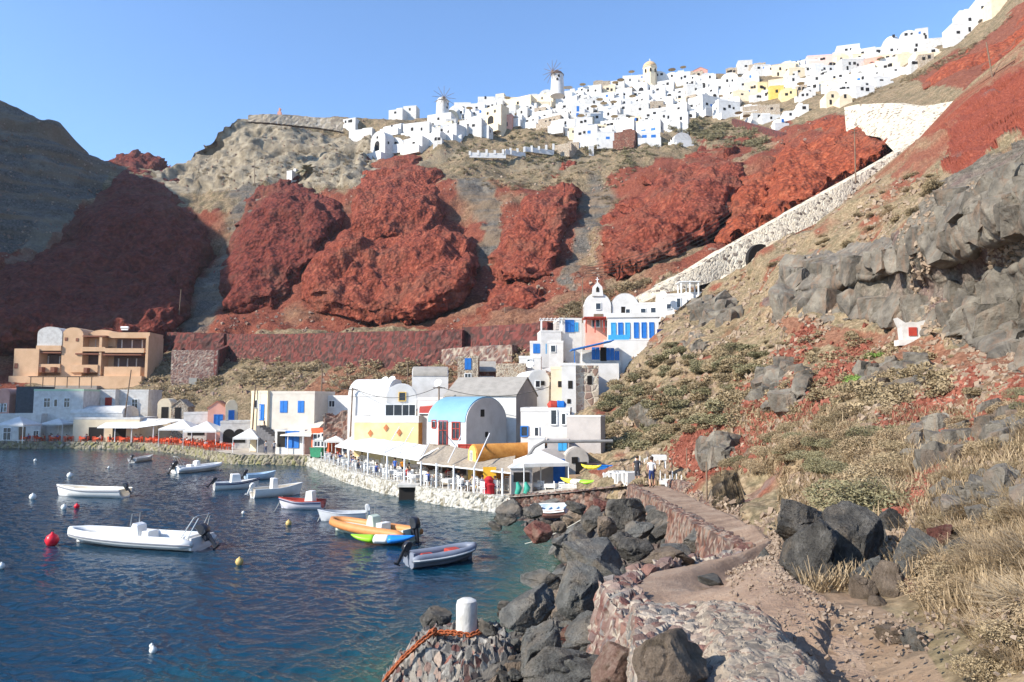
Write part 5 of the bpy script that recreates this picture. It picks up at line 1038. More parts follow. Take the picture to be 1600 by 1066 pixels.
# church
ch = hp('church', 934, 500, 106, 42, 22, 7, R(-3), wall=WH, side=GY, roof='vy', rise=1.9, ops=[('f',.05,1.6,.7,.9,'w'),('f',.05,0,1.4,.9,'n')], label='small white barrel vaulted church with a bell gable and cross', cat='church', sink=4)
b = MB(); z = 22 / S(106) + 1.9; b.prism([(-.85, z - .4), (.85, z - .4), (.7, z + 1.0), (.35, z + 1.35), (0, z + 1.75), (-.35, z + 1.35), (-.7, z + 1.0)], 'y', -3.7, -3.0)
bg = b.build('bell_gable', WH, ch); b = MB(); b.prism([(-.22, z + .2), (.22, z + .2), (.22, z + .75), (0, z + 1.05), (-.22, z + .75)], 'y', -3.75, -3.68); b.build('bell_opening', DRK, bg)
b = MB(); b.bb(-.06, .06, -3.4, -3.28, z + 1.7, z + 2.5); b.bb(-.25, .25, -3.4, -3.28, z + 2.1, z + 2.2); b.build('cross', WPT, bg)
hp('village_house', 977, 500, 106, 42, 22, 7, R(-2), wall=WH, roof='vy', rise=1.9, roofm=ROOFG, ops=[('f',-.15,.8,.6,1.2,'d'),('f',.2,.8,.6,.8,'w')], label='white vaulted house with grey rim adjoining the church', sink=4)
hp('village_house', 1012, 496, 105, 44, 20, 6, R(-8), wall=WH, ops=[('f',-.3,.4,.7,.9,'w'),('f',.4,.3,.7,1.1,'w')], label='low white house in the row climbing right of the church', sink=4)
hp('village_house', 1050, 488, 104, 46, 26, 6, R(-10), wall=WH, ops=[('f',.45,.7,.5,1.3,'w'),('f',-.2,.5,.6,.7,'w')], label='white house with terrace second from the end of the row above the shuttered house', sink=4)
hp('village_house', 1092, 472, 108, 44, 14, 6, R(-14), wall=WH, label='last low white house of the row, tapering into the slope', sink=4, parapet=.2)
b = MB()
for x in (-1.3, 0, 1.3):
    for y in (0, 2.2): b.bb(x - .09, x + .09, y - .09, y + .09, 0, 2)
b.bb(-1.6, 1.6, -.2, 2.4, 2.0, 2.12); pg = b.build('pergola', WPT); pg.location = P(1078, 461, 107); tag(pg, 'small white pergola on the roof of the last house in the row', 'pergola')
# middle: big grey roof, blue roof house, white house, yellow vault
hp('village_house', 750, 640, 76, 112, 22, 8, R(-18), wall=WH, side=GY, roof='gx', rise=1.9, roofm=ROOFG, label='wide white house with big grey cement roof behind the blue vaulted one', sink=5)
br = hp('village_house', 697, 700, 68, 64, 40, 8.2, R(-27), wall=WH, side=M('shaded_white_plaster', (.58, .56, .53), (.48, .46, .43), .8), roof='vx', rise=2.3, roofm=SKY_ROOF, ops=[('f',-.62,1.9,.35,.65,'R'),('f',-.15,.3,.85,2.2,'R'),('f',.5,.9,.75,1.5,'R'),('r',-.25,2.9,.7,.7,'d'),('r',-.05,.9,.5,.5,'d')], label='white house with sky blue barrel roof and red framed windows', sink=5)  # gable walls darker than the front, their shade put into the plaster
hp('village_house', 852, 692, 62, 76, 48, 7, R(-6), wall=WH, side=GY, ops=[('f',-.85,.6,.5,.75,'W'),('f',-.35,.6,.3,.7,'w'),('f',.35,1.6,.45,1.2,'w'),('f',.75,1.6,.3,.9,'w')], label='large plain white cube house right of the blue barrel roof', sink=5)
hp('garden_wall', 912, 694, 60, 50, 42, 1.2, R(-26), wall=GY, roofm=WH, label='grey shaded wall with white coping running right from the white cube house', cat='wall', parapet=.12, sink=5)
yv = hp('vaulted_store', 760, 716, 57, 24, 12, 7.0, R(-40), wall=YE, side=OR, roof='vy', rise=.95, roofm=OR, ops=[('f',0,.35,.25,.7,'w')], label='small bright yellow vaulted store with ochre barrel back above the reed canopy', cat='store', sink=5)
yv.rotation_euler.z = R(-62); yv.location = P(797, 724, 60)
hp('white_hut', 838, 706, 58, 26, 20, 3, R(-4), wall=WH, side=GY, label='small blank white hut between yellow store and grey cube', cat='hut', sink=.5, parapet=.06)
hp('grey_hut', 872, 708, 58, 34, 18, 3, R(-4), wall=GY, ops=[('f',.4,.2,.7,.8,'l')], label='small grey hut with light blue hatch below the white cube house', cat='hut', sink=.5, parapet=.06)
# warehouses on the right of the quay
hp('vaulted_warehouse', 858, 765, 57, 56, 38, 6, R(4), wall=GY, roof='vy', rise=1.1, ops=[('f',.55,0,.75,2.3,'B')], label='low grey vaulted warehouse with tall blue door', cat='warehouse', sink=5)
hp('vaulted_warehouse', 902, 762, 57, 36, 42, 6, R(6), wall=M('worn_grey_plaster', (.5, .45, .39), (.36, .32, .28), 1.2), roof='vy', rise=.9, ops=[('f',-.2,1.9,.5,.5,'d'),('f',.35,0,.9,2.0,'d')], label='worn grey vaulted warehouse with dark doorway and small square hatch', cat='warehouse', sink=5)
hp('shed', 935, 758, 56, 26, 30, 4, R(6), wall=M('dark_boards', (.06, .035, .04), (.04, .025, .03), 3), label='dark boarded shed between the warehouse and the bushes', cat='shed', sink=.5, parapet=.05)
# sunshade roofs of stairs etc.: pole-carried concrete beam over the warehouses
b = MB(); b.tube([(0,0,0),(.5,0,.7),(1.2,0,1.1),(6.5,0,1.15)], .12, 8); bp = b.build('concrete_beam', M('grey_pipe', (.22, .21, .2), (.16, .155, .15))); bp.location = P(825, 713, 55); tag(bp, 'long bent grey pipe lying over the warehouse vaults', 'pipe')
# ---------------- orange hotel
Y0 = 163; s_ = S(Y0); ho = empty('hotel_building', P(125, 600, Y0), R(2), 'peach coloured three storey hotel with arched gables and recessed balconies', 'hotel')
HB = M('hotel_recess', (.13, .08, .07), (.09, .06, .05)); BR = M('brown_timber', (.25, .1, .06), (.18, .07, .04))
def hpt(nm, m_, x0, x1, z0, z1_, y0, y1, arch=None):
    """block in hotel pixels: x from the left border px, z from py"""
    X0, X1 = (x0 - 125) / s_, (x1 - 125) / s_; Z0, Z1 = (600 - z0) / s_, (600 - z1_) / s_; b = MB()
    if arch: b.prism([(X0, Z0), (X1, Z0), (X1, Z1)] + [((X0 + X1) / 2 + (X1 - X0) / 2 * math.cos(PI * k / 10), Z1 + arch / s_ * math.sin(PI * k / 10)) for k in range(1, 10)] + [(X0, Z1)], 'y', y0, y1)
    else: b.bb(X0, X1, y0, y1, Z0, Z1)
    return b.build(nm, m_, ho)
hpt('wall', PE, 20, 222, 640, 588, -1, 8); hpt('wall', PE, 22, 60, 590, 545, 0, 8); hpt('wall', PE, 60, 222, 590, 524, 3.4, 8.2)
hpt('gable', WH2, 54, 92, 545, 521, .5, 8.1, 11); hpt('tower', PE, 92, 124, 592, 522, .6, 8.3, 11); hpt('gable', PE, 124, 166, 540, 522, 3, 8, 9); hpt('cornice', PE, 160, 224, 527, 518, 1.5, 8.4)
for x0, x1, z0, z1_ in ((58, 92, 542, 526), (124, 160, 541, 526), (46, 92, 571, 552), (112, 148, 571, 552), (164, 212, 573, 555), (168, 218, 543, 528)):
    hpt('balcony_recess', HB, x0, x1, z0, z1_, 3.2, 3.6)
for x0, x1, z0, z1_ in ((54, 92, 548, 540), (124, 160, 549, 542), (40, 92, 582, 569), (108, 150, 582, 570), (160, 216, 592, 573), (160, 220, 551, 544)):
    hpt('balcony_parapet', PE, x0, x1, z0, z1_, .2, .6); hpt('balcony_floor', PE, x0 + 1, x1 - 1, z0, z0 - 2, .6, 3.5)
for x0, x1, z in ((44, 92, 552), (114, 150, 554), (156, 216, 555), (124, 160, 526)): hpt('awning', BR, x0, x1, z, z - 2.2, .3, 3.4)
for x in (150, 222): hpt('side_wall', PE, x, x + 4, 592, 524, .4, 8)
for x, z in ((98, 532), (115, 533)): hpt('window', BR, x - 2, x + 2, z, z - 5, .5, .7)
for x, z in ((72, 541), (86, 541), (135, 541), (150, 541), (62, 568), (80, 568), (172, 572), (186, 572), (200, 572), (176, 542), (192, 542), (208, 542)): hpt('window', WH2, x - .8, x + .8, z, z - 13, 3.0, 3.2)
for x, z, w2 in ((26, 576, 5), (68, 582, 4), (86, 582, 6), (136, 583, 5)): hpt('shutter', BR, x - w2 / 2, x + w2 / 2, z, z - 8, -1.12 if z > 576 else -.1, .7)
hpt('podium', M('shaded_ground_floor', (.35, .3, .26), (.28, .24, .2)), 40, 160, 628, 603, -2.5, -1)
# pergola in front of the hotel
b = MB()
for k in range(6): b.bb(-6.5 + k * 2.6 - .07, -6.5 + k * 2.6 + .07, -.07, .07, 0, 2.3)
for k in range(24): b.bb(-6.8 + k * .58, -6.7 + k * .58, -.5, 2.4, 2.35, 2.45)
b.bb(-6.8, 6.8, -.1, .1, 2.25, 2.35); pg = b.build('pergola', WOOD); pg.location = P(95, 606, 152); tag(pg, 'long dark pergola in front of the peach hotel', 'pergola')
b = MB(); b.tube([(-.9, 0, 0), (.9, 0, 0)], .28, 10); b.bb(-.8, .8, -.1, .1, -.6, -.2); so_ = b.build('solar_tank', WPT, smooth=True); so_.location = P(195, 512, 166); tag(so_, 'white cylindrical water tank on the hotel roof', 'water tank')
# ---------------- upper village (far away: one wall, roof and openings each)
UV = []   # px, py foot, w, h, roof (f flat, v vault facing us, x vault across, d dome), wall, openings, rot deg
W, C_, Y_, T_ = WH, CR, YE, STO
UV += [
 # hotel group at the left end of the rim
 (545,196,24,10,'f',W,'3',0,'low white house with dark veranda at the left end of the upper village'),(563,215,40,12,'f',W,'0',-8,'white terrace block below the veranda house, left end of the upper village'),(590,243,34,40,'v',W,'1a',-20,'lowest white arched house on the rim, above the upper red bluff block'),(617,232,30,18,'v',W,'a',-10,'white house with a large dark arch beside the lowest arched one'),
 (618,182,24,10,'f',W,'1',5,''),(640,178,22,12,'f',W,'1',0,''),(612,205,34,12,'x',W,'1',-10,''),(650,212,44,20,'f',W,'2',-15,''),(645,232,36,16,'f',W,'1',-15,''),(686,198,40,20,'f',W,'1',-15,''),(672,225,34,20,'x',W,'0',-20,''),(700,216,36,18,'f',W,'1',-18,''),(722,186,34,18,'v',W,'1',-8,''),(735,205,36,18,'f',W,'2',-20,''),(745,178,26,16,'f',W,'1',0,''),
 (768,200,34,34,'f',CR,'2a',-28,'sand coloured house with two arched windows, on a rock spur'),(790,198,22,18,'f',PK,'1',-5,'small pinkish house joined to the sand coloured one'),(752,212,24,14,'f',W,'0',-20,''),
 (810,170,44,18,'f',CR,'1',-4,'long sand coloured building left of the right hand windmill'),(848,163,36,16,'f',CR,'1',-6,'sand coloured block directly below the right hand windmill'),(788,162,16,10,'d',W,'0',0,''),
 # below the windmill
 (826,178,22,16,'v',W,'2',-8,''),(850,178,22,16,'v',W,'a',-8,''),(828,196,30,12,'f',W,'2',-12,''),(858,196,40,12,'f',T_,'3',-8,''),(882,176,28,14,'f',W,'1',-8,''),(880,160,28,16,'f',W,'1',-6,''),(905,160,26,14,'v',W,'1',-4,''),(903,184,22,26,'v',W,'B',0,'tall white arched house with a blue door in the middle of the village'),(925,150,30,16,'f',W,'2',-6,''),(930,168,34,14,'f',W,'1',0,''),(948,158,24,16,'x',W,'1',0,''),
 (880,198,40,10,'f',W,'2',0,''),(912,198,28,14,'f',W,'2',4,''),(930,192,26,14,'f',W,'2',0,''),(950,190,30,18,'f',W,'1',-6,''),(958,172,26,14,'f',W,'1',-4,''),(975,176,22,14,'v',W,'1',0,''),
 (915,222,38,26,'f',W,'3',-4,'white house with balconies at the lower edge of the village, left of the blue-windowed ones'),(946,224,28,18,'f',W,'b',-6,''),(975,210,32,24,'f',W,'b',-3,''),(976,224,34,18,'f',STR,'0',-3,'brown stone plinth block under a white house with one blue window'),(1013,212,40,22,'f',W,'bb',-3,'white house with two big blue windows and a balcony'),(1014,222,36,14,'f',W,'bb',-3,'lower storey block with blue shutters under the balcony house'),
 (893,232,24,8,'f',T_,'0',0,''),(880,238,26,12,'f',T_,'0',-20,''),(924,236,8,7,'f',W,'0',0,'tiny isolated white cube at the lower edge of the village'),
 # around the dome
 (965,140,22,14,'f',W,'1',-4,''),(985,134,24,16,'f',W,'1',-6,''),(975,155,26,16,'a',W,'1',-4,''),(1000,146,24,16,'a',W,'a',-4,''),(1000,164,30,14,'f',W,'2',-6,''),(1028,150,24,16,'f',W,'1',-4,''),(1030,128,26,18,'v',W,'2',-4,'white arched building right of the ochre dome'),(1050,126,24,14,'v',W,'1',0,''),(1040,142,26,16,'f',W,'2',2,''),
 (1000,178,28,16,'f',W,'1',-4,''),(1018,190,30,20,'f',W,'2',-4,''),(1042,196,26,22,'f',W,'2',-6,''),(1040,172,24,18,'f',W,'1',-6,''),(1060,182,26,20,'f',W,'1',-20,''),(1062,160,24,16,'v',W,'1',0,''),(1068,130,22,18,'f',W,'2',-4,''),(1083,132,22,16,'v',W,'1',-4,''),(1086,150,26,18,'f',W,'1',0,''),(1065,200,20,24,'f',W,'1',-14,''),
 (1095,120,22,14,'g',PK,'1',-8,'pink house with small tiled roof on the skyline'),(1110,130,18,14,'f',W,'1',0,''),(1110,150,24,14,'f',W,'1',-6,''),(1112,176,32,26,'f',W,'3',24,'white block with a row of windows on its right wall, above the dark bushes'),(1140,180,34,22,'f',W,'3',24,''),(1088,170,26,18,'f',W,'1',-10,''),(1125,146,28,14,'f',W,'1',-4,''),
 (1140,138,28,26,'v',W,'2',-6,'tall white vaulted house below the skyline, left of the yellow mansion'),(1160,142,20,20,'f',W,'1',-4,''),(1172,130,28,20,'v',W,'1',-4,'broad white dome shaped house directly above the yellow mansion'),(1165,110,22,16,'f',W,'1',-6,''),(1183,110,26,10,'f',T_,'0',-6,''),
 (1175,152,22,24,'f',CR,'3',-2,'grey front of the ruined mansion with three arched windows'),(1192,148,16,20,'f',PYE,'3',6,''),(1178,180,34,14,'f',T_,'a',-4,''),(1205,178,26,14,'f',T_,'1',0,''),(1214,152,22,18,'f',YE,'1',6,'bright yellow house behind the ruined mansion'),(1233,154,24,14,'f',PYE,'2',8,'pale yellow terrace house right of the bright yellow one'),
 (1170,180,26,14,'f',W,'3',4,''),(1192,190,34,12,'f',W,'2',8,''),(1222,196,24,12,'d',W,'1',4,''),(1205,188,30,8,'f',W,'1',8,''),(1236,186,22,12,'f',W,'1',4,''),
 (1225,118,36,18,'f',CR,'2',2,'long cream house with two square windows near the skyline'),(1250,120,34,14,'f',CR,'1',0,''),(1206,114,22,10,'f',W,'1',0,''),(1216,134,30,10,'f',CR,'0',0,''),(1250,138,30,10,'f',W,'1',4,''),
 (1256,176,16,12,'f',W,'1',0,'little white chapel cube right below the cluttered stone ruins'),(1302,164,22,24,'v',CR,'1',-4,'cream vaulted house at the right lower edge of the village'),(1322,162,20,16,'v',CR,'1',-4,'small cream vaulted annexe right of the cream vaulted house'),
 (1282,100,40,14,'f',M('pale_pink_plaster', (.7, .5, .43), (.62, .43, .37)),'3',2,'long pale pink building on the skyline'),(1262,106,30,12,'f',W,'2',0,''),(1290,118,34,16,'f',W,'3',2,''),(1275,132,28,14,'f',W,'1',4,''),(1308,130,36,18,'f',W,'2',2,''),
 (1326,86,34,16,'f',W,'2',-4,'long white cube house on the skyline right of the pale pink building'),(1350,92,34,16,'f',W,'1',-4,''),(1335,110,40,18,'f',W,'3',-2,''),(1345,132,30,14,'f',W,'2',0,''),(1320,146,34,12,'f',W,'3',0,''),(1365,104,26,14,'f',PK,'a',-4,'small orange pink arched house among white ones, upper right'),(1372,122,28,14,'f',W,'1',0,''),(1352,148,30,14,'f',W,'2',0,''),(1300,148,20,12,'f',W,'1',0,''),
 (1396,68,28,18,'d',W,'1',-4,'wide white domed house on the skyline in the upper right cluster'),(1420,64,26,18,'v',W,'2',-4,'white vaulted house with chimney on the skyline, second of the upper right cluster'),(1441,62,18,18,'f',W,'2',-8,'tall white cube ending the upper right cluster'),(1400,86,34,16,'f',W,'2',-4,''),(1432,80,34,16,'f',W,'1',-4,''),(1462,72,30,12,'f',W,'0',-4,''),(1392,104,30,14,'f',W,'1',0,''),(1418,98,30,14,'f',CR,'0',0,''),(1450,90,34,10,'f',CR,'a',-4,'broad pale house with a dark arcade under the upper right cluster'),(1378,134,28,14,'f',W,'1',2,''),(1400,118,26,12,'f',W,'1',0,''),
 (1498,66,18,30,'f',W,'1',-6,'lower white house of the group at the upper right corner'),(1516,50,28,36,'f',W,'1',-8,'tall white house with one window at the upper right corner'),(1540,22,26,24,'f',W,'2',-4,'topmost white house at the upper right corner'),(1562,14,24,16,'f',CR,'0',-4,'cream block right of the topmost white house'),
 (1067,226,28,20,'v',W,'0',20,'isolated white vaulted chapel among bushes above the broad slanting bluff'),
 (452,276,10,8,'f',W,'0',0,'tiny white hut beside the palm tree'),
]
row_words = ['lowest tier', 'lower tier', 'middle tier', 'upper tier', 'skyline tier']
auto = [e for e in UV if not e[8]]
auto.sort(key=lambda e: e[0])
_r = random.Random(99); VP = [(690,182),(760,160),(870,150),(950,140),(1010,124),(1100,122),(1190,112),(1300,96),(1440,76),(1475,78),(1440,105),(1400,128),(1340,152),(1290,150),(1240,158),(1160,165),(1090,182),(1070,195),(1010,214),(950,222),(890,215),(860,198),(790,205),(770,212),(700,222),(640,235)]
for _k in range(1500):
    x_, y_ = _r.uniform(600, 1475), _r.uniform(76, 235)
    if not inpoly(np.array([x_]), np.array([y_]), VP)[0]: continue
    if min(abs(e[0] - x_) / 14 + abs(e[1] - y_) / 7.5 for e in UV) < .85: continue
    if 1150 < x_ < 1250 and 125 < y_ < 190 and _r.random() < .6: continue
    UV.append((x_, y_, _r.uniform(14, 27), _r.uniform(8, 15), _r.choice('ffffvx'), _r.choice([W, WH2, W, WH2, W, C_, W, T_]), _r.choice('011223a'), _r.uniform(-14, 6), ''))
auto = [e for e in UV if not e[8]]
def tier(e):
    top = np.interp(e[0], *zip(*BTOP)); dd = e[1] - top
    return 4 if dd < 22 else 3 if dd < 40 else 2 if dd < 58 else 1 if dd < 78 else 0
ords = ['first', 'second', 'third', 'fourth', 'fifth', 'sixth', 'seventh', 'eighth', 'ninth', 'tenth', 'eleventh', 'twelfth', 'thirteenth', 'fourteenth', 'fifteenth', 'sixteenth', 'seventeenth', 'eighteenth', 'nineteenth', 'twentieth']
LM = [(560, 'left of white windmill'), (742, 'before the sandy house'), (862, 'left of higher windmill'), (935, 'right of high windmill'), (990, 'left of ochre dome'), (1060, 'under ochre dome'), (1120, 'below pink skyline house'), (1200, 'around ruined mansion'), (1270, 'right of yellow houses'), (1345, 'below pale pink building'), (1480, 'in upper right cluster')]
cntr = {}
def autolabel(e):
    t = tier(e); k = min(range(len(LM)), key=lambda i: abs(LM[i][0] - e[0])); n = cntr[(k, t)] = cntr.get((k, t), 0) + 1
    col_ = {'white_plaster': 'white', 'white_plaster_worn': 'off-white', 'cream_plaster': 'cream', 'house_stone': 'stone', 'yellow_plaster': 'yellow', 'pale_yellow_plaster': 'pale-yellow', 'pink_plaster': 'pink', 'red_house_stone': 'brown-stone'}[e[5].name]
    sh_ = {'f': 'flat-roofed', 'v': 'arched', 'x': 'vaulted', 'd': 'domed', 'a': 'flat-roofed', 'g': 'gabled'}[e[4]]
    return '%s %s house %s, %s, %s from left' % (col_, sh_, LM[k][1], row_words[t], ords[n - 1])
ui = 0
for e in sorted(UV, key=lambda e: e[0]):
    px, py, w_, h_, rf, wm, op, rot, lb = e
    rv = random.Random(int(px * 7 + py)); h3 = hitB(px, py); Y = (h3.y if h3 else float(Yb(np.array(float(px)), np.array(float(py))))) - 1.5
    s_ = S(Y); ops = []
    if 'bb' in op: ops = [('f', -.4, .9, 1.8, 2.0, 'b'), ('f', .4, .9, 1.8, 2.0, 'b')]
    elif op == 'b': ops = [('f', rv.uniform(-.3, .3), 1.2, 1.6, 1.6, 'b')]
    elif op == 'B': ops = [('f', 0, 3, 1.2, 2.6, 'B'), ('f', 0, .4, 1.6, 1.8, 'b')]
    elif 'a' in op: ops = [('f', rv.uniform(-.2, .2), 0, w_ / s_ * .34, h_ / s_ * .6, 'a')]
    n_ = int(op[0]) if op[0].isdigit() else 0
    H = h_ / s_
    for k in range(n_):
        u = (-.6 + 1.2 * (k + .5) / n_) + rv.uniform(-.12, .12); v = H * rv.uniform(.35, .6) if 'a' not in op else H * .7
        ops.append(('f', u, min(v, max(.4, H - 1.6)), rv.uniform(.8, 1.4), rv.uniform(1.0, 1.5), rv.choice('ddb' if rv.random() < .12 else 'dd')))
    if w_ > 22 and rv.random() < .5: ops += [('r', -.3, H * .4, .9, 1.2, 'd')]
    if rot > 15: ops += [('l', u, H * .5, .8, 1.0, 'd') for u in (-.5, .2)]
    if h_ > 17 and rv.random() < .6 and n_: ops.append(('f', rv.uniform(-.6, .6), .1, .9, 1.9, 'd'))
    rfm = {'f': 'flat', 'v': 'vy', 'x': 'vx', 'd': 'dome', 'a': 'flat', 'g': 'gy'}[rf]; Wm = w_ / s_ / math.cos(R(rot)); D = rv.uniform(5, 8); hh = H
    rise = None
    if rf in 'vd': rise = Wm * .42; hh = max(1, H - rise)
    if rf == 'x': rise = 1.8; hh = H - 1.5
    if rf == 'g': rise = 1.6; hh = H - 1.0
    ui += 1; wmm = wm
    if wm is WH and ui % 4 == 0: wmm = WH2
    hx = house('rim_house', P(px, py, Y), Wm, D, hh, R(rot + rv.uniform(-24, 4)), rfm, rise, wmm, M('terracotta_tiles', (1, 1, 1)) if rf == 'g' else None, ops, lb or autolabel(e), 'house', True, 5, 'houses of the upper village', parapet=.4)
    # chimneys, steps of terraces
    if rfm == 'flat' and rv.random() < .5:
        b = MB(); x = rv.uniform(-.35, .35) * Wm; b.bb(x - .3, x + .3, D * .1, D * .1 + .6, hh, hh + 1.5); b.prism([(x - .5, hh + 1.5), (x + .5, hh + 1.5), (x, hh + 1.9)], 'y', D * .1 - .1, D * .1 + .7); b.build('chimney', wm, hx)
    if rfm == 'flat' and rv.random() < .45:
        b = MB(); x = rv.uniform(-.2, .2) * Wm; b.bb(x - Wm * .22, x + Wm * .22, -D * .1, D * .4, hh, hh + 2.1); b.build('roof_room', wm, hx)
    if w_ > 24 and rv.random() < .6:
        b = MB(); b.bb(-Wm / 2, Wm / 2, -D / 2 - 2.2, -D / 2 - 2.0, -3, .9); b.bb(-Wm / 2, Wm / 2, -D / 2 - 2.0, -D / 2, -3, 0); b.build('terrace', wm, hx)
# filler terraces: white stepped walls between the houses
def on_rim(px, py, dy=0): h3 = hitB(px, py); return h3 + Vector((0, dy, 0)) if h3 else P(px, py, 300)
# domed church
b0 = on_rim(1014, 130, -3); dc = empty('domed_church', b0, R(-6), 'ochre domed church with a cross rising over the upper village', 'church')
MB().lathe((0, 0, -4), [(3.6, 0), (3.6, 10.5), (3.9, 10.7), (3.9, 11.1)], 8).build('drum', CR, dc)
MB().lathe((0, 0, 7.1), [(3.7 * math.cos(a), 3.3 * math.sin(a)) for a in [PI / 2 * k / 8 for k in range(8)]] + [(.05, 3.3)], 24).build('dome', M('ochre_dome', (.6, .4, .22), (.5, .32, .17)), dc, smooth=2)
for k in range(4):
    b = MB(); b.prism([(-.45, 0), (.45, 0), (.45, 1.6), (0, 2.1), (-.45, 1.6)], 'y', -3.72, -3.3); o = b.build('window', DRK, dc); o.location = (0, 0, 3.4); o.rotation_euler = (0, 0, -PI / 2 + k * PI / 4 + PI / 8 + .4)
b = MB(); b.bb(-.1, .1, -.1, .1, 10.3, 12.2); b.bb(-.5, .5, -.08, .08, 11.3, 11.5); b.build('cross', WPT, dc)
# windmills
def windmill(px, py, hpx, wpx, roofm, lb, rz, blades=12):
    b0 = on_rim(px, py, -2); s_ = S(b0.y); r = wpx / 2 / s_; H = hpx / s_
    wm = empty('windmill', b0, rz, lb, 'windmill')
    MB().lathe((0, 0, -3), [(r * 1.05, 0), (r, 3), (r * .86, H + 3)], 24).build('tower', WH, wm, smooth=True)
    MB().lathe((0, 0, H), [(r * .98, 0), (r * .6, r * .45), (.05, r * .8)], 24).build('conical_roof', roofm, wm, smooth=True)
    hub = Vector((0, -r * 1.25, H + r * .1))
    b = MB(); b.tube([(0, 0, hub.z), tuple(hub)], .2, 8)
    wh = b.build('sail_wheel', WOOD, wm); wh2 = MB()
    for k in range(blades):
        a = 2 * PI * k / blades; e = hub + Vector((math.cos(a), 0, math.sin(a))) * r * 1.75; wh2.tube([tuple(hub), tuple(e)], [.14, .07], 5)
    wh2.build('sail_spokes', WOOD, wh)
    for f in (.45, .2):
        b = MB(); b.bb(-.4, .4, -.06, .06, 0, 1.0); o = b.build('window', DRK, wm); o.location = Vector((math.sin(.4 + f) * r * .95, -math.cos(.4 + f) * r * .95, H * (f + .25))); o.rotation_euler = (0, 0, .4 + f)
windmill(692, 186, 26, 22, WH2, 'white windmill with bare spokes and pale cap on the left of the rim', R(15), 12)
windmill(871, 140, 24, 22, M('thatch', (.12, .08, .06), (.08, .05, .04), 6), 'white windmill with dark conical roof highest above the village', R(-40), 12)
# castle ruin and its wall, little pink tower
ribbon('castle_wall', [(388,180,272),(420,178,275),(460,180,282),(500,184,286),(536,184,288)], [(388,190,270),(420,192,272),(460,196,278),(500,200,283),(536,206,285)], 2, RB_tan, 1.4, .9, .3, 'long brown castle wall on the skyline left of the white houses')
b = MB(); b.prism([(-2.2, -3), (2.2, -3), (1.6, 2.2), (1.2, 3.8), (.6, 4.4), (.9, 6.4), (0, 7), (-.6, 6), (-.4, 4.4), (-1.4, 3.6)], 'y', -1, 1); rt = b.build('ruined_tower', PK); rt.location = on_rim(438, 184, -1); rt.scale = (.6, .6, .6); tag(rt, 'small pink ruined belfry stub standing on the castle wall', 'ruin')
# retaining walls in the upper village
for top, bot, m_, lb in (([(735,246,0),(790,244,0),(820,240,0),(864,236,0)], 9, WH, 'long white parapet path below the village, above the middle bluffs'), ([(1140,190,0),(1180,202,0),(1218,214,0)], 10, RB_dark, 'dark stone retaining wall under the white houses right of the bushes')):
    T = np.array([on_rim(a, b_, -3) for a, b_, _ in top]); Bo = T.copy(); Bo[:, 2] -= 3.2
    if m_ is WH:
        b = MB()
        for i in range(len(T) - 1): 
            c = (T[i] + T[i + 1]) / 2; d_ = T[i + 1] - T[i]; b.box(c - np.array([0, 0, .6]), (np.linalg.norm(d_[:2]) + .3, .6, 2.0), math.atan2(d_[1], d_[0]))
        for i in range(12): q = T[0] + (T[-1] - T[0]) * i / 11; qq = resample(T, 12)[i]; b.box(qq + np.array([0, 0, .5]), (.9, .9, 1.6 + (i % 3) * .5))
        tag(b.build('parapet_wall', WH), lb, 'wall')
    else: wall_solid('terrace_wall', T, Bo, 1.5, RB_dark, .8, .6, .4, lb, 'wall')
# thatched sunshades on the terraces
TH = M('straw', (.48, .36, .2), (.34, .25, .13), 8, .95)
def parasol(name, loc, r, h, m_, lb, cat, grp=None, n=10, pole=WPT, drop=.32):
    o = empty(name, loc, 0, lb, cat, grp); MB().tube([(0, 0, 0), (0, 0, h)], .04 if r < 2 else .06, 6).build('pole', pole, o)
    MB().lathe((0, 0, h - r * drop), [(r, 0), (r * .5, r * drop * .6), (.03, r * drop), (.02, r * drop - .02), (r * .5, r * drop * .6 - .05), (r * .97, -.04)], n).build('canopy', m_, o, smooth=False); return o
for i, (px, py, m_) in enumerate([(970,122,TH),(983,119,TH),(889,134,CANV),(908,139,TH),(882,144,TH),(958,136,TH),(793,160,TH),(934,163,TH),(940,169,TH),(955,167,TH),(925,174,TH),(984,158,TH),(956,190,TH),(905,189,TH),(1240,140,TH),(1362,102,TH),(735,176,TH),(1050,106,TH),(1062,112,TH),(1145,185,TH),(1157,190,TH)]):
    b0 = on_rim(px, py + 7, -8)
    lbl = ['straw sunshade, left one of the skyline pair beside the ochre dome','straw sunshade, right one of the skyline pair beside the ochre dome','white sunshade right of the higher windmill','straw sunshade on the roofs right of the higher windmill','straw sunshade just below the higher windmill','dark sunshade left of the skyline pair','orange straw sunshade on the sand coloured roof','upper straw sunshade of the cluster in the village middle','lowest straw sunshade of the cluster in the village middle','right straw sunshade of the cluster in the village middle','left straw sunshade of the cluster in the village middle','straw sunshade under the ochre dome','straw sunshade beside the blue windowed white house','pale straw sunshade below the tall arched house with blue door','straw sunshade near the yellow terrace house','straw sunshade near the orange pink arched house','straw sunshade on the terrace right of the white windmill','straw sunshade on the roof right of the dome, left one','straw sunshade on the roof right of the dome, right one','straw sunshade on the lower white terraces, left one','straw sunshade on the lower white terraces, right one'][i]
    parasol('sunshade', b0 - Vector((0, 0, .9)), 1.7, 2.6, m_, lbl, 'sunshade', None, 9)
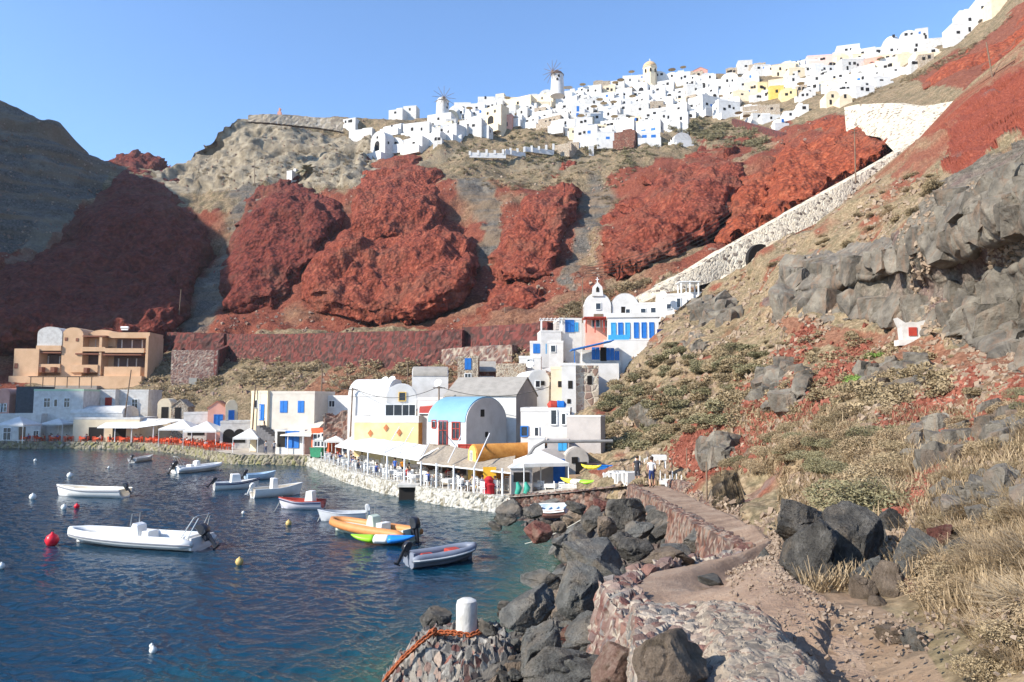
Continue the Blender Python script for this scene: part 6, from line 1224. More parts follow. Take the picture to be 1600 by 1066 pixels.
# shrine under the lava ledge
sh = empty('shrine', hitA(1418, 532) + Vector((0, -.3, 0)), R(-10), 'tiny whitewashed rock shrine with a red framed niche under the lava ledge', 'shrine')
MB().prism([(-.5, 0), (.5, -.05), (.55, .75), (.75, 1.1), (.3, .95), (0, 1.0), (-.35, .95), (-.75, 1.25), (-.55, .7)], 'y', -.35, .35).build('body', WH2, sh); MB().bb(-.2, .22, -.4, -.33, .2, .68).build('niche', RED, sh); MB().bb(-.8, .3, -.6, .2, -.35, -.02).build('base', WH2, sh)
# ================================================================== plants
def leafcloud(name, n, size, seed, tw=0, flat=.75, upk=.35, mats=None, lobes=7):
    r = np.random.RandomState(seed)
    # several overlapping lobes give an uneven crown with gaps
    L_ = np.stack([r.uniform(-.55, .55, lobes), r.uniform(-.55, .55, lobes), r.uniform(.1, .55, lobes) * flat], -1); Rr = r.uniform(.28, .5, lobes)
    k = r.randint(0, lobes, n); d = r.normal(size=(n, 3)); d /= np.linalg.norm(d, axis=1, keepdims=True); rad = Rr[k] * r.uniform(.55, 1.05, n) ** .6
    p = L_[k] + d * rad[:, None] * np.array([1, 1, .85]); p[:, 2] = np.abs(p[:, 2])
    u = r.normal(size=(n, 3)) + d * .4; u[:, 2] += upk; u /= np.linalg.norm(u, axis=1, keepdims=True); w_ = np.cross(u, r.normal(size=(n, 3))); w_ /= np.linalg.norm(w_, axis=1, keepdims=True) + 1e-9
    s = size * r.uniform(.5, 1.4, n)[:, None]
    V = np.stack([p - w_ * s * .35, p + w_ * s * .35, p + w_ * s * .12 + u * s * 1.3, p - w_ * s * .12 + u * s * 1.3], 1).reshape(-1, 3); Fq = np.arange(n * 4).reshape(-1, 4)
    a = r.rand(n).repeat(4)
    if tw:
        q = r.normal(size=(tw, 3)); q[:, 2] = np.abs(q[:, 2]) + .2; q /= np.linalg.norm(q, axis=1, keepdims=True); e = q * r.uniform(.5, .95, tw)[:, None]; b0 = r.uniform(-.15, .15, (tw, 3)) * np.array([1, 1, 0]); sd = np.cross(q, [0.3, .2, .9]) * .012
        T = np.stack([b0 - sd, b0 + sd, e + sd * .3, e - sd * .3], 1).reshape(-1, 3); Fq = np.concatenate([Fq, np.arange(tw * 4).reshape(-1, 4) + len(V)]); V = np.concatenate([V, T]); a = np.concatenate([a, np.full(tw * 4, -.5)])
    me = np_mesh(name, V, Fq, False, {'zone': np.stack([a, a * 0, a * 0], -1)}); me.materials.append(mats); return me
def leaf_mat(name, a, b, c, tw=(.12, .09, .06)):
    m, nt, N, L, B = new_mat(name); p = pos(nt); at = N.new('ShaderNodeAttribute'); at.attribute_name = 'zone'; sep = N.new('ShaderNodeSeparateXYZ'); L.new(at.outputs['Vector'], sep.inputs[0])
    n = nz(nt, .7, 4, .6, p); inf = N.new('ShaderNodeObjectInfo')
    c1 = ramp(nt, n.outputs[0], [(.3, a), (.5, b), (.7, c)]); c2 = mix(nt, inf.outputs['Random'], a, c); c1 = mix(nt, .45, c1, c2)
    c1 = mix(nt, rng(nt, sep.outputs[0], 0, 1, 0, .7), c1, mix(nt, sep.outputs[0], a, c)); c1 = mix(nt, rng(nt, sep.outputs[0], -.5, -.1, 1, 0), c1, tw)
    L.new(c1, B.inputs['Base Color']); B.inputs['Roughness'].default_value = .85; B.inputs['Specular IOR Level'].default_value = .15; return m
LM_ol = leaf_mat('khaki_leaves', (.125, .095, .05), (.27, .205, .115), (.43, .33, .2))
LM_gr = leaf_mat('olive_leaves', (.085, .085, .04), (.2, .18, .095), (.34, .29, .17))
LM_dr = leaf_mat('straw_stems', (.15, .1, .055), (.31, .22, .125), (.48, .365, .225), (.27, .19, .115))
LM_lime = leaf_mat('bright_leaves', (.07, .14, .02), (.14, .24, .04), (.26, .36, .1))
BUSH = [leafcloud('shrub', 2600, .075, 1, 60, mats=LM_ol), leafcloud('shrub', 2600, .075, 2, 60, mats=LM_gr), leafcloud('shrub', 2400, .07, 3, 90, .9, mats=LM_ol), leafcloud('shrub', 2200, .07, 4, 120, .6, mats=LM_dr), leafcloud('shrub', 2600, .075, 5, 60, .6, mats=LM_gr)]
def tuft(name, n, seed, mats, spread=1.0):
    r = np.random.RandomState(seed); a = r.uniform(0, 6.28, n); le = r.uniform(.15, 1, n) ** 1.0 * spread * .9; h = r.uniform(.35, 1.0, n)
    b0 = np.stack([np.cos(a), np.sin(a), a * 0], -1) * (r.uniform(0, .35, n) * 1)[:, None]; m_ = b0 + np.stack([np.cos(a) * le * .35, np.sin(a) * le * .35, h * .6], -1) + r.normal(size=(n, 3)) * .06; e = b0 + np.stack([np.cos(a) * le, np.sin(a) * le, h * r.uniform(.6, 1.1, n)], -1) + r.normal(size=(n, 3)) * .1
    sd = np.stack([-np.sin(a), np.cos(a), a * 0], -1) * .013
    V = np.stack([b0 - sd, b0 + sd, m_ + sd * .8, m_ - sd * .8, e + sd * .25, e - sd * .25], 1).reshape(-1, 3); k = np.arange(n)[:, None] * 6
    Fq = np.concatenate([k + [0, 1, 2, 3], k + [3, 2, 4, 5]]); at = r.rand(n).repeat(6)
    me = np_mesh(name, V, Fq, False, {'zone': np.stack([at, at * 0, at * 0], -1)}); me.materials.append(mats); return me
TUFT = [tuft('dry_bush', 420, 11, LM_dr), tuft('dry_bush', 480, 12, LM_dr, .7), tuft('dry_bush', 380, 13, LM_dr, 1.2), leafcloud('dry_bush', 5200, .034, 14, 240, .7, mats=LM_dr), leafcloud('dry_bush', 5600, .036, 15, 200, .6, mats=LM_ol)]
FINE = [leafcloud('shrub', 6500, .04, 16, 90, .6, mats=LM_ol), leafcloud('shrub', 6500, .04, 17, 120, .65, mats=LM_dr), leafcloud('shrub', 6000, .042, 18, 60, .6, mats=LM_gr)]
rv = random.Random(17)
def scatter(poly, n, r0, r1, protos, label, cat, grp, name='shrub', fn=hitA, tries=30, ymin=0, sq=.8, mindist=0, avoid=()):
    x0, x1 = min(p[0] for p in poly), max(p[0] for p in poly); y0, y1 = min(p[1] for p in poly), max(p[1] for p in poly); c = 0; out = []
    for k in range(n * tries):
        if c >= n: break
        px, py = rv.uniform(x0, x1), rv.uniform(y0, y1)
        if not inpoly(np.array([px]), np.array([py]), poly)[0]: continue
        if any(inpoly(np.array([px]), np.array([py]), a_)[0] for a_ in avoid): continue
        h = fn(px, py)
        if not h: continue
        if mindist and any((h - q).length < mindist for q in out[-80:]): continue
        o = bpy.data.objects.new(name, rv.choice(protos)); COL.objects.link(o); s = rv.uniform(r0, r1); o.location = h - Vector((0, 0, s * .12)); o.scale = (s * rv.uniform(.85, 1.25), s * rv.uniform(.85, 1.25), s * rv.uniform(.7, 1.1) * sq); o.rotation_euler = (rv.uniform(-.15, .15), rv.uniform(-.15, .15), rv.uniform(0, 6.28))
        tag(o, label, cat, grp); out.append(h); c += 1
    return out
LAVA = [LV[0][0], LV[1][0]]; OUTC = [l[0] for l in LV[2:]]
SCR = [[(x - r, y - r), (x + r, y - r), (x2 + r2, y2 + r2), (x2 - r2, y2 + r2)] for l in ZRED[:7] for (x, y, r), (x2, y2, r2) in zip(l[:-1], l[1:])]
scatter([(918,700),(925,655),(955,612),(1000,575),(1050,530),(1085,555),(1150,540),(1200,555),(1180,600),(1150,650),(1090,690),(1040,700),(1000,705)], 150, .9, 1.7, [BUSH[0], BUSH[1], BUSH[2], BUSH[0], BUSH[4]], 'dense khaki green shrub on the slope between the big white house and the stacked tables', 'shrub', 'dense shrubs above the end of the quay', avoid=SCR)
scatter([(1125,720),(1180,690),(1260,655),(1330,640),(1420,645),(1425,720),(1400,790),(1345,800),(1330,745),(1240,728),(1180,732)], 72, .5, .95, FINE, 'dry straw coloured shrub above the white and pink rubble wall', 'shrub', 'dry shrubs above the rubble retaining wall', avoid=SCR)
scatter([(1320,780),(1400,740),(1500,690),(1600,640),(1640,700),(1640,960),(1560,980),(1480,940),(1440,830),(1380,800)], 90, .2, .4, TUFT, 'tangled dry bush of straw coloured stems in the right foreground', 'bush', 'straw bushes in the right foreground', 'dry_bush')
scatter([(1500,960),(1560,930),(1660,920),(1660,1060),(1560,1050)], 12, .18, .3, TUFT, 'low straw bush beside the path at the bottom right corner', 'bush', 'straw bushes in the bottom right corner', 'dry_bush')
scatter([(1100,450),(1200,410),(1330,330),(1420,275),(1500,250),(1600,215),(1600,235),(1470,295),(1425,345),(1340,380),(1220,405),(1150,470)], 28, .5, 1.1, [BUSH[2], BUSH[3], BUSH[0]], 'small dry shrub on the slope above the lava ledges', 'shrub', 'shrubs above the lava ledges', fn=hitA)
scatter([(1140,540),(1260,525),(1400,545),(1540,600),(1600,610),(1600,640),(1400,650),(1250,650),(1160,660)], 24, .35, .75, [BUSH[2], BUSH[3], BUSH[0]], 'small dry shrub between the red scree streaks', 'shrub', 'shrubs between the red scree streaks', fn=hitA, avoid=SCR)
scatter([(1340,560),(1368,556),(1362,600),(1342,612)], 5, .55, .8, [leafcloud('shrub', 2600, .08, 9, 20, mats=LM_lime)], 'bright lime green shrub beside the dark lava lump', 'shrub', 'bright green shrubs at the lava lump')
scatter([(1460,640),(1640,600),(1640,700),(1480,720)], 14, .3, .55, FINE, 'straw shrub below the lower lava ledge at the right', 'shrub', 'straw shrubs below the lower lava ledge')
# far scrub: thousands of small bushes that read as one cover
def scrub(name, polys, n, r0, r1, mat, label, fn, faces=120, seed=3):
    r = np.random.RandomState(seed); base = leafcloud('tmp', faces, .15, seed, 0, .7, lobes=5, mats=mat); k = len(base.vertices); co = np.empty(k * 3); base.vertices.foreach_get('co', co); co = co.reshape(-1, 3)
    Vs = []; at = []; cnt = 0
    for poly in polys:
        x0, x1 = min(p[0] for p in poly), max(p[0] for p in poly); y0, y1 = min(p[1] for p in poly), max(p[1] for p in poly); c = 0
        for _ in range(n * 30):
            if c >= n: break
            px, py = r.uniform(x0, x1), r.uniform(y0, y1)
            if not inpoly(np.array([px]), np.array([py]), poly)[0]: continue
            h = fn(px, py)
            if not h: continue
            if vnoise(np.array([[h.x, h.y, h.z]]) / 9., 7)[0] < -.15 and r.rand() < .75: continue
            s = r.uniform(r0, r1) * (.5 + .5 * r.rand()); a = r.uniform(0, 6.28); R_ = np.array([[math.cos(a), -math.sin(a), 0], [math.sin(a), math.cos(a), 0], [0, 0, 1]])
            Vs.append(co @ R_.T * s * np.array([1, 1, .75]) + np.array(h) - [0, 0, s * .15]); at.append(np.full(k, r.rand())); c += 1
    V = np.concatenate(Vs); A_ = np.concatenate(at); bpy.data.meshes.remove(base)
    o = link(name, np_mesh(name, V, np.arange(len(V)).reshape(-1, 4), False, {'zone': np.stack([A_, A_ * 0, A_ * 0], -1)}), mat); tag(o, label, 'scrub', kind='stuff')
scrub('scrub', [[(205,620),(240,540),(330,548),(450,560),(600,560),(720,556),(850,530),(880,540),(820,570),(700,600),(560,612),(480,610),(360,600),(290,640)]], 480, 1.1, 2.8, LM_ol, 'khaki scrub covering the slope between the terrace walls and the harbour houses', hitB, 220, seed=3)
scrub('scrub', [[(905,700),(925,650),(985,590),(1050,500),(1110,540),(1200,540),(1190,620),(1130,690),(1040,715)], [(1150,520),(1300,515),(1500,560),(1480,620),(1300,650),(1180,640)]], 190, .35, .95, LM_ol, 'low khaki scrub between the shrubs of the right slope', hitA, 260, seed=6)
scrub('scrub', [[(700,240),(780,205),(860,200),(900,235),(1040,215),(1070,185),(1130,195),(1200,205),(1190,245),(1080,225),(1000,262),(880,262),(700,262)], [(1040,200),(1070,180),(1130,192),(1200,205),(1200,235),(1120,222)]], 330, 1.3, 3.2, LM_gr, 'olive scrub on the slope directly below the upper village', hitB, 190, 4)
scrub('scrub', [[(270,280),(400,292),(560,290),(590,250),(600,200),(430,195),(380,190),(500,230),(300,265)], [(700,262),(880,262),(1000,262),(960,330),(920,300),(760,300)], [(1290,160),(1400,130),(1520,70),(1590,20),(1500,95),(1420,130),(1330,160)], [(880,480),(980,440),(1040,430),(900,500),(850,510)]], 150, .9, 2.2, LM_ol, 'sparse scrub dotted over the rim, the gullies and the ground beside the stair wall', hitB, 170, 5)
# dead grass on the near slope
def grass():
    r = np.random.RandomState(8); pts = []
    for _ in range(60000):
        if len(pts) > 26000: break
        px = r.uniform(1120, 1640); py = r.uniform(640, 1066)
        pts.append((px, py))
    V = []; A_ = []
    for px, py in pts:
        if px < 1440 and py > 925 and px > 1215: continue
        if px < 1216 and py > 745: continue
        h = hitA(px, py)
        if not h or h.x < np.interp(h.y, RPX[:, 1], RPX[:, 0]) + .05: continue
        dn = vnoise(np.array([[h.x, h.y, h.z]]) / (.5 + h.y * .05), 9)[0]
        if dn < -.1 and r.rand() < .8: continue
        L_ = r.uniform(.06, .2) * (1 + h.y / 25); wd = .0025 + h.y * .0007
        for q in range(2):
            a = r.uniform(0, 6.28); b0 = np.array(h) + r.normal(size=3) * [.03, .03, 0] - [0, 0, .02]; e = b0 + np.array([math.cos(a) * L_ * .7, math.sin(a) * L_ * .7, L_ * r.uniform(.5, 1.1)]); sd = np.array([-math.sin(a), math.cos(a), 0]) * wd
            V += [b0 - sd, b0 + sd, e + sd * .3, e - sd * .3]; A_ += [r.rand()] * 4
    V = np.array(V); A_ = np.array(A_); o = link('dry_grass', np_mesh('dry_grass', V, np.arange(len(V)).reshape(-1, 4), False, {'zone': np.stack([A_, A_ * 0, A_ * 0], -1)}), LM_dr); tag(o, 'thin dead grass spread over the near slope right of the path', 'grass', kind='stuff')
grass()
# loose stones
def stones(name, sampler, n, mats, label, seed):
    r = np.random.RandomState(seed); cube = np.array([(x, y, z) for x in (-1, 1) for y in (-1, 1) for z in (-1, 1)]) * .55; Fc = np.array([(0, 1, 3, 2), (4, 6, 7, 5), (0, 4, 5, 1), (2, 3, 7, 6), (0, 2, 6, 4), (1, 5, 7, 3)]); V = []; A_ = []; c = 0
    for _ in range(n * 12):
        if c >= n: break
        g = sampler(r)
        if g is None: continue
        h, s = g; M_ = np.linalg.qr(r.normal(size=(3, 3)))[0]; V.append((cube * r.uniform(.55, 1.3, (8, 3)) * s * np.array([1.1, .9, .7])) @ M_.T + np.array(h)); A_.append(np.full(8, r.rand())); c += 1
    V = np.concatenate(V); A_ = np.concatenate(A_); Fq = (np.arange(c)[:, None, None] * 8 + Fc[None]).reshape(-1, 4)
    o = link(name, np_mesh(name, V, Fq, False, {'zone': np.stack([A_, A_ * 0, A_ * 0], -1)}), mats); tag(o, label, 'stones', kind='stuff')
def s_band(lines):
    def f(r):
        l = lines[r.randint(len(lines))]; i = r.randint(len(l) - 1); t = r.rand(); x = l[i][0] * (1 - t) + l[i + 1][0] * t; y = l[i][1] * (1 - t) + l[i + 1][1] * t; rr = l[i][2] * 1.25
        px = x + r.normal() * rr * .7; py = y + r.normal() * rr * .7; h = hitA(px, py)
        if not h: return None
        return h, r.uniform(.6, 1) ** 3 * (.10 + h.y * .004) 
    return f
stones('red_scree', s_band(ZRED[:7]), 9000, leaf_mat('scree_red', (.08, .024, .016), (.21, .055, .034), (.34, .13, .085)), 'loose red scoria stones lying in streaks down the right slope', 21)
def s_all(r):
    px, py = r.uniform(960, 1620), r.uniform(280, 960); h = hitA(px, py)
    if not h or vnoise(np.array([[h.x, h.y, h.z]]) / 2.5, 4)[0] < 0: return None
    return h, r.uniform(.5, 1) ** 4 * (.06 + h.y * .006)
stones('slope_stones', s_all, 9000, leaf_mat('scree_mixed', (.08, .045, .03), (.2, .13, .09), (.36, .28, .2)), 'small brown and red stones scattered over the whole right slope', 22)
def s_path(r):
    k = r.rand(); y = r.uniform(3, 40) if r.rand() < .4 else r.uniform(3, 12); x0 = np.interp(y, LPP[:, 1], LPP[:, 0]); x1 = np.interp(y, RPX[:, 1], RPX[:, 0]); k = min(.93, r.choice([r.uniform(0, 1), .93 - abs(r.normal()) * .15])); x = x0 + (x1 - x0) * k
    z = down(x, y, bvA)
    if z is None: return None
    return Vector((x, y, z + .14)), r.uniform(.3, 1) ** 5 * (.014 + y * .003)
def s_b(r):
    px, py = r.uniform(0, 1500), r.uniform(180, 620); h = hitB(px, py)
    if not h or vnoise(np.array([[h.x, h.y, h.z]]) / 12., 4)[0] < -.1: return None
    return h, r.uniform(.4, 1) ** 3 * .8
stones('hill_rocks', s_b, 6000, leaf_mat('hill_rock', (.1, .045, .03), (.24, .13, .09), (.42, .33, .25)), 'rocks scattered over the far hillside', 24)
stones('path_gravel', s_path, 5000, leaf_mat('gravel_pink', (.11, .07, .05), (.22, .15, .105), (.32, .25, .185)), 'small stones and gravel lying on the dirt path', 23)
# palm beside the white hut on the rim, and pale tree
pb = hitB(478, 277); pl = empty('palm_tree', pb, 0, 'dark fan palm on the rim between the castle rock and the double red bluff', 'palm tree')
MB().tube([(0, 0, -1), (.1, 0, 1), (0, 0, 2.6)], [.4, .35, .3], 8).build('trunk', WOOD, pl)
def palm_crown():
    r = np.random.RandomState(4); V = []; Fq = []
    for k in range(46):
        a = r.uniform(0, 6.28); el = r.uniform(-.2, 1.3); L_ = r.uniform(3.2, 4.6); pts = [np.array([0, 0, 2.6]) + np.array([math.cos(a) * math.cos(el) * L_ * t, math.sin(a) * math.cos(el) * L_ * t, math.sin(el) * L_ * t - 1.6 * t * t]) for t in np.linspace(0, 1, 7)]
        for i in range(1, 7):
            for s_ in (-1, 1):
                sd = np.array([-math.sin(a), math.cos(a), -.35]) * s_ * .6 * (1 - abs(i / 6 - .5)); b = len(V); V += [pts[i - 1], pts[i], pts[i] + sd * .9, pts[i - 1] + sd]; Fq.append((b, b + 1, b + 2, b + 3))
    V = np.array(V); a = r.rand(len(V)); me = np_mesh('crown', V, Fq, False, {'zone': np.stack([a, a * 0, a * 0], -1)}); return link('crown', me, LM_gr, pl)
palm_crown()
# ================================================================== poles and wires
def pole(px, pyb, pyt, Y, lb, r=.11, arms=1, lean=0, mat=WOOD, name='utility_pole', cat='pole'):
    a = P(px, pyb, Y); b_ = P(px + lean, pyt, Y); o = empty(name, a, 0, lb, cat); d = b_ - a
    MB().tube([(0, 0, -.5), tuple(d)], [r, r * .75], 8).build('post', mat, o)
    for k in range(arms): MB().box(d * (.96 - .05 * k), (1.3, .1, .1), .3).build('crossarm', mat, o)
    return b_
pA = pole(279, 502, 452, 185, 'leaning pale pole on the shaded slope left of the grey gully', .14, 0, 4)
pole(193, 662, 578, 126, 'tall leaning mast rising from the white canopies at the left quay', .12, 0, 12)
p1 = pole(394, 676, 602, 98, 'dark leaning pole in front of the cream cube house', .12, 1, 5); p2 = pole(501, 640, 566, 108, 'dark pole behind the low white houses right of the cream cube', .12, 1, 3); p3 = pole(547, 684, 606, 84, 'dark pole at the left end of the yellow wall', .1, 1, 4)
p4 = pole(637, 600, 566, 110, 'thin dark pole above the arched house with yellow window', .11, 1); p5 = pole(686, 660, 604, 76, 'dark post with a lamp head beside the blue barrel roof', .1, 1); p6 = pole(789, 552, 480, 140, 'slim pole standing on the dark red terrace wall', .13, 0); p7 = pole(910, 500, 436, 108, 'slim pole immediately left of the church', .1, 0)
pole(858, 642, 602, 70, 'short ochre pole in front of the tall cream house', .08, 0, 1); p8 = pole(1337, 282, 200, 128, 'tall pale pole standing on the stair wall before the big red bluff', .13, 2, -2); p9 = pole(1553, 132, 66, 112, 'leaning wooden pole on the red slope at the upper right', .13, 0, -12)
pole(398, 286, 250, 250, 'thin pole on the rim above the dark red bluff', .14, 0); pole(1107, 462, 446, 116, 'short dark post beside the foot of the stair wall', .1, 0)
pole(1104, 788, 722, 31.5, 'weathered square signpost beside the low red drystone wall', .05, 0, 0, WOOD, 'wooden_post', 'post'); pole(1073, 745, 700, 44, 'thin wooden stake above the walkers, right of the stacked tables', .04, 0, 0, WOOD, 'wooden_post', 'post'); pole(1050, 742, 712, 44, 'short wooden stake near the white table legs', .04, 0, 0, WOOD, 'wooden_post', 'post')
def wire(a, b_, sag, r, lb, name='cable', mat=None):
    a = Vector(a); b_ = Vector(b_); pts = [a.lerp(b_, t) - Vector((0, 0, sag * 4 * t * (1 - t))) for t in [i / 16 for i in range(17)]]
    MB()
    o = MB().tube([p - a for p in pts], r, 4).build(name, mat or M('cable_dark', (.06, .055, .05))); o.location = a; tag(o, lb, name.replace('_', ' ')); return o
for i in range(5): wire(P(915, 432 - i * 4, 112), P(1145, 352 - i * 7, 136), 2.0, .035, ['lowest', 'second lowest', 'middle', 'second highest', 'highest'][i] + ' of five electric cables crossing the broad slanting bluff')
wire(p1, p2, 1.5, .03, 'cable between the two dark poles beside the cream cube house'); wire(p2, p3, 1.5, .03, 'cable from the middle pole down to the yellow wall pole'); wire(p3, p5, 1.2, .03, 'cable running over the yellow wall to the lamp post'); wire(p5, P(860, 604, 70), 1.0, .03, 'cable from the lamp post to the short ochre pole')
b = MB(); b.tube([(0,0,-2),(0,0,9)], .08, 5)
for z in (4, 6, 8): b.box((0, 0, z), (1.6, .06, .06))
o = b.build('antenna', WPT); o.location = on_rim(1506, 56); tag(o, 'thin mast antenna in front of the houses at the upper right corner', 'antenna')
for px, py, Y, lb in ((602,597,92,'left one of two white satellite dishes on the small cube house'),(613,596,92,'right one of two white satellite dishes on the small cube house'),(829,571,98,'white satellite dish beside the tan stone house'),(1036,462,103,'large white satellite dish on the row of houses above the shuttered house'),(685,600,99,'white satellite dish before the long grey vault roof')):
    o = empty('satellite_dish', P(px, py + 6, Y), R(-25), lb, 'satellite dish'); MB().tube([(0, 0, 0), (0, .05, .5)], .04, 6).build('mast', WPT, o)
    d = MB().lathe((0, 0, 0), [(.55, .16), (.4, .07), (.05, 0), (.02, -.03), (.4, .03), (.57, .14)], 14).build('dish', WPT, o, smooth=True); d.location = (0, -.05, .62); d.rotation_euler = (1.1, 0, 0)
# ================================================================== restaurant furniture
def table(name, m1, m2):
    t = empty(name); MB().bb(-.42, .42, -.42, .42, .72, .76).build('tabletop', m1, t)
    b = MB(); b.bb(-.43, .43, -.43, -.42, .5, .757); b.bb(-.43, .43, .42, .43, .5, .757); b.bb(-.43, -.42, -.42, .42, .5, .757); b.bb(.42, .43, -.42, .42, .5, .757); b.build('tablecloth', m1, t)
    for x in (-.36, .36):
        for y in (-.36, .36): MB().bb(x - .025, x + .025, y - .025, y + .025, 0, .72).build('leg', m2, t)
    return t
def chair(name, m_):
    t = empty(name); MB().bb(-.21, .21, -.21, .21, .43, .47).build('seat', m_, t)
    b = MB()
    for x in (-.19, .19): b.bb(x - .02, x + .02, .18, .22, .47, .95)
    for z in (.6, .74, .88): b.bb(-.17, .17, .19, .21, z, z + .07)
    b.build('backrest', m_, t)
    for x in (-.19, .19):
        for y in (-.19, .19): MB().bb(x - .02, x + .02, y - .02, y + .02, 0, .43).build('leg', m_, t)
    return t
CH_W = chair('white_chair', WPT); TB_W = table('white_table', CANV, WPT); RC = M('orange_red_chair_paint', (.72, .1, .03), (.6, .07, .02), 3, .5); CH_R = chair('red_chair', RC); TB_R = table('cloth_table', M('red_cloth', (.7, .12, .05), (.6, .08, .035)), WOOD)
firsts = {}
def put(proto, loc, rz, label, cat, grp):
    if proto.name not in firsts: firsts[proto.name] = 1; o = proto; o.location = loc; o.rotation_euler = (0, 0, rz)
    else: o = copy_tree(proto, loc, rz)
    tag(o, label, cat, grp); return o
def qpt(s, off):      # point along the quay edge line QW, off metres inland
    return None
QA = np.array([(wx(px, Y), Y, 0) for px, Y in QL])
def along(i0, i1, n, off):
    A = QA[i0:i1 + 1]; A = resample(A, 200); tn = np.gradient(A, axis=0); tn /= np.linalg.norm(tn, axis=1, keepdims=True); nr_ = np.stack([-tn[:, 1], tn[:, 0], tn[:, 0] * 0], -1)
    out = []
    for i in range(n):
        k = int((i + .5) / n * 199); p = A[k] + nr_[k] * off; out.append((Vector((p[0], p[1], ZQ)), math.atan2(tn[k][1], tn[k][0])))
    return out
seats = []
for off in (1.0, 3.4):
    for i, (p, a) in enumerate(along(12, 19, 17 if off < 2 else 14, off)):
        put(TB_W, p, a, 'square table with white cloth on the white quay under the long canopy', 'table', 'white tables on the main quay')
        for k in range(4):
            if rv.random() < .12: continue
            b_ = a + k * PI / 2 + rv.uniform(-.15, .15); q = p + Vector((math.sin(b_) * .62, -math.cos(b_) * .62, 0)); put(CH_W, q, b_ + PI, 'white wooden chair at the tables on the white quay', 'chair', 'white chairs on the main quay'); seats.append((q, b_ + PI, 'W'))
for off in (.8, 3.0):
    for i, (p, a) in enumerate(along(2, 7, 19 if off < 2 else 16, off)):
        put(TB_R, p, a, 'small red clothed table on the left quay', 'table', 'red tables on the left quay')
        for k in range(4):
            if rv.random() < .08: continue
            b_ = a + k * PI / 2 + rv.uniform(-.2, .2); q = p + Vector((math.sin(b_) * .62, -math.cos(b_) * .62, 0)); put(CH_R, q, b_ + PI, 'orange red chair on the left quay terrace', 'chair', 'orange red chairs on the left quay'); seats.append((q, b_ + PI, 'R'))
def sheet(name, pts, t, mat, lb, cat, posts=(), sagk=0, n=10):
    """roof sheet over four corners (front left, front right, back right, back left) on its own posts"""
    a, b_, c, d = [Vector(p) for p in pts]; o = empty(name, (a + b_ + c + d) / 4, 0, lb, cat); O = o.location; V = []
    for dz in (0, -t):
        for i in range(n + 1):
            for j in range(n + 1):
                u, v = i / n, j / n; p = a.lerp(b_, u).lerp(d.lerp(c, u), v); p = p + Vector((0, 0, dz - sagk * abs(math.sin(u * PI * 5)) * (1 - v) + fbm(np.array([[p.x, p.y, 0]]) / 1.5, 2, 4)[0] * .08)); V.append(p - O)
    m1 = (n + 1) ** 2; g = grid_faces(n + 1, n + 1).tolist(); Fc = g + [[m1 + q for q in f[::-1]] for f in g]
    ring = [i for i in range(n + 1)] + [(n + 1) * i + n for i in range(1, n + 1)] + [(n + 1) * n + n - i for i in range(1, n + 1)] + [(n + 1) * (n - i) for i in range(1, n)]
    for i in range(len(ring)): j = (i + 1) % len(ring); Fc.append([ring[i], ring[j], m1 + ring[j], m1 + ring[i]])
    me = bpy.data.meshes.new(name); me.from_pydata([tuple(v) for v in V], [], Fc); link('roof_sheet', me, mat, o)
    for p in posts:
        p = Vector(p); MB().tube([(p.x - O.x, p.y - O.y, ZQ - .1 - O.z), tuple(p - O + Vector((0, 0, .15)))], .075, 8).build('post', WPT, o)
    for e in ((a, b_), (d, c)): MB().tube([tuple(e[0] - O - Vector((0, 0, .12))), tuple(e[1] - O - Vector((0, 0, .12)))], .06, 6).build('beam', WPT, o)
    return o
def qp(px, Y, z): return G(px, Y, z)
sheet('canvas_canopy', [qp(524, 77, 3.2), qp(655, 60.3, 3.1), qp(688, 66, 3.75), qp(552, 84, 3.9)], .05, CANV, 'long white canvas canopy over the left half of the white quay', 'canopy', [qp(px, np.interp(px, *zip(*QL)) + .5, 3.0) for px in (545, 575, 605, 632)] + [qp(px, Y, 3.6) for px, Y in ((565, 81), (600, 76), (640, 71), (685, 65))], .12, 24)
sheet('reed_canopy', [qp(652, 59.6, 2.95), qp(800, 53.2, 2.75), qp(806, 60, 3.55), qp(668, 68, 3.9)], .12, REED, 'sagging reed canopy on whitewashed posts over the right half of the white quay', 'canopy', [qp(px, np.interp(px, *zip(*QL)) + .35, 2.9) for px in (658, 682, 709, 741, 785)] + [qp(px, Y, 3.4) for px, Y in ((690, 66), (730, 63), (770, 60.5))], .1, 24)
b = MB()
for px, Y, z in ((600,70,3.7),(622,68,3.7),(660,64,3.9),(700,60,3.7),(741,57,3.6)): b.tube([tuple(qp(px, Y - 3, z - .6) - qp(600, 67, 3)), tuple(qp(px + 24, Y + 4, z + 1.6) - qp(600, 67, 3))], .05, 6)
o = b.build('canopy_rafters', WPT); o.location = qp(600, 67, 3); tag(o, 'thin white poles and ropes rising over the canopies toward the houses', 'rafters')
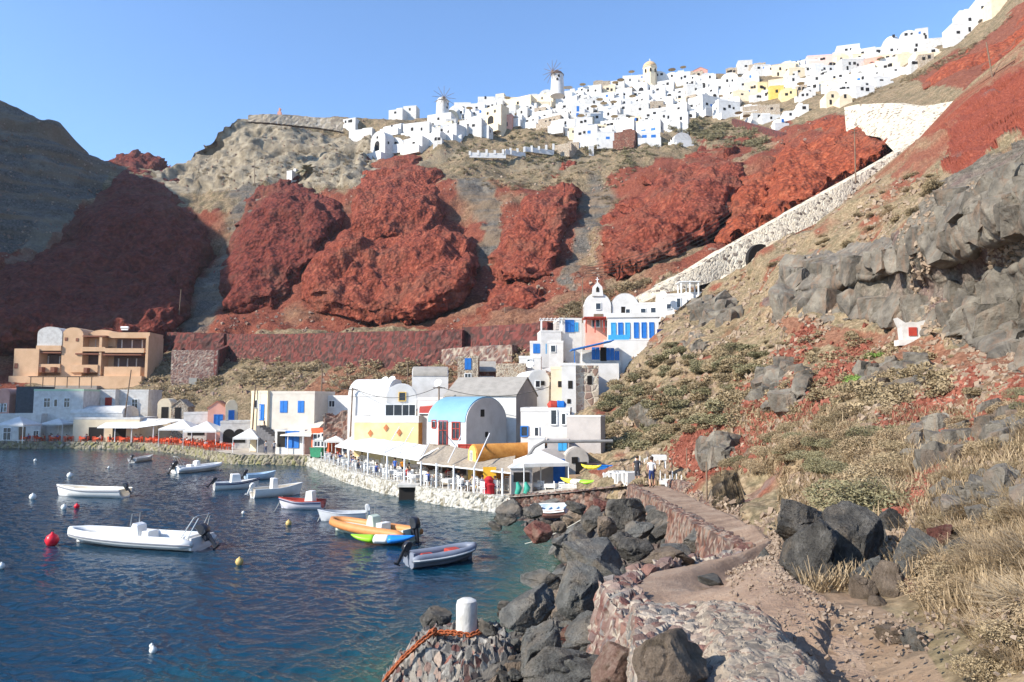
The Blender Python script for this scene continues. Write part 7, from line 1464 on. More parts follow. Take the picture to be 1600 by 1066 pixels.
# dark interior wall of the restaurant and its bar things
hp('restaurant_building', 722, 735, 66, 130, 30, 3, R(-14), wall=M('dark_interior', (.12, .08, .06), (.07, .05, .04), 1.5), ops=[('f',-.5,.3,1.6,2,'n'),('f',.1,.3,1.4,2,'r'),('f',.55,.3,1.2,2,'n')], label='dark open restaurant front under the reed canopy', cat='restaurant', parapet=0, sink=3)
MAST = M('yellow_curtain', (.75, .42, .03), (.6, .32, .02)); b = MB(); b.bb(-.5, .5, -.05, .05, 0, 1.9); o = b.build('yellow_curtain', MAST); o.location = qp(765, 54.5, ZQ); tag(o, 'yellow orange curtain hanging at the right end of the reed canopy', 'curtain')
b = MB(); b.lathe((0, 0, 0), [(.42, 0), (.4, .5), (.46, .7), (.3, .85), (.36, 1.1), (.16, 1.3)], 12); o = b.build('red_cover', M('red_fabric', (.5, .02, .03), (.35, .012, .02)), smooth=True); o.location = qp(764, 53.6, ZQ); tag(o, 'bundled dark red cloth cover standing by the yellow curtain', 'cover')
# left canopies and parasols
sheet('canvas_canopy', [qp(152, 118.5, 3.6), qp(216, 117.5, 3.6), qp(252, 123, 4.9), qp(180, 124, 5.1)], .06, CANV, 'white striped awning over the red chairs, left of the pyramid tents', 'canopy', [qp(180, 118.6, 3.4), qp(206, 118.2, 3.4)], .05)
sheet('canvas_canopy', [qp(216, 117, 3.7), qp(262, 116, 4.4), qp(292, 122, 4.8), qp(254, 123, 4.9)], .06, CANV, 'shorter white awning between the striped one and the pyramid tents', 'canopy', [qp(240, 117, 3.6)], .05)
def tent(px, Y, w, h, lb, top=1.3, rot=0, m_=CANV):
    o = empty('square_parasol', qp(px, Y, ZQ), rot, lb, 'parasol'); MB().tube([(0, 0, 0), (0, 0, h + top)], .05, 8).build('pole', WPT, o)
    b = MB(); b.add([(-w, -w, h), (w, -w, h), (w, w, h), (-w, w, h), (0, 0, h + top), (-w, -w, h - .25), (w, -w, h - .25), (w, w, h - .25), (-w, w, h - .25), (0, 0, h + top - .06)], [(0, 1, 4), (1, 2, 4), (2, 3, 4), (3, 0, 4), (0, 5, 6, 1), (1, 6, 7, 2), (2, 7, 8, 3), (3, 8, 5, 0), (5, 9, 6), (6, 9, 7), (7, 9, 8), (8, 9, 5)]); b.build('canopy', m_, o)
    for s_ in ((-1, -1), (1, -1)): MB().tube([(s_[0] * w * .97, s_[1] * w * .97, 0), (s_[0] * w * .97, s_[1] * w * .97, h)], .04, 6).build('corner_post', WPT, o)
tent(285, 112, 2.6, 2.6, 'white pyramid tent over the red chairs, left one of the pair'); tent(322, 105, 2.4, 2.6, 'white pyramid tent over the red chairs, right one of the pair'); tent(28, 118, 2.3, 3.0, 'lone white pyramid parasol at the far left of the quay'); tent(90, 123, 1.9, 3.0, 'flat white parasol beside the tall white block', .9)
tent(845, 54.8, 1.75, 2.3, 'large off white parasol in front of the vaulted warehouses', .85, R(12)); tent(508, 88, 1.1, 2.2, 'small white parasol before the orange red kiosk, left one', .5); tent(524, 86, 1.1, 2.2, 'small white parasol before the orange red kiosk, right one', .5); tent(390, 97, 1.7, 2.0, 'white tent roof between boat garage and stone stairs', 1.2)
sheet('fabric_awning', [qp(438, 93, 3.6), qp(486, 89.5, 3.7), qp(508, 96, 5.2), qp(462, 100, 5.0)], .06, M('beige_canvas', (.6, .52, .42), (.5, .43, .34)), 'beige awning slanting up toward the rubble ruin', 'awning', [qp(450, 92.5, 3.5), qp(474, 90.5, 3.6)], 0)
sheet('fabric_awning', [qp(655, 78, 4.1 + 2.6), qp(690, 77, 4.1 + 2.6), qp(688, 80, 4.9 + 2.7), qp(656, 81, 4.9 + 2.7)], .06, RED, 'bright red awning between the yellow wall and blue barrel roof', 'awning', [], 0)
# right end of the quay: booth, stacked tables, kayaks, crates
bo = empty('drinks_booth', qp(814, 53.5, ZQ), R(6), 'small white booth with dark serving hatch under the off white parasol', 'booth'); MB().bb(-.8, .8, -.4, .5, 0, 1.95).build('body', GY, bo); MB().bb(-.6, .6, -.46, -.41, .95, 1.65).build('hatch', DRK, bo); MB().prism([(-.95, 1.95), (.95, 1.95), (0, 2.5)], 'y', -.5, .6).build('roof', WPT, bo)
for k in range(2): tag(MB().tube([(0,0,.15),(.15,0,.6),(0,0,1.0)], [.2,.24,.1], 10).build('green_float', M('sea_green_plastic', (.05, .35, .25), (.04, .28, .2), 3, .4), smooth=True, loc=qp(808 + k * 13, 52.4, ZQ)), ['left', 'right'][k] + ' one of two sea green floats in front of the white booth', 'float')
for i in range(11):
    px = 838 + i * 8; Y = 54.2 - i * .2; z = ZQ + max(0, (px - 880)) * .0035
    put(CH_W if i % 3 else TB_W, qp(px, Y, z), rv.uniform(-.5, 3), 'white chair or table waiting beside the warehouses', 'furniture', 'white furniture before the warehouses')
for i in range(12):     # overturned and stacked white tables along the ramp
    px = 925 + i * 5.2; Y = 53.5 - i * .75; z = max(ZQ + .2, 1.42 + (px - 925) * .017); o = copy_tree(TB_W, qp(px, Y, z) + Vector((0, 0, .8)), rv.uniform(-.3, .3)); o.rotation_euler = (R(90) + rv.uniform(-.2, .2), 0, rv.uniform(-.4, .4)); tag(o, 'white table tipped on its side in the row beside the ramp', 'table', 'white tables stored beside the ramp')
    if i % 2: o = copy_tree(CH_W, qp(px, Y - .4, z), rv.uniform(-1, 1)); tag(o, 'white chair in the stored row beside the ramp', 'chair', 'white chairs stored beside the ramp')
for i in range(6):
    o = copy_tree(TB_W, qp(1001 + i * 7, 50 - i * .3, 4.0 + (i % 2) * .15) , rv.uniform(-.2, .2)); o.rotation_euler = (PI, 0, rv.uniform(-.2, .2)); tag(o, 'upturned white table with its legs in the air on the bank above the walkers', 'table', 'upturned white tables')
for i in range(3):
    o = copy_tree(TB_W, qp(1030 + i * 11, 44 - i * .5, 3.9 - i * .15), rv.uniform(-.2, .2)); o.rotation_euler = (PI if i else 0, 0, rv.uniform(-.2, .2)); tag(o, 'white table stacked at the bend of the path beside the walkers', 'table', 'white tables at the bend of the path')
CRB = M('blue_plastic', (.02, .2, .6), (.015, .16, .5), 3, .45)
for i, (px, Y, z, lb) in enumerate(((941, 54, 2.3, 'blue plastic crate at the bottom of the stack by the bushes'), (941, 54, 2.75, 'blue plastic crate on top of the stack by the bushes'), (950, 54.3, 2.7, 'blue plastic crate leaning right of the stack by the bushes'))):
    b = MB(); t = .03; b.bb(-.35, .35, -.25, .25, 0, t); b.bb(-.35, .35, -.25, -.25 + t, t, .42); b.bb(-.35, .35, .25 - t, .25, t, .42); b.bb(-.35, -.35 + t, -.22, .22, t, .42); b.bb(.35 - t, .35, -.22, .22, t, .42); b.bb(-.37, .37, -.27, -.25, .36, .42); o = b.build('plastic_crate', CRB); o.location = qp(px, Y, z); tag(o, lb, 'crate')
b = MB(); b.bb(-.9, .9, -.4, .4, 0, 1.1); o = b.build('storage_box', M('brown_box', (.36, .24, .14), (.28, .18, .1))); o.location = qp(908, 53.4, 1.4); tag(o, 'brown wooden box between warehouse and stored tables', 'box')
b = MB(); b.tube([(-.35, 0, 0), (-.3, 0, .6)], .03, 5)
# green rubbish bin
gb = empty('rubbish_container', qp(497, 86.3, ZQ), R(-30), 'green wheeled rubbish container at the left end of the white quay', 'bin'); MB().prism([(-.8, .15), (.8, .15), (.95, 1.15), (-.95, 1.15)], 'y', -.45, .45).build('body', GRN, gb); MB().bb(-1.0, 1.0, -.5, .5, 1.15, 1.27).build('lid', GRN, gb)
for s_ in (-.7, .7): MB().tube([(s_, -.5, .12), (s_, -.38, .12)], .12, 10).build('wheel', DRK, gb)
# heap of red and blue buoys and gear on the white cube's roof
for px, m_, lb in ((864, RED, 'bright red bundle of buoys on the roof of the white cube house'), (875, BLU, 'dark blue barrel lying on the roof beside the red buoys')):
    o = MB().tube([(-.45, 0, .3), (-.2, 0, .38), (.3, 0, .36), (.5, 0, .3)], [.25, .5, .48, .25], 10).build('roof_gear', m_, smooth=True); o.location = P(px, 641, 63); tag(o, lb, 'fishing gear')
# ================================================================== people
SKIN = M('skin', (.5, .28, .18), (.44, .24, .15), 3, .6); HAIR = M('dark_hair', (.05, .03, .02), (.03, .02, .015), 8, .7)
def figure(name, J, E, rad, mats, zone, label, cat='person', grp=None, loc=(0, 0, 0), rz=0, hands=()):
    me = bpy.data.meshes.new(name); me.from_pydata([J[k] for k in J], [(list(J).index(a), list(J).index(b)) for a, b in E], []); o = bpy.data.objects.new(name, me); COL.objects.link(o)
    sk = o.modifiers.new('skin', 'SKIN'); sk.use_smooth_shade = True; o.modifiers.new('sub', 'SUBSURF').levels = 1
    for i, k in enumerate(J): v = me.skin_vertices[0].data[i]; v.radius = (rad[k], rad[k] * (.72 if k in ('chest', 'belly', 'pelvis') else 1)) ; v.use_root = (k == 'pelvis')
    dg = bpy.context.evaluated_depsgraph_get(); m2 = bpy.data.meshes.new_from_object(o.evaluated_get(dg)); bpy.data.objects.remove(o)
    b = MB(); n0 = len(m2.vertices); b.v = [tuple(v.co) for v in m2.vertices]; b.f = [tuple(p.vertices) for p in m2.polygons]; b.m = [0] * len(b.f)
    hd = Vector(J['head']); hn = Vector(J['hand_l']); 
    for key, fk in (('hand_l', 'fore_l'), ('hand_r', 'fore_r')):
        h_ = Vector(J[key]); d = (h_ - Vector(J[fk])).normalized(); s_ = d.cross(Vector((0, 1, 0))).normalized() if abs(d.y) < .9 else Vector((1, 0, 0))
        for q, ln in enumerate((.06, .075, .08, .07)): st_ = h_ + s_ * (q - 1.5) * .019; b.tube([tuple(st_), tuple(st_ + d * ln * .6), tuple(st_ + d * ln + Vector((0, -.02, 0)))], [.009, .008, .006], 5)
        b.tube([tuple(h_ + s_ * .03 - d * .02), tuple(h_ + s_ * .055 + d * .03)], [.01, .008], 5)
    b.tube([tuple(hd + Vector((0, -.085, .0))), tuple(hd + Vector((0, -.125, -.03)))], [.012, .016], 5)
    for s_ in (-1, 1): b.tube([tuple(hd + Vector((s_ * .085, 0, .02))), tuple(hd + Vector((s_ * .1, .01, -.03)))], [.02, .012], 5)
    ob = b.build(name, mats, smooth=2)
    for p in ob.data.polygons: p.material_index = zone(p.center)
    h2 = MB(); h2.lathe(tuple(hd + Vector((0, .015, -.02))), [(.09, 0), (.108, .05), (.1, .1), (.06, .145), (.01, .155)], 12); hr = h2.build('hair', HAIR, ob, smooth=2); hr2 = None
    ob.location = loc; ob.rotation_euler = (0, 0, rz); tag(ob, label, cat, grp); return ob
def skeleton(sit=False, stride=.0, arms=0.0, lean=0):
    H = .92 if not sit else .5
    J = {'pelvis': (0, 0, H), 'belly': (0, -lean * .3, H + .18), 'chest': (0, -lean * .7, H + .38), 'neck': (0, -lean, H + .55), 'head': (0, -lean - .02, H + .7), 'top': (0, -lean - .01, H + .76)}
    for s, n in ((-1, 'l'), (1, 'r')):
        st = stride * s
        J['hip_' + n] = (s * .09, 0, H - .04)
        if sit: J['knee_' + n] = (s * .13, -.42, H); J['ank_' + n] = (s * .13, -.4, .09); J['toe_' + n] = (s * .14, -.55, .04)
        else: J['knee_' + n] = (s * .1, -st * .5 - .02, .49); J['ank_' + n] = (s * .1, -st + (.05 if st < 0 else 0), .08 + (.06 if st < 0 else 0)); J['toe_' + n] = (s * .11, -st - .15, .035)
        J['sh_' + n] = (s * .19, -lean * .9, H + .48); 
        if sit: J['elb_' + n] = (s * .24, -lean - .1, H + .22); J['fore_' + n] = (s * .2, -lean - .28, H + .25); J['hand_' + n] = (s * .16, -lean - .36, H + .27)
        else: J['elb_' + n] = (s * .25, -lean + st * .25 , H + .2); J['fore_' + n] = (s * .24, -lean + st * .5 - .1 * arms, H - .02 + .1 * arms); J['hand_' + n] = (s * .23, -lean + st * .6 - .12 * arms, H - .1 + .12 * arms)
    E = [('pelvis', 'belly'), ('belly', 'chest'), ('chest', 'neck'), ('neck', 'head'), ('head', 'top')]
    for n in 'lr': E += [('pelvis', 'hip_' + n), ('hip_' + n, 'knee_' + n), ('knee_' + n, 'ank_' + n), ('ank_' + n, 'toe_' + n), ('chest', 'sh_' + n), ('sh_' + n, 'elb_' + n), ('elb_' + n, 'fore_' + n), ('fore_' + n, 'hand_' + n)]
    rad = dict(pelvis=.15, belly=.14, chest=.16, neck=.055, head=.1, top=.075, hip_l=.095, hip_r=.095, knee_l=.062, knee_r=.062, ank_l=.042, ank_r=.042, toe_l=.035, toe_r=.035, sh_l=.065, sh_r=.065, elb_l=.045, elb_r=.045, fore_l=.032, fore_r=.032, hand_l=.032, hand_r=.032)
    return J, E, rad
def cloth(c): return M('cloth_%d_%d_%d' % tuple(int(x * 100) for x in c), c, tuple(x * .75 for x in c), 5, .9)
def zoner(J, short=True, top=True, sit=False, bare_arm=True):
    H = J['pelvis'][2]; nk = J['neck'][2]
    def z(c):
        if c.z > nk - .0: return 0
        if abs(c.x) > .225 and bare_arm and c.z < H + .42: return 0
        if c.z > H + .08 and top: return 1
        if not sit:
            if c.z > (.5 if short else .1): return 2 if c.z <= H + .08 else 0
            return 0 if c.z > .1 else 3
        return 3 if c.z < .09 else (2 if c.z <= H + .08 and (c.z > .4 or not short) else 0)
    return z
BL_ = cloth((.02, .02, .025))
J, E, rd = skeleton(False, .16, .3)
zp = 2.98
figure('person', J, E, rd, [SKIN, cloth((.62, .33, .2)), cloth((.06, .06, .09)), BL_], zoner(J), 'walker in tan orange top and dark shorts, left one of the pair on the ramp', loc=qp(1019, 42.3, 2.98), rz=PI + .2)
J, E, rd = skeleton(False, -.14, 1.2)
figure('person', J, E, rd, [SKIN, cloth((.8, .8, .78)), cloth((.03, .05, .16)), BL_], zoner(J), 'walker in white shirt and dark blue shorts, right one of the pair on the ramp', loc=qp(1020 + 0, 41, 3.05) + Vector((0, 0, 0)), rz=PI - .1).location = qp(1047 - 28, 41, 3.1)
walk2 = [o for o in COL.objects if o.name.startswith('person')][-1]; walk2.location = qp(1018.5, 41.2, 3.02)
J, E, rd = skeleton(False, .1, .3)
figure('person', J, E, rd, [SKIN, cloth((.05, .05, .06)), cloth((.05, .05, .06)), BL_], zoner(J), 'person in dark clothes half hidden behind the walkers at the stored tables', loc=qp(996, 44.5, 2.85), rz=PI)
J, E, rd = skeleton(False, .05, .8)
P1 = figure('person', J, E, rd, [SKIN, cloth((.75, .28, .03)), cloth((.05, .05, .07)), BL_], zoner(J, False), 'standing waiter in orange shirt among the white tables', loc=qp(629, 64.5, ZQ), rz=.4)
P2 = figure('person', J, E, rd, [SKIN, cloth((.05, .12, .4)), cloth((.05, .05, .07)), BL_], zoner(J, False), 'standing man in blue shirt beside the orange shirted waiter', loc=qp(617, 65.6, ZQ), rz=-.6)
P3 = figure('person', J, E, rd, [SKIN, cloth((.3, .3, .32)), cloth((.04, .04, .06)), BL_], zoner(J, False), 'person in grey top standing by the foot of the stone stairs', loc=qp(428, 93, ZQ), rz=.3)
P4 = figure('person', J, E, rd, [SKIN, cloth((.6, .6, .58)), cloth((.06, .08, .15)), BL_], zoner(J, False), 'person in pale top standing left of the foot of the stone stairs', loc=qp(415, 93.5, ZQ), rz=1.3)
P5 = figure('person', J, E, rd, [SKIN, cloth((.04, .04, .05)), cloth((.04, .04, .06)), BL_], zoner(J, False), 'person in black climbing the upper steps beside the cream cube', loc=P(413, 674, 97.5), rz=1.3)
J, E, rd = skeleton(True, 0, 0, .08)
dz_ = []
for k, c in enumerate([(.75, .74, .7), (.06, .1, .3), (.5, .04, .04), (.08, .08, .09), (.5, .42, .3)]):
    dz_.append(('white|navy blue|red|black|beige'.split('|')[k], [SKIN, cloth(c), cloth((.07, .08, .12)), BL_]))
rs = random.Random(3); rs.shuffle(seats); made = {}; nW = nR = 0
for q, a, kind in seats:
    if kind == 'W' and nW >= 26 or kind == 'R' and nR >= 32: continue
    k = rs.randrange(5); nW += kind == 'W'; nR += kind == 'R'; where = 'under the canopies of the white quay' if kind == 'W' else 'among the orange red chairs of the left quay'
    lb = 'seated diner in %s top %s' % (dz_[k][0], where); gp = 'diners in %s on the %s quay' % (dz_[k][0], 'white' if kind == 'W' else 'left')
    if k not in made: made[k] = o = figure('person', J, E, rd, dz_[k][1], zoner(J, True, True, True), lb, grp=gp, loc=q, rz=a)
    else:
        o = made[k].copy(); COL.objects.link(o); o.location = q; o.rotation_euler = (0, 0, a); tag(o, lb, 'person', gp)
        for c in made[k].children: c2 = c.copy(); COL.objects.link(c2); c2.parent = o
# ================================================================== boats
HUL = M('white_hull', (.78, .77, .74), (.7, .69, .66), 2, .35, spec=.5); TUB = M('white_rubber', (.72, .71, .68), (.64, .63, .6), 2, .5); GRT = M('grey_rubber', (.2, .22, .27), (.16, .18, .22), 2, .5); ORT = M('orange_rubber', (.56, .24, .08), (.48, .19, .06), 2, .5); NAV = M('navy_paint', (.02, .03, .09), (.015, .02, .07), 2, .4); BLK = M('engine_black', (.02, .022, .03), (.015, .016, .02), 2, .3, spec=.6); STL = M('steel_tube', (.6, .6, .58), (.5, .5, .48), 2, .3, metal=.8); WEN = M('engine_white', (.7, .7, .68), (.6, .6, .58), 2, .35)
def outboard(root, x, z, m_, s=1.0, tilt=0.0, nm='outboard_motor'):
    b = MB(); prof = [(.0, .0), (.3, 0), (.36, .2), (.3, .45), (.12, .55), (-.02, .5), (-.06, .2)]
    b.prism([(p[0] * s, p[1] * s) for p in prof], 'y', -.17 * s, .17 * s); o = b.build(nm, m_, root, bevel=.03 * s, smooth=True)
    l = MB(); l.prism([(.08 * s, .02), (.26 * s, .02), (.2 * s, -.75 * s), (.1 * s, -.75 * s)], 'y', -.06 * s, .06 * s); l.tube([(-.02 * s, 0, -.72 * s), (.34 * s, 0, -.74 * s)], [.04 * s, .07 * s], 8); l.bb(-.05 * s, .12 * s, -.12 * s, .12 * s, -.25 * s, .05 * s); lo = l.build('lower_unit', m_, o, smooth=True)
    o.location = (x, 0, z); o.rotation_euler = (0, -tilt, 0); return o
def rib(name, bow, stern, beam, m_tube, label, cat, zt=0, hull=HUL, eng=BLK, tilt=.3, console=True, arch=True, rt=.26, stripe=None, seats_=True):
    """inflatable with bow at -x; bow, stern = world points on the water"""
    bow, stern = Vector(bow), Vector(stern); L = (bow - stern).length; d = bow - stern; rz = math.atan2(d.y, d.x) + PI
    o = empty(name, (bow + stern) / 2 * Vector((1, 1, 0)) if False else Vector(((bow.x + stern.x) / 2, (bow.y + stern.y) / 2, 0)), rz, label, cat); hw = beam / 2 - rt
    pts = []; rr = []
    for s_ in (-1, 1):
        side = []
        for t in np.linspace(0, 1, 14):
            x = L / 2 - t * L * .99; y = hw * (1 if t < .5 else math.sqrt(max(0, 1 - ((t - .5) / .5) ** 2.6))); z = .42 + .42 * max(0, t - .35) ** 1.6; side.append(((x, s_ * y, z), rt * (.55 + .45 * min(1, t / .08)) * (1 - .22 * max(0, t - .55) / .45)))
        pts.append(side)
    path = pts[0] + pts[1][::-1][1:]
    MB().tube([p for p, r in path], [r for p, r in path], 12).build('tube', m_tube, o, smooth=2)
    if stripe: 
        b = MB(); b.tube([(p[0] * 1.0, p[1] + (1 if p[1] > 0 else -1 if p[1] < 0 else 0) * r * .96, p[2] - .02) for p, r in path if abs(p[1]) > .05], [.04] * sum(abs(p[1]) > .05 for p, r in path), 6) if False else None
        for sd in pts: MB().tube([(p[0] - (r * .9 if abs(p[1]) < hw * .55 else 0), p[1] + math.copysign(r * (.97 if abs(p[1]) > hw * .55 else .5), p[1] if abs(p[1]) > 1e-6 else 1), p[2] - .03) for p, r in sd[:-1]], .045, 6).build('rubbing_strake', stripe, o)
    hv = []; ns = 10
    for i in range(ns):
        t = i / (ns - 1); x = L / 2 - .1 - t * (L * .93); w = hw * (1.05 if t < .55 else max(.03, 1.05 * (1 - ((t - .55) / .45) ** 2))); kz = -.22 + .5 * max(0, t - .6) ** 1.4 * 1.6; hv += [(x, -w, .38 + .3 * max(0, t - .4)), (x, -w * .8, .05 + .3 * max(0, t - .5)), (x, 0, kz), (x, w * .8, .05 + .3 * max(0, t - .5)), (x, w, .38 + .3 * max(0, t - .4))]
    fs = [(i * 5 + j, i * 5 + j + 1, (i + 1) * 5 + j + 1, (i + 1) * 5 + j) for i in range(ns - 1) for j in range(4)] + [(0, 1, 2, 3, 4)] + [(i * 5, (i + 1) * 5, (i + 1) * 5 + 4, i * 5 + 4) for i in range(ns - 1)]
    b = MB(); b.add(hv, fs); b.build('hull', hull, o)
    MB().bb(L / 2 - .16, L / 2 - .06, -hw, hw, .1, .72).build('transom', hull, o)
    if console:
        x = -.02 * L; MB().prism([(x, .3), (x + .75, .3), (x + .62, 1.15), (x + .28, 1.25), (x + .12, .9)], 'y', -.35, .35).build('console', hull, o, bevel=.03)
        MB().tube([(x + .12, -.33, 1.0), (x + .2, -.3, 1.75), (x + .2, .3, 1.75), (x + .12, .33, 1.0)], .022, 6).build('windscreen_rail', STL, o); MB().prism([(x + .9, .3), (x + 1.4, .3), (x + 1.4, .85), (x + .95, .85)], 'y', -.4, .4).build('seat', TUB, o, bevel=.03)
    if arch:
        for s_ in (-1, 1): MB().tube([(L / 2 - .9, s_ * hw * .8, .6), (L / 2 - .2, s_ * hw * .62, 1.75), (L / 2 - .05, s_ * hw * .4, 1.85)], .03, 6).build('arch_leg', STL, o); MB().tube([(L / 2 - .5, s_ * hw * .8, .6), (L / 2 - .02, s_ * hw * .5, 1.7)], .025, 6).build('arch_leg', STL, o)
        MB().tube([(L / 2 - .1, -hw * .6, 1.8), (L / 2 - .1, hw * .6, 1.8)], .03, 6).build('arch_bar', STL, o); MB().prism([(L / 2 - 1.2, .3), (L / 2 - .45, .3), (L / 2 - .45, .75), (L / 2 - 1.1, .75)], 'y', -hw * .7, hw * .7).build('stern_seat', TUB, o, bevel=.03)
    if eng: outboard(o, L / 2 + .02, .7, eng, 1.25 if L > 5.5 else .95, tilt)
    return o
def skiff(name, bow, stern, beam, hull, label, cat='boat', free=.55, inside=None, eng=None, tilt=.3, cabin=None, stripe=None, thw=3, z0=0, gun=None, rake=.25, tarp=None):
    bow, stern = Vector(bow), Vector(stern); d = bow - stern; L = math.hypot(d.x, d.y); rz = math.atan2(d.y, d.x) + PI; o = empty(name, Vector(((bow.x + stern.x) / 2, (bow.y + stern.y) / 2, z0)), rz, label, cat)
    ns = 15; b = MB(); outer = []; inner = []
    for i in range(ns):
        t = i / (ns - 1); x = L / 2 - t * L; w = beam / 2 * (.82 + .18 * math.sin(min(1, t / .45) * PI / 2)) * (1 if t < .45 else max(.015, (1 - ((t - .45) / .55) ** 2.2))); top = free * (1 + .12 * (1 - t)) + free * .55 * max(0, t - .4) ** 1.7 * 2; kz = -.2 + .35 * max(0, t - .72) * 2; xr = -rake * max(0, (t - .8) / .2)
        for k, fr in enumerate((0, .35, .75, 1)):
            pass
        sec = [(-w, top), (-w * .93, top * .45), (-w * .62, .0), (0, kz), (w * .62, .0), (w * .93, top * .45), (w, top)]
        outer.append([(x + xr * max(0, z / top), y, z) for y, z in sec]); wi = max(.01, w - .05); sec2 = [(-wi, top), (-wi * .9, top * .45), (-wi * .55, .1), (0, .06), (wi * .55, .1), (wi * .9, top * .45), (wi, top)]; inner.append([(x + xr * max(0, z / top), y, z) for y, z in sec2])
    V = [p for r in outer for p in r]; fs = [(i * 7 + j, i * 7 + j + 1, (i + 1) * 7 + j + 1, (i + 1) * 7 + j) for i in range(ns - 1) for j in range(6)] + [tuple(range(7))]
    b.add(V, fs); b.build('hull', hull, o, smooth=True)
    b = MB(); b.add([p for r in inner for p in r], fs); b.build('interior', inside or hull, o, smooth=True)
    for s_ in (0, 6): MB().tube([outer[i][s_] for i in range(ns)], .035, 6).build('gunwale', gun or hull, o)
    if stripe: 
        for s_ in (0, 6): MB().tube([tuple(Vector(outer[i][s_]) + Vector((0, (-.012 if s_ == 0 else .012), -.13))) for i in range(ns)], .05, 6).build('stripe', stripe, o)
    for k in range(thw): x = L / 2 - L * (.2 + .22 * k); w = beam * .44 * (1 if k < 2 else .85); MB().bb(x - .12, x + .12, -w, w, free * .72, free * .8).build('thwart', inside or hull, o)
    MB().prism([(-L / 2 + L * .02, free * 1.22), (-L / 2 + L * .22, free * 1.1), (-L / 2 + L * .22, free * 1.05), (-L / 2 + L * .04, free * 1.1)], 'y', -.18, .18).build('foredeck', gun or hull, o)
    if cabin: MB().prism([(cabin[0], .25), (cabin[0] + cabin[1], .25), (cabin[0] + cabin[1] * .9, cabin[2]), (cabin[0] + cabin[1] * .2, cabin[2])], 'y', -cabin[3], cabin[3]).build('console', cabin[4] if len(cabin) > 4 else HUL, o, bevel=.03); MB().prism([(cabin[0] + cabin[1] * .05, cabin[2] * .62), (cabin[0] + cabin[1] * .16, cabin[2] * .95), (cabin[0] + cabin[1] * .13, cabin[2] * .95), (cabin[0] + cabin[1] * .02, cabin[2] * .62)], 'y', -cabin[3] * .8, cabin[3] * .8).build('windscreen', GLS, o)
    if eng: outboard(o, L / 2 + .02, free + .1, eng, .85, tilt)
    return o
def Wp(px, py): return P(px, py, 8 / ((py - 626) / F) if False else 0.1) if False else Vector(wat(px, py))
def wat(px, py):
    o_, d = ray(px, py); t = -o_.z / d.z; p = o_ + d * t; return (p.x, p.y, 0)
W2 = lambda a, b: Vector(wat(a, b))
rib('inflatable_boat', W2(108, 846), W2(318, 858), 2.5, TUB, 'large white rigid inflatable with console and steel arch, biggest boat in the bay', 'boat', stripe=M('grey_strake', (.25, .25, .27)), rt=.3, tilt=.75)
rib('inflatable_boat', W2(518, 828), W2(645, 846), 2.1, ORT, 'orange tubed inflatable with pale hull moored beside the coloured kayak', 'boat', arch=False, hull=M('mint_hull', (.55, .62, .5)), tilt=.2, eng=BLK, rt=.27)
rib('dinghy', W2(742, 872), W2(636, 886), 1.7, GRT, 'small blue grey rubber dinghy with red fuel tank and bag', 'boat', console=False, arch=False, stripe=TUB, rt=.22, hull=GRT, tilt=.55)
dg_ = [o for o in COL.objects if o.name == 'dinghy'][0]
o = MB().bb(-.2, .5, -.35, .35, .3, .62).build('red_bag', RED, bevel=.06, smooth=True); o.location = dg_.matrix_basis @ Vector((-.75, 0, 0)); o.rotation_euler = dg_.rotation_euler; tag(o, 'red life jacket bag in the middle of the rubber dinghy', 'bag')
o = MB().bb(-.3, .3, -.25, .25, .3, .5).build('fuel_tank', RED, bevel=.05, smooth=True); o.location = dg_.matrix_basis @ Vector((.75, -.1, 0)); o.rotation_euler = dg_.rotation_euler; tag(o, 'red fuel tank near the engine of the rubber dinghy', 'fuel tank')
skiff('motorboat', W2(92, 774), W2(196, 777), 1.9, HUL, 'white open motorboat with beige cushions, upper left, bow pointing left', free=.62, inside=M('cream_interior', (.66, .58, .46)), eng=BLK, tilt=.7, stripe=M('grey_strake', (.25, .25, .27)))
rib('inflatable_boat', W2(346, 733), W2(272, 740), 2.0, TUB, 'white inflatable with console and frame moored below the quay wall', 'boat', tilt=.6, rt=.24)
skiff('rowing_boat', W2(237, 718), W2(206, 723), 1.4, WH2, 'tiny white boat with dark outboard close to the left quay', free=.45, eng=BLK, tilt=.6)
skiff('motorboat', W2(401, 762), W2(334, 766), 1.8, HUL, 'white motorboat with small cabin and navy waterline stripe', free=.6, eng=BLK, tilt=.7, cabin=(-.5, 1.0, 1.35, .45), stripe=NAV, gun=NAV)
skiff('motorboat', W2(427, 747), W2(384, 750), 1.5, M('pale_blue_hull', (.5, .62, .72), (.42, .54, .64)), 'small pale blue boat with black outboard behind the navy striped one', free=.5, eng=BLK, tilt=.5)
skiff('motorboat', W2(468, 772), W2(394, 778), 1.9, HUL, 'white motorboat with white outboard and upright console in mid harbour', free=.66, eng=WEN, tilt=.5, cabin=(-.1, .6, 1.5, .35), inside=M('cream_interior', (1, 1, 1)))
sk = skiff('fishing_boat', W2(440, 794), W2(505, 795), 1.5, M('pale_lilac_hull', (.58, .56, .6), (.5, .48, .52)), 'small wooden fishing boat with red deck and white wheelhouse', free=.55, inside=RED, stripe=NAV, gun=RED, cabin=(.25, .7, 1.3, .38, HUL))
skiff('rowing_boat', W2(502, 814), W2(572, 813), 1.3, M('grey_white_hull', (.52, .53, .54), (.44, .45, .46)), 'grey white rowing boat with small motor, behind the orange inflatable', free=.5, eng=WEN, tilt=.2)
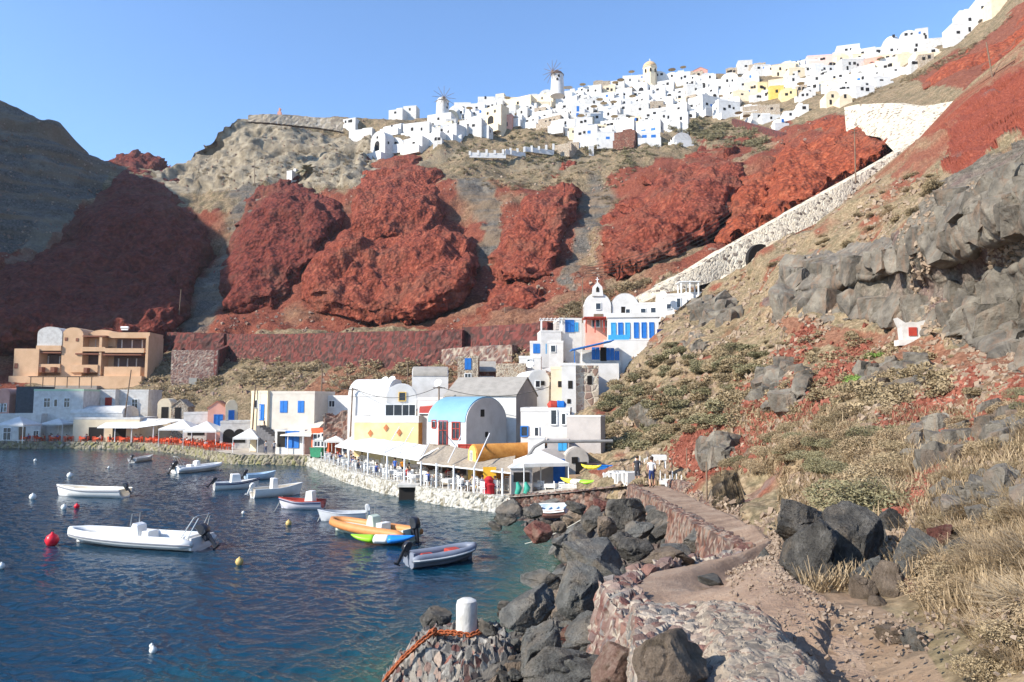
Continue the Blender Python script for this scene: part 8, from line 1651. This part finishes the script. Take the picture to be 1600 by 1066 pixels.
def kayak(bow, stern, w, z, segs, label):
    bow, stern = Vector(bow), Vector(stern); d = bow - stern; L = math.hypot(d.x, d.y); rz = math.atan2(d.y, d.x) + PI; o = empty('kayak', ((bow.x + stern.x) / 2, (bow.y + stern.y) / 2, z), rz, label, 'kayak'); n = len(segs)
    for i, (t0, t1, m_) in enumerate(segs):
        b = MB(); pts = []; rr = []
        for t in np.linspace(t0, t1, 7): x = L / 2 - t * L; k = max(.03, 1 - abs(2 * t - 1) ** 2.4); pts.append((x, 0, .12 + .22 * abs(2 * t - 1) ** 3)); rr.append(w / 2 * k ** .7)
        b.tube(pts, rr, 12, flat=.5); b.build(['stern_section', 'middle_section', 'bow_section'][i % 3], m_, o, smooth=2)
    MB().lathe((0, 0, w * .2), [(w * .24, 0), (w * .28, .06), (w * .2, .07)], 14).build('seat_well', DRK, o); return o
LIM = M('lime_plastic', (.3, .62, .03), (.25, .54, .02), 2, .35); YEL = M('yellow_plastic', (.8, .68, .05), (.7, .58, .04), 2, .35); WPL = M('white_plastic', (.75, .75, .7)); BPL = M('blue_hull_plastic', (.02, .22, .65), (.015, .18, .55), 2, .35)
kayak(W2(548, 850), W2(648, 852), .95, .18, [(.0, .4, BPL), (.4, .62, WPL), (.62, 1, LIM)], 'lime, white and blue kayak floating alongside the orange inflatable')
kayak(qp(932, 49.5, 2.2), qp(876, 51.3, 1.6), .8, 2.2, [(0, .35, YEL), (.35, .6, WPL), (.6, 1, LIM)], 'yellow, white and lime kayak lying on top of the red rubble wall')
kayak(qp(940, 53, 3), qp(908, 53.6, 2.6), .6, 2.95, [(0, .35, YEL), (.35, .6, YEL), (.6, 1, YEL)], 'yellow kayak lying on the stored white tables')
bb_ = skiff('beached_boat', P(838, 800, 46.5), P(889, 803, 45.3), 1.2, M('faded_red_hull', (.4, .2, .16), (.3, .14, .11)), 'small upright rowing boat with white rim and reddish hull stranded on the rocks', free=.5, inside=M('blue_white', (.5, .6, .7)), gun=HUL, stripe=HUL, z0=.75); bb_.rotation_euler = (R(14), R(-6), bb_.rotation_euler.z)
# buoys
RB_ = M('red_buoy_plastic', (.75, .02, .04), (.65, .015, .03), 2, .35); YB = M('worn_yellow_buoy', (.6, .42, .16), (.5, .33, .1), 2, .5)
for px, py, r_, m_, lb in ((81,851,.37,RB_,'big bright red mooring buoy left of the large inflatable'),(109,746,.3,WPL,'white buoy above the beige cushioned motorboat'),(51,780,.27,WPL,'white buoy left of the beige cushioned motorboat'),(100,796,.22,WPL,'white buoy beside the small red one'),(120,794,.2,RB_,'small red buoy below the beige cushioned motorboat'),(55,721,.2,WPL,'small white buoy far out near the left quay'),(170,732,.15,WPL,'tiny white float in front of the left quay'),(2,888,.16,WPL,'white float cut by the left border'),(374,882,.2,YB,'worn yellow buoy right of the large inflatable'),(451,821,.2,YB,'orange yellow buoy under the small fishing boat'),(380,803,.12,WPL,'tiny white float above the worn yellow buoy'),(239,1020,.12,WPL,'white float alone near the bottom of the bay'),(237,1012,.08,WPL,'tiny float touching the lone white one')):
    p = W2(px, py); o = empty('mooring_buoy', p, 0, lb, 'buoy'); MB().lathe((0, 0, -r_ * .35), [(.02, 0), (r_ * .7, r_ * .3), (r_, r_), (r_ * .75, r_ * 1.65), (r_ * .2, r_ * 2), (r_ * .16, r_ * 2.2)], 16).build('float', m_, o, smooth=2); MB().tube([(r_ * .2 * math.cos(a), 0, r_ * 1.95 + r_ * .2 * math.sin(a)) for a in [PI * k / 8 for k in range(9)]], r_ * .06, 5).build('ring', DRK, o)
# ropes
def rope(pts, r, lb, name='mooring_rope', m_=None):
    a = Vector(pts[0]); o = MB().tube([tuple(Vector(p) - a) for p in pts], r, 6).build(name, m_ or M('pale_rope', (.6, .56, .46), (.45, .41, .33), 6)); o.location = a; tag(o, lb, 'rope')
def sagp(a, b_, s, n=10): a, b_ = Vector(a), Vector(b_); return [a.lerp(b_, i / n) - Vector((0, 0, 4 * s * (i / n) * (1 - i / n))) for i in range(n + 1)]
rope(sagp(P(820, 850, 38), P(915, 808, 38), .15), .025, 'pale rope running from the water over the dark rocks'); rope(sagp(P(915, 808, 37), P(985, 822, 33), .3), .025, 'pale rope slack between two black rocks'); rope(sagp(W2(428, 800), W2(441, 790) + Vector((0, 0, .7)), .05), .02, 'short mooring rope at the bow of the small fishing boat'); rope(sagp(W2(496, 815), W2(503, 812) + Vector((0, 0, .6)), .05), .02, 'short mooring rope at the bow of the grey rowing boat')
# bollard and rusty chain on the stone platform
bz = bvS.ray_cast(Vector((-1.2, 18.4, 20)), Vector((0, 0, -1)))[0].z; base = P(729, 990, 18.3)
bl = MB(); bl.lathe((0, 0, -.5), [(.27, 0), (.27, .5), (.262, .9), (.265, 1.18), (.24, 1.3), (.15, 1.35), (.02, 1.355)], 28); bo_ = bl.build('mooring_post', M('white_concrete', (.62, .6, .56), (.4, .38, .34), 3, .9, 12, .03), smooth=True); bo_.location = base; tag(bo_, 'stout round white concrete mooring post on the rocky platform', 'bollard')
RS = M('rust', (.36, .1, .035), (.2, .05, .02), 12, .9, 40, .01); ch = MB(); r_ = .075
cpts = resample(np.array([tuple(base + Vector((.45, -.1, .12))), tuple(base + Vector((.1, -.33, .05))), tuple(base + Vector((-.35, -.25, .1))), tuple(base + Vector((-.9, -.1, .05))), tuple(P(680, 985, 17.6)), tuple(P(655, 1005, 17.3)), tuple(P(628, 1030, 17.2)), tuple(P(602, 1060, 17.2))]), 46)
for i in range(len(cpts)):
    c = Vector(cpts[i]); h = bvS.ray_cast(c + Vector((0, 0, 2)), Vector((0, 0, -1)))[0]
    if h and i > 8: c.z = max(c.z, h.z + .05)
    d = Vector(cpts[min(i + 1, 45)]) - Vector(cpts[max(i - 1, 0)]); d.normalize(); sd = d.cross(Vector((0, 0, 1))).normalized(); nn = sd if i % 2 else Vector((0, 0, 1)); nn = (nn + sd * .3).normalized()
    ring = [tuple(c + d * math.cos(a) * r_ * 1.25 + nn * math.sin(a) * r_ * .75 - base) for a in [2 * PI * k / 10 for k in range(11)]]; ch.tube(ring, .022, 6, False)
o = ch.build('rusty_chain', RS, smooth=2); o.location = base; tag(o, 'heavy rust red chain lying from the mooring post down the platform', 'chain')
# concrete platform of stones and mortar under the post
def platform():
    xs = np.linspace(-3.4, .2, 230); ys = np.linspace(16.3, 19.4, 200); X, Y = np.meshgrid(xs, ys); c = np.stack([(X + 1.35) / 1.75, (Y - 18.0) / 1.35], -1); rr = np.linalg.norm(c, axis=-1)
    zt = base.z - .02 + (Y - 18.3) * .12 + (X + 1.2) * .1; Z = zt - np.clip(rr - .62, 0, 2) ** 1.5 * 3.2; V = np.stack([X, Y, Z], -1).reshape(-1, 3); w1, w2, ci, tl = facets(V / .16, 5)
    V[:, 2] += tl * .16 + (ci - .5) * .14 + fbm(V / .5, 4, 6) * .22; z = np.stack([ci, w2 - w1, ci * 0], -1); Fq = grid_faces(230, 200); keep = (rr < 1.5).ravel(); Fq = Fq[keep[Fq].all(1)]
    o = link('stone_platform', np_mesh('stone_platform', V, Fq, False, {'zone': z}), stone_mat('platform_rubble', [(.1, .1, .095), (.24, .1, .075), (.4, .35, .28), (.16, .15, .14), (.42, .39, .34), (.09, .085, .08), (.14, .06, .05)], (.2, .18, .16), attr=True)); tag(o, 'mortared platform of grey, red and white stones carrying the mooring post', 'platform')
platform()
# ================================================================== air
b = MB(); b.bb(-6600, 6600, -3600, 7600, -60, 330)
hm = bpy.data.materials.new('haze_air'); hm.use_nodes = True; hn = hm.node_tree; hn.nodes.remove(hn.nodes['Principled BSDF']); pv = hn.nodes.new('ShaderNodeVolumePrincipled'); pv.inputs['Density'].default_value = .00011; pv.inputs['Color'].default_value = (.85, .92, 1, 1); pv.inputs['Anisotropy'].default_value = .2
hn.links.new(pv.outputs[0], hn.nodes['Material Output'].inputs['Volume'])
hz_ = b.build('haze', hm); tag(hz_, 'thin bluish air between the camera and the far cliffs', 'haze', kind='stuff')
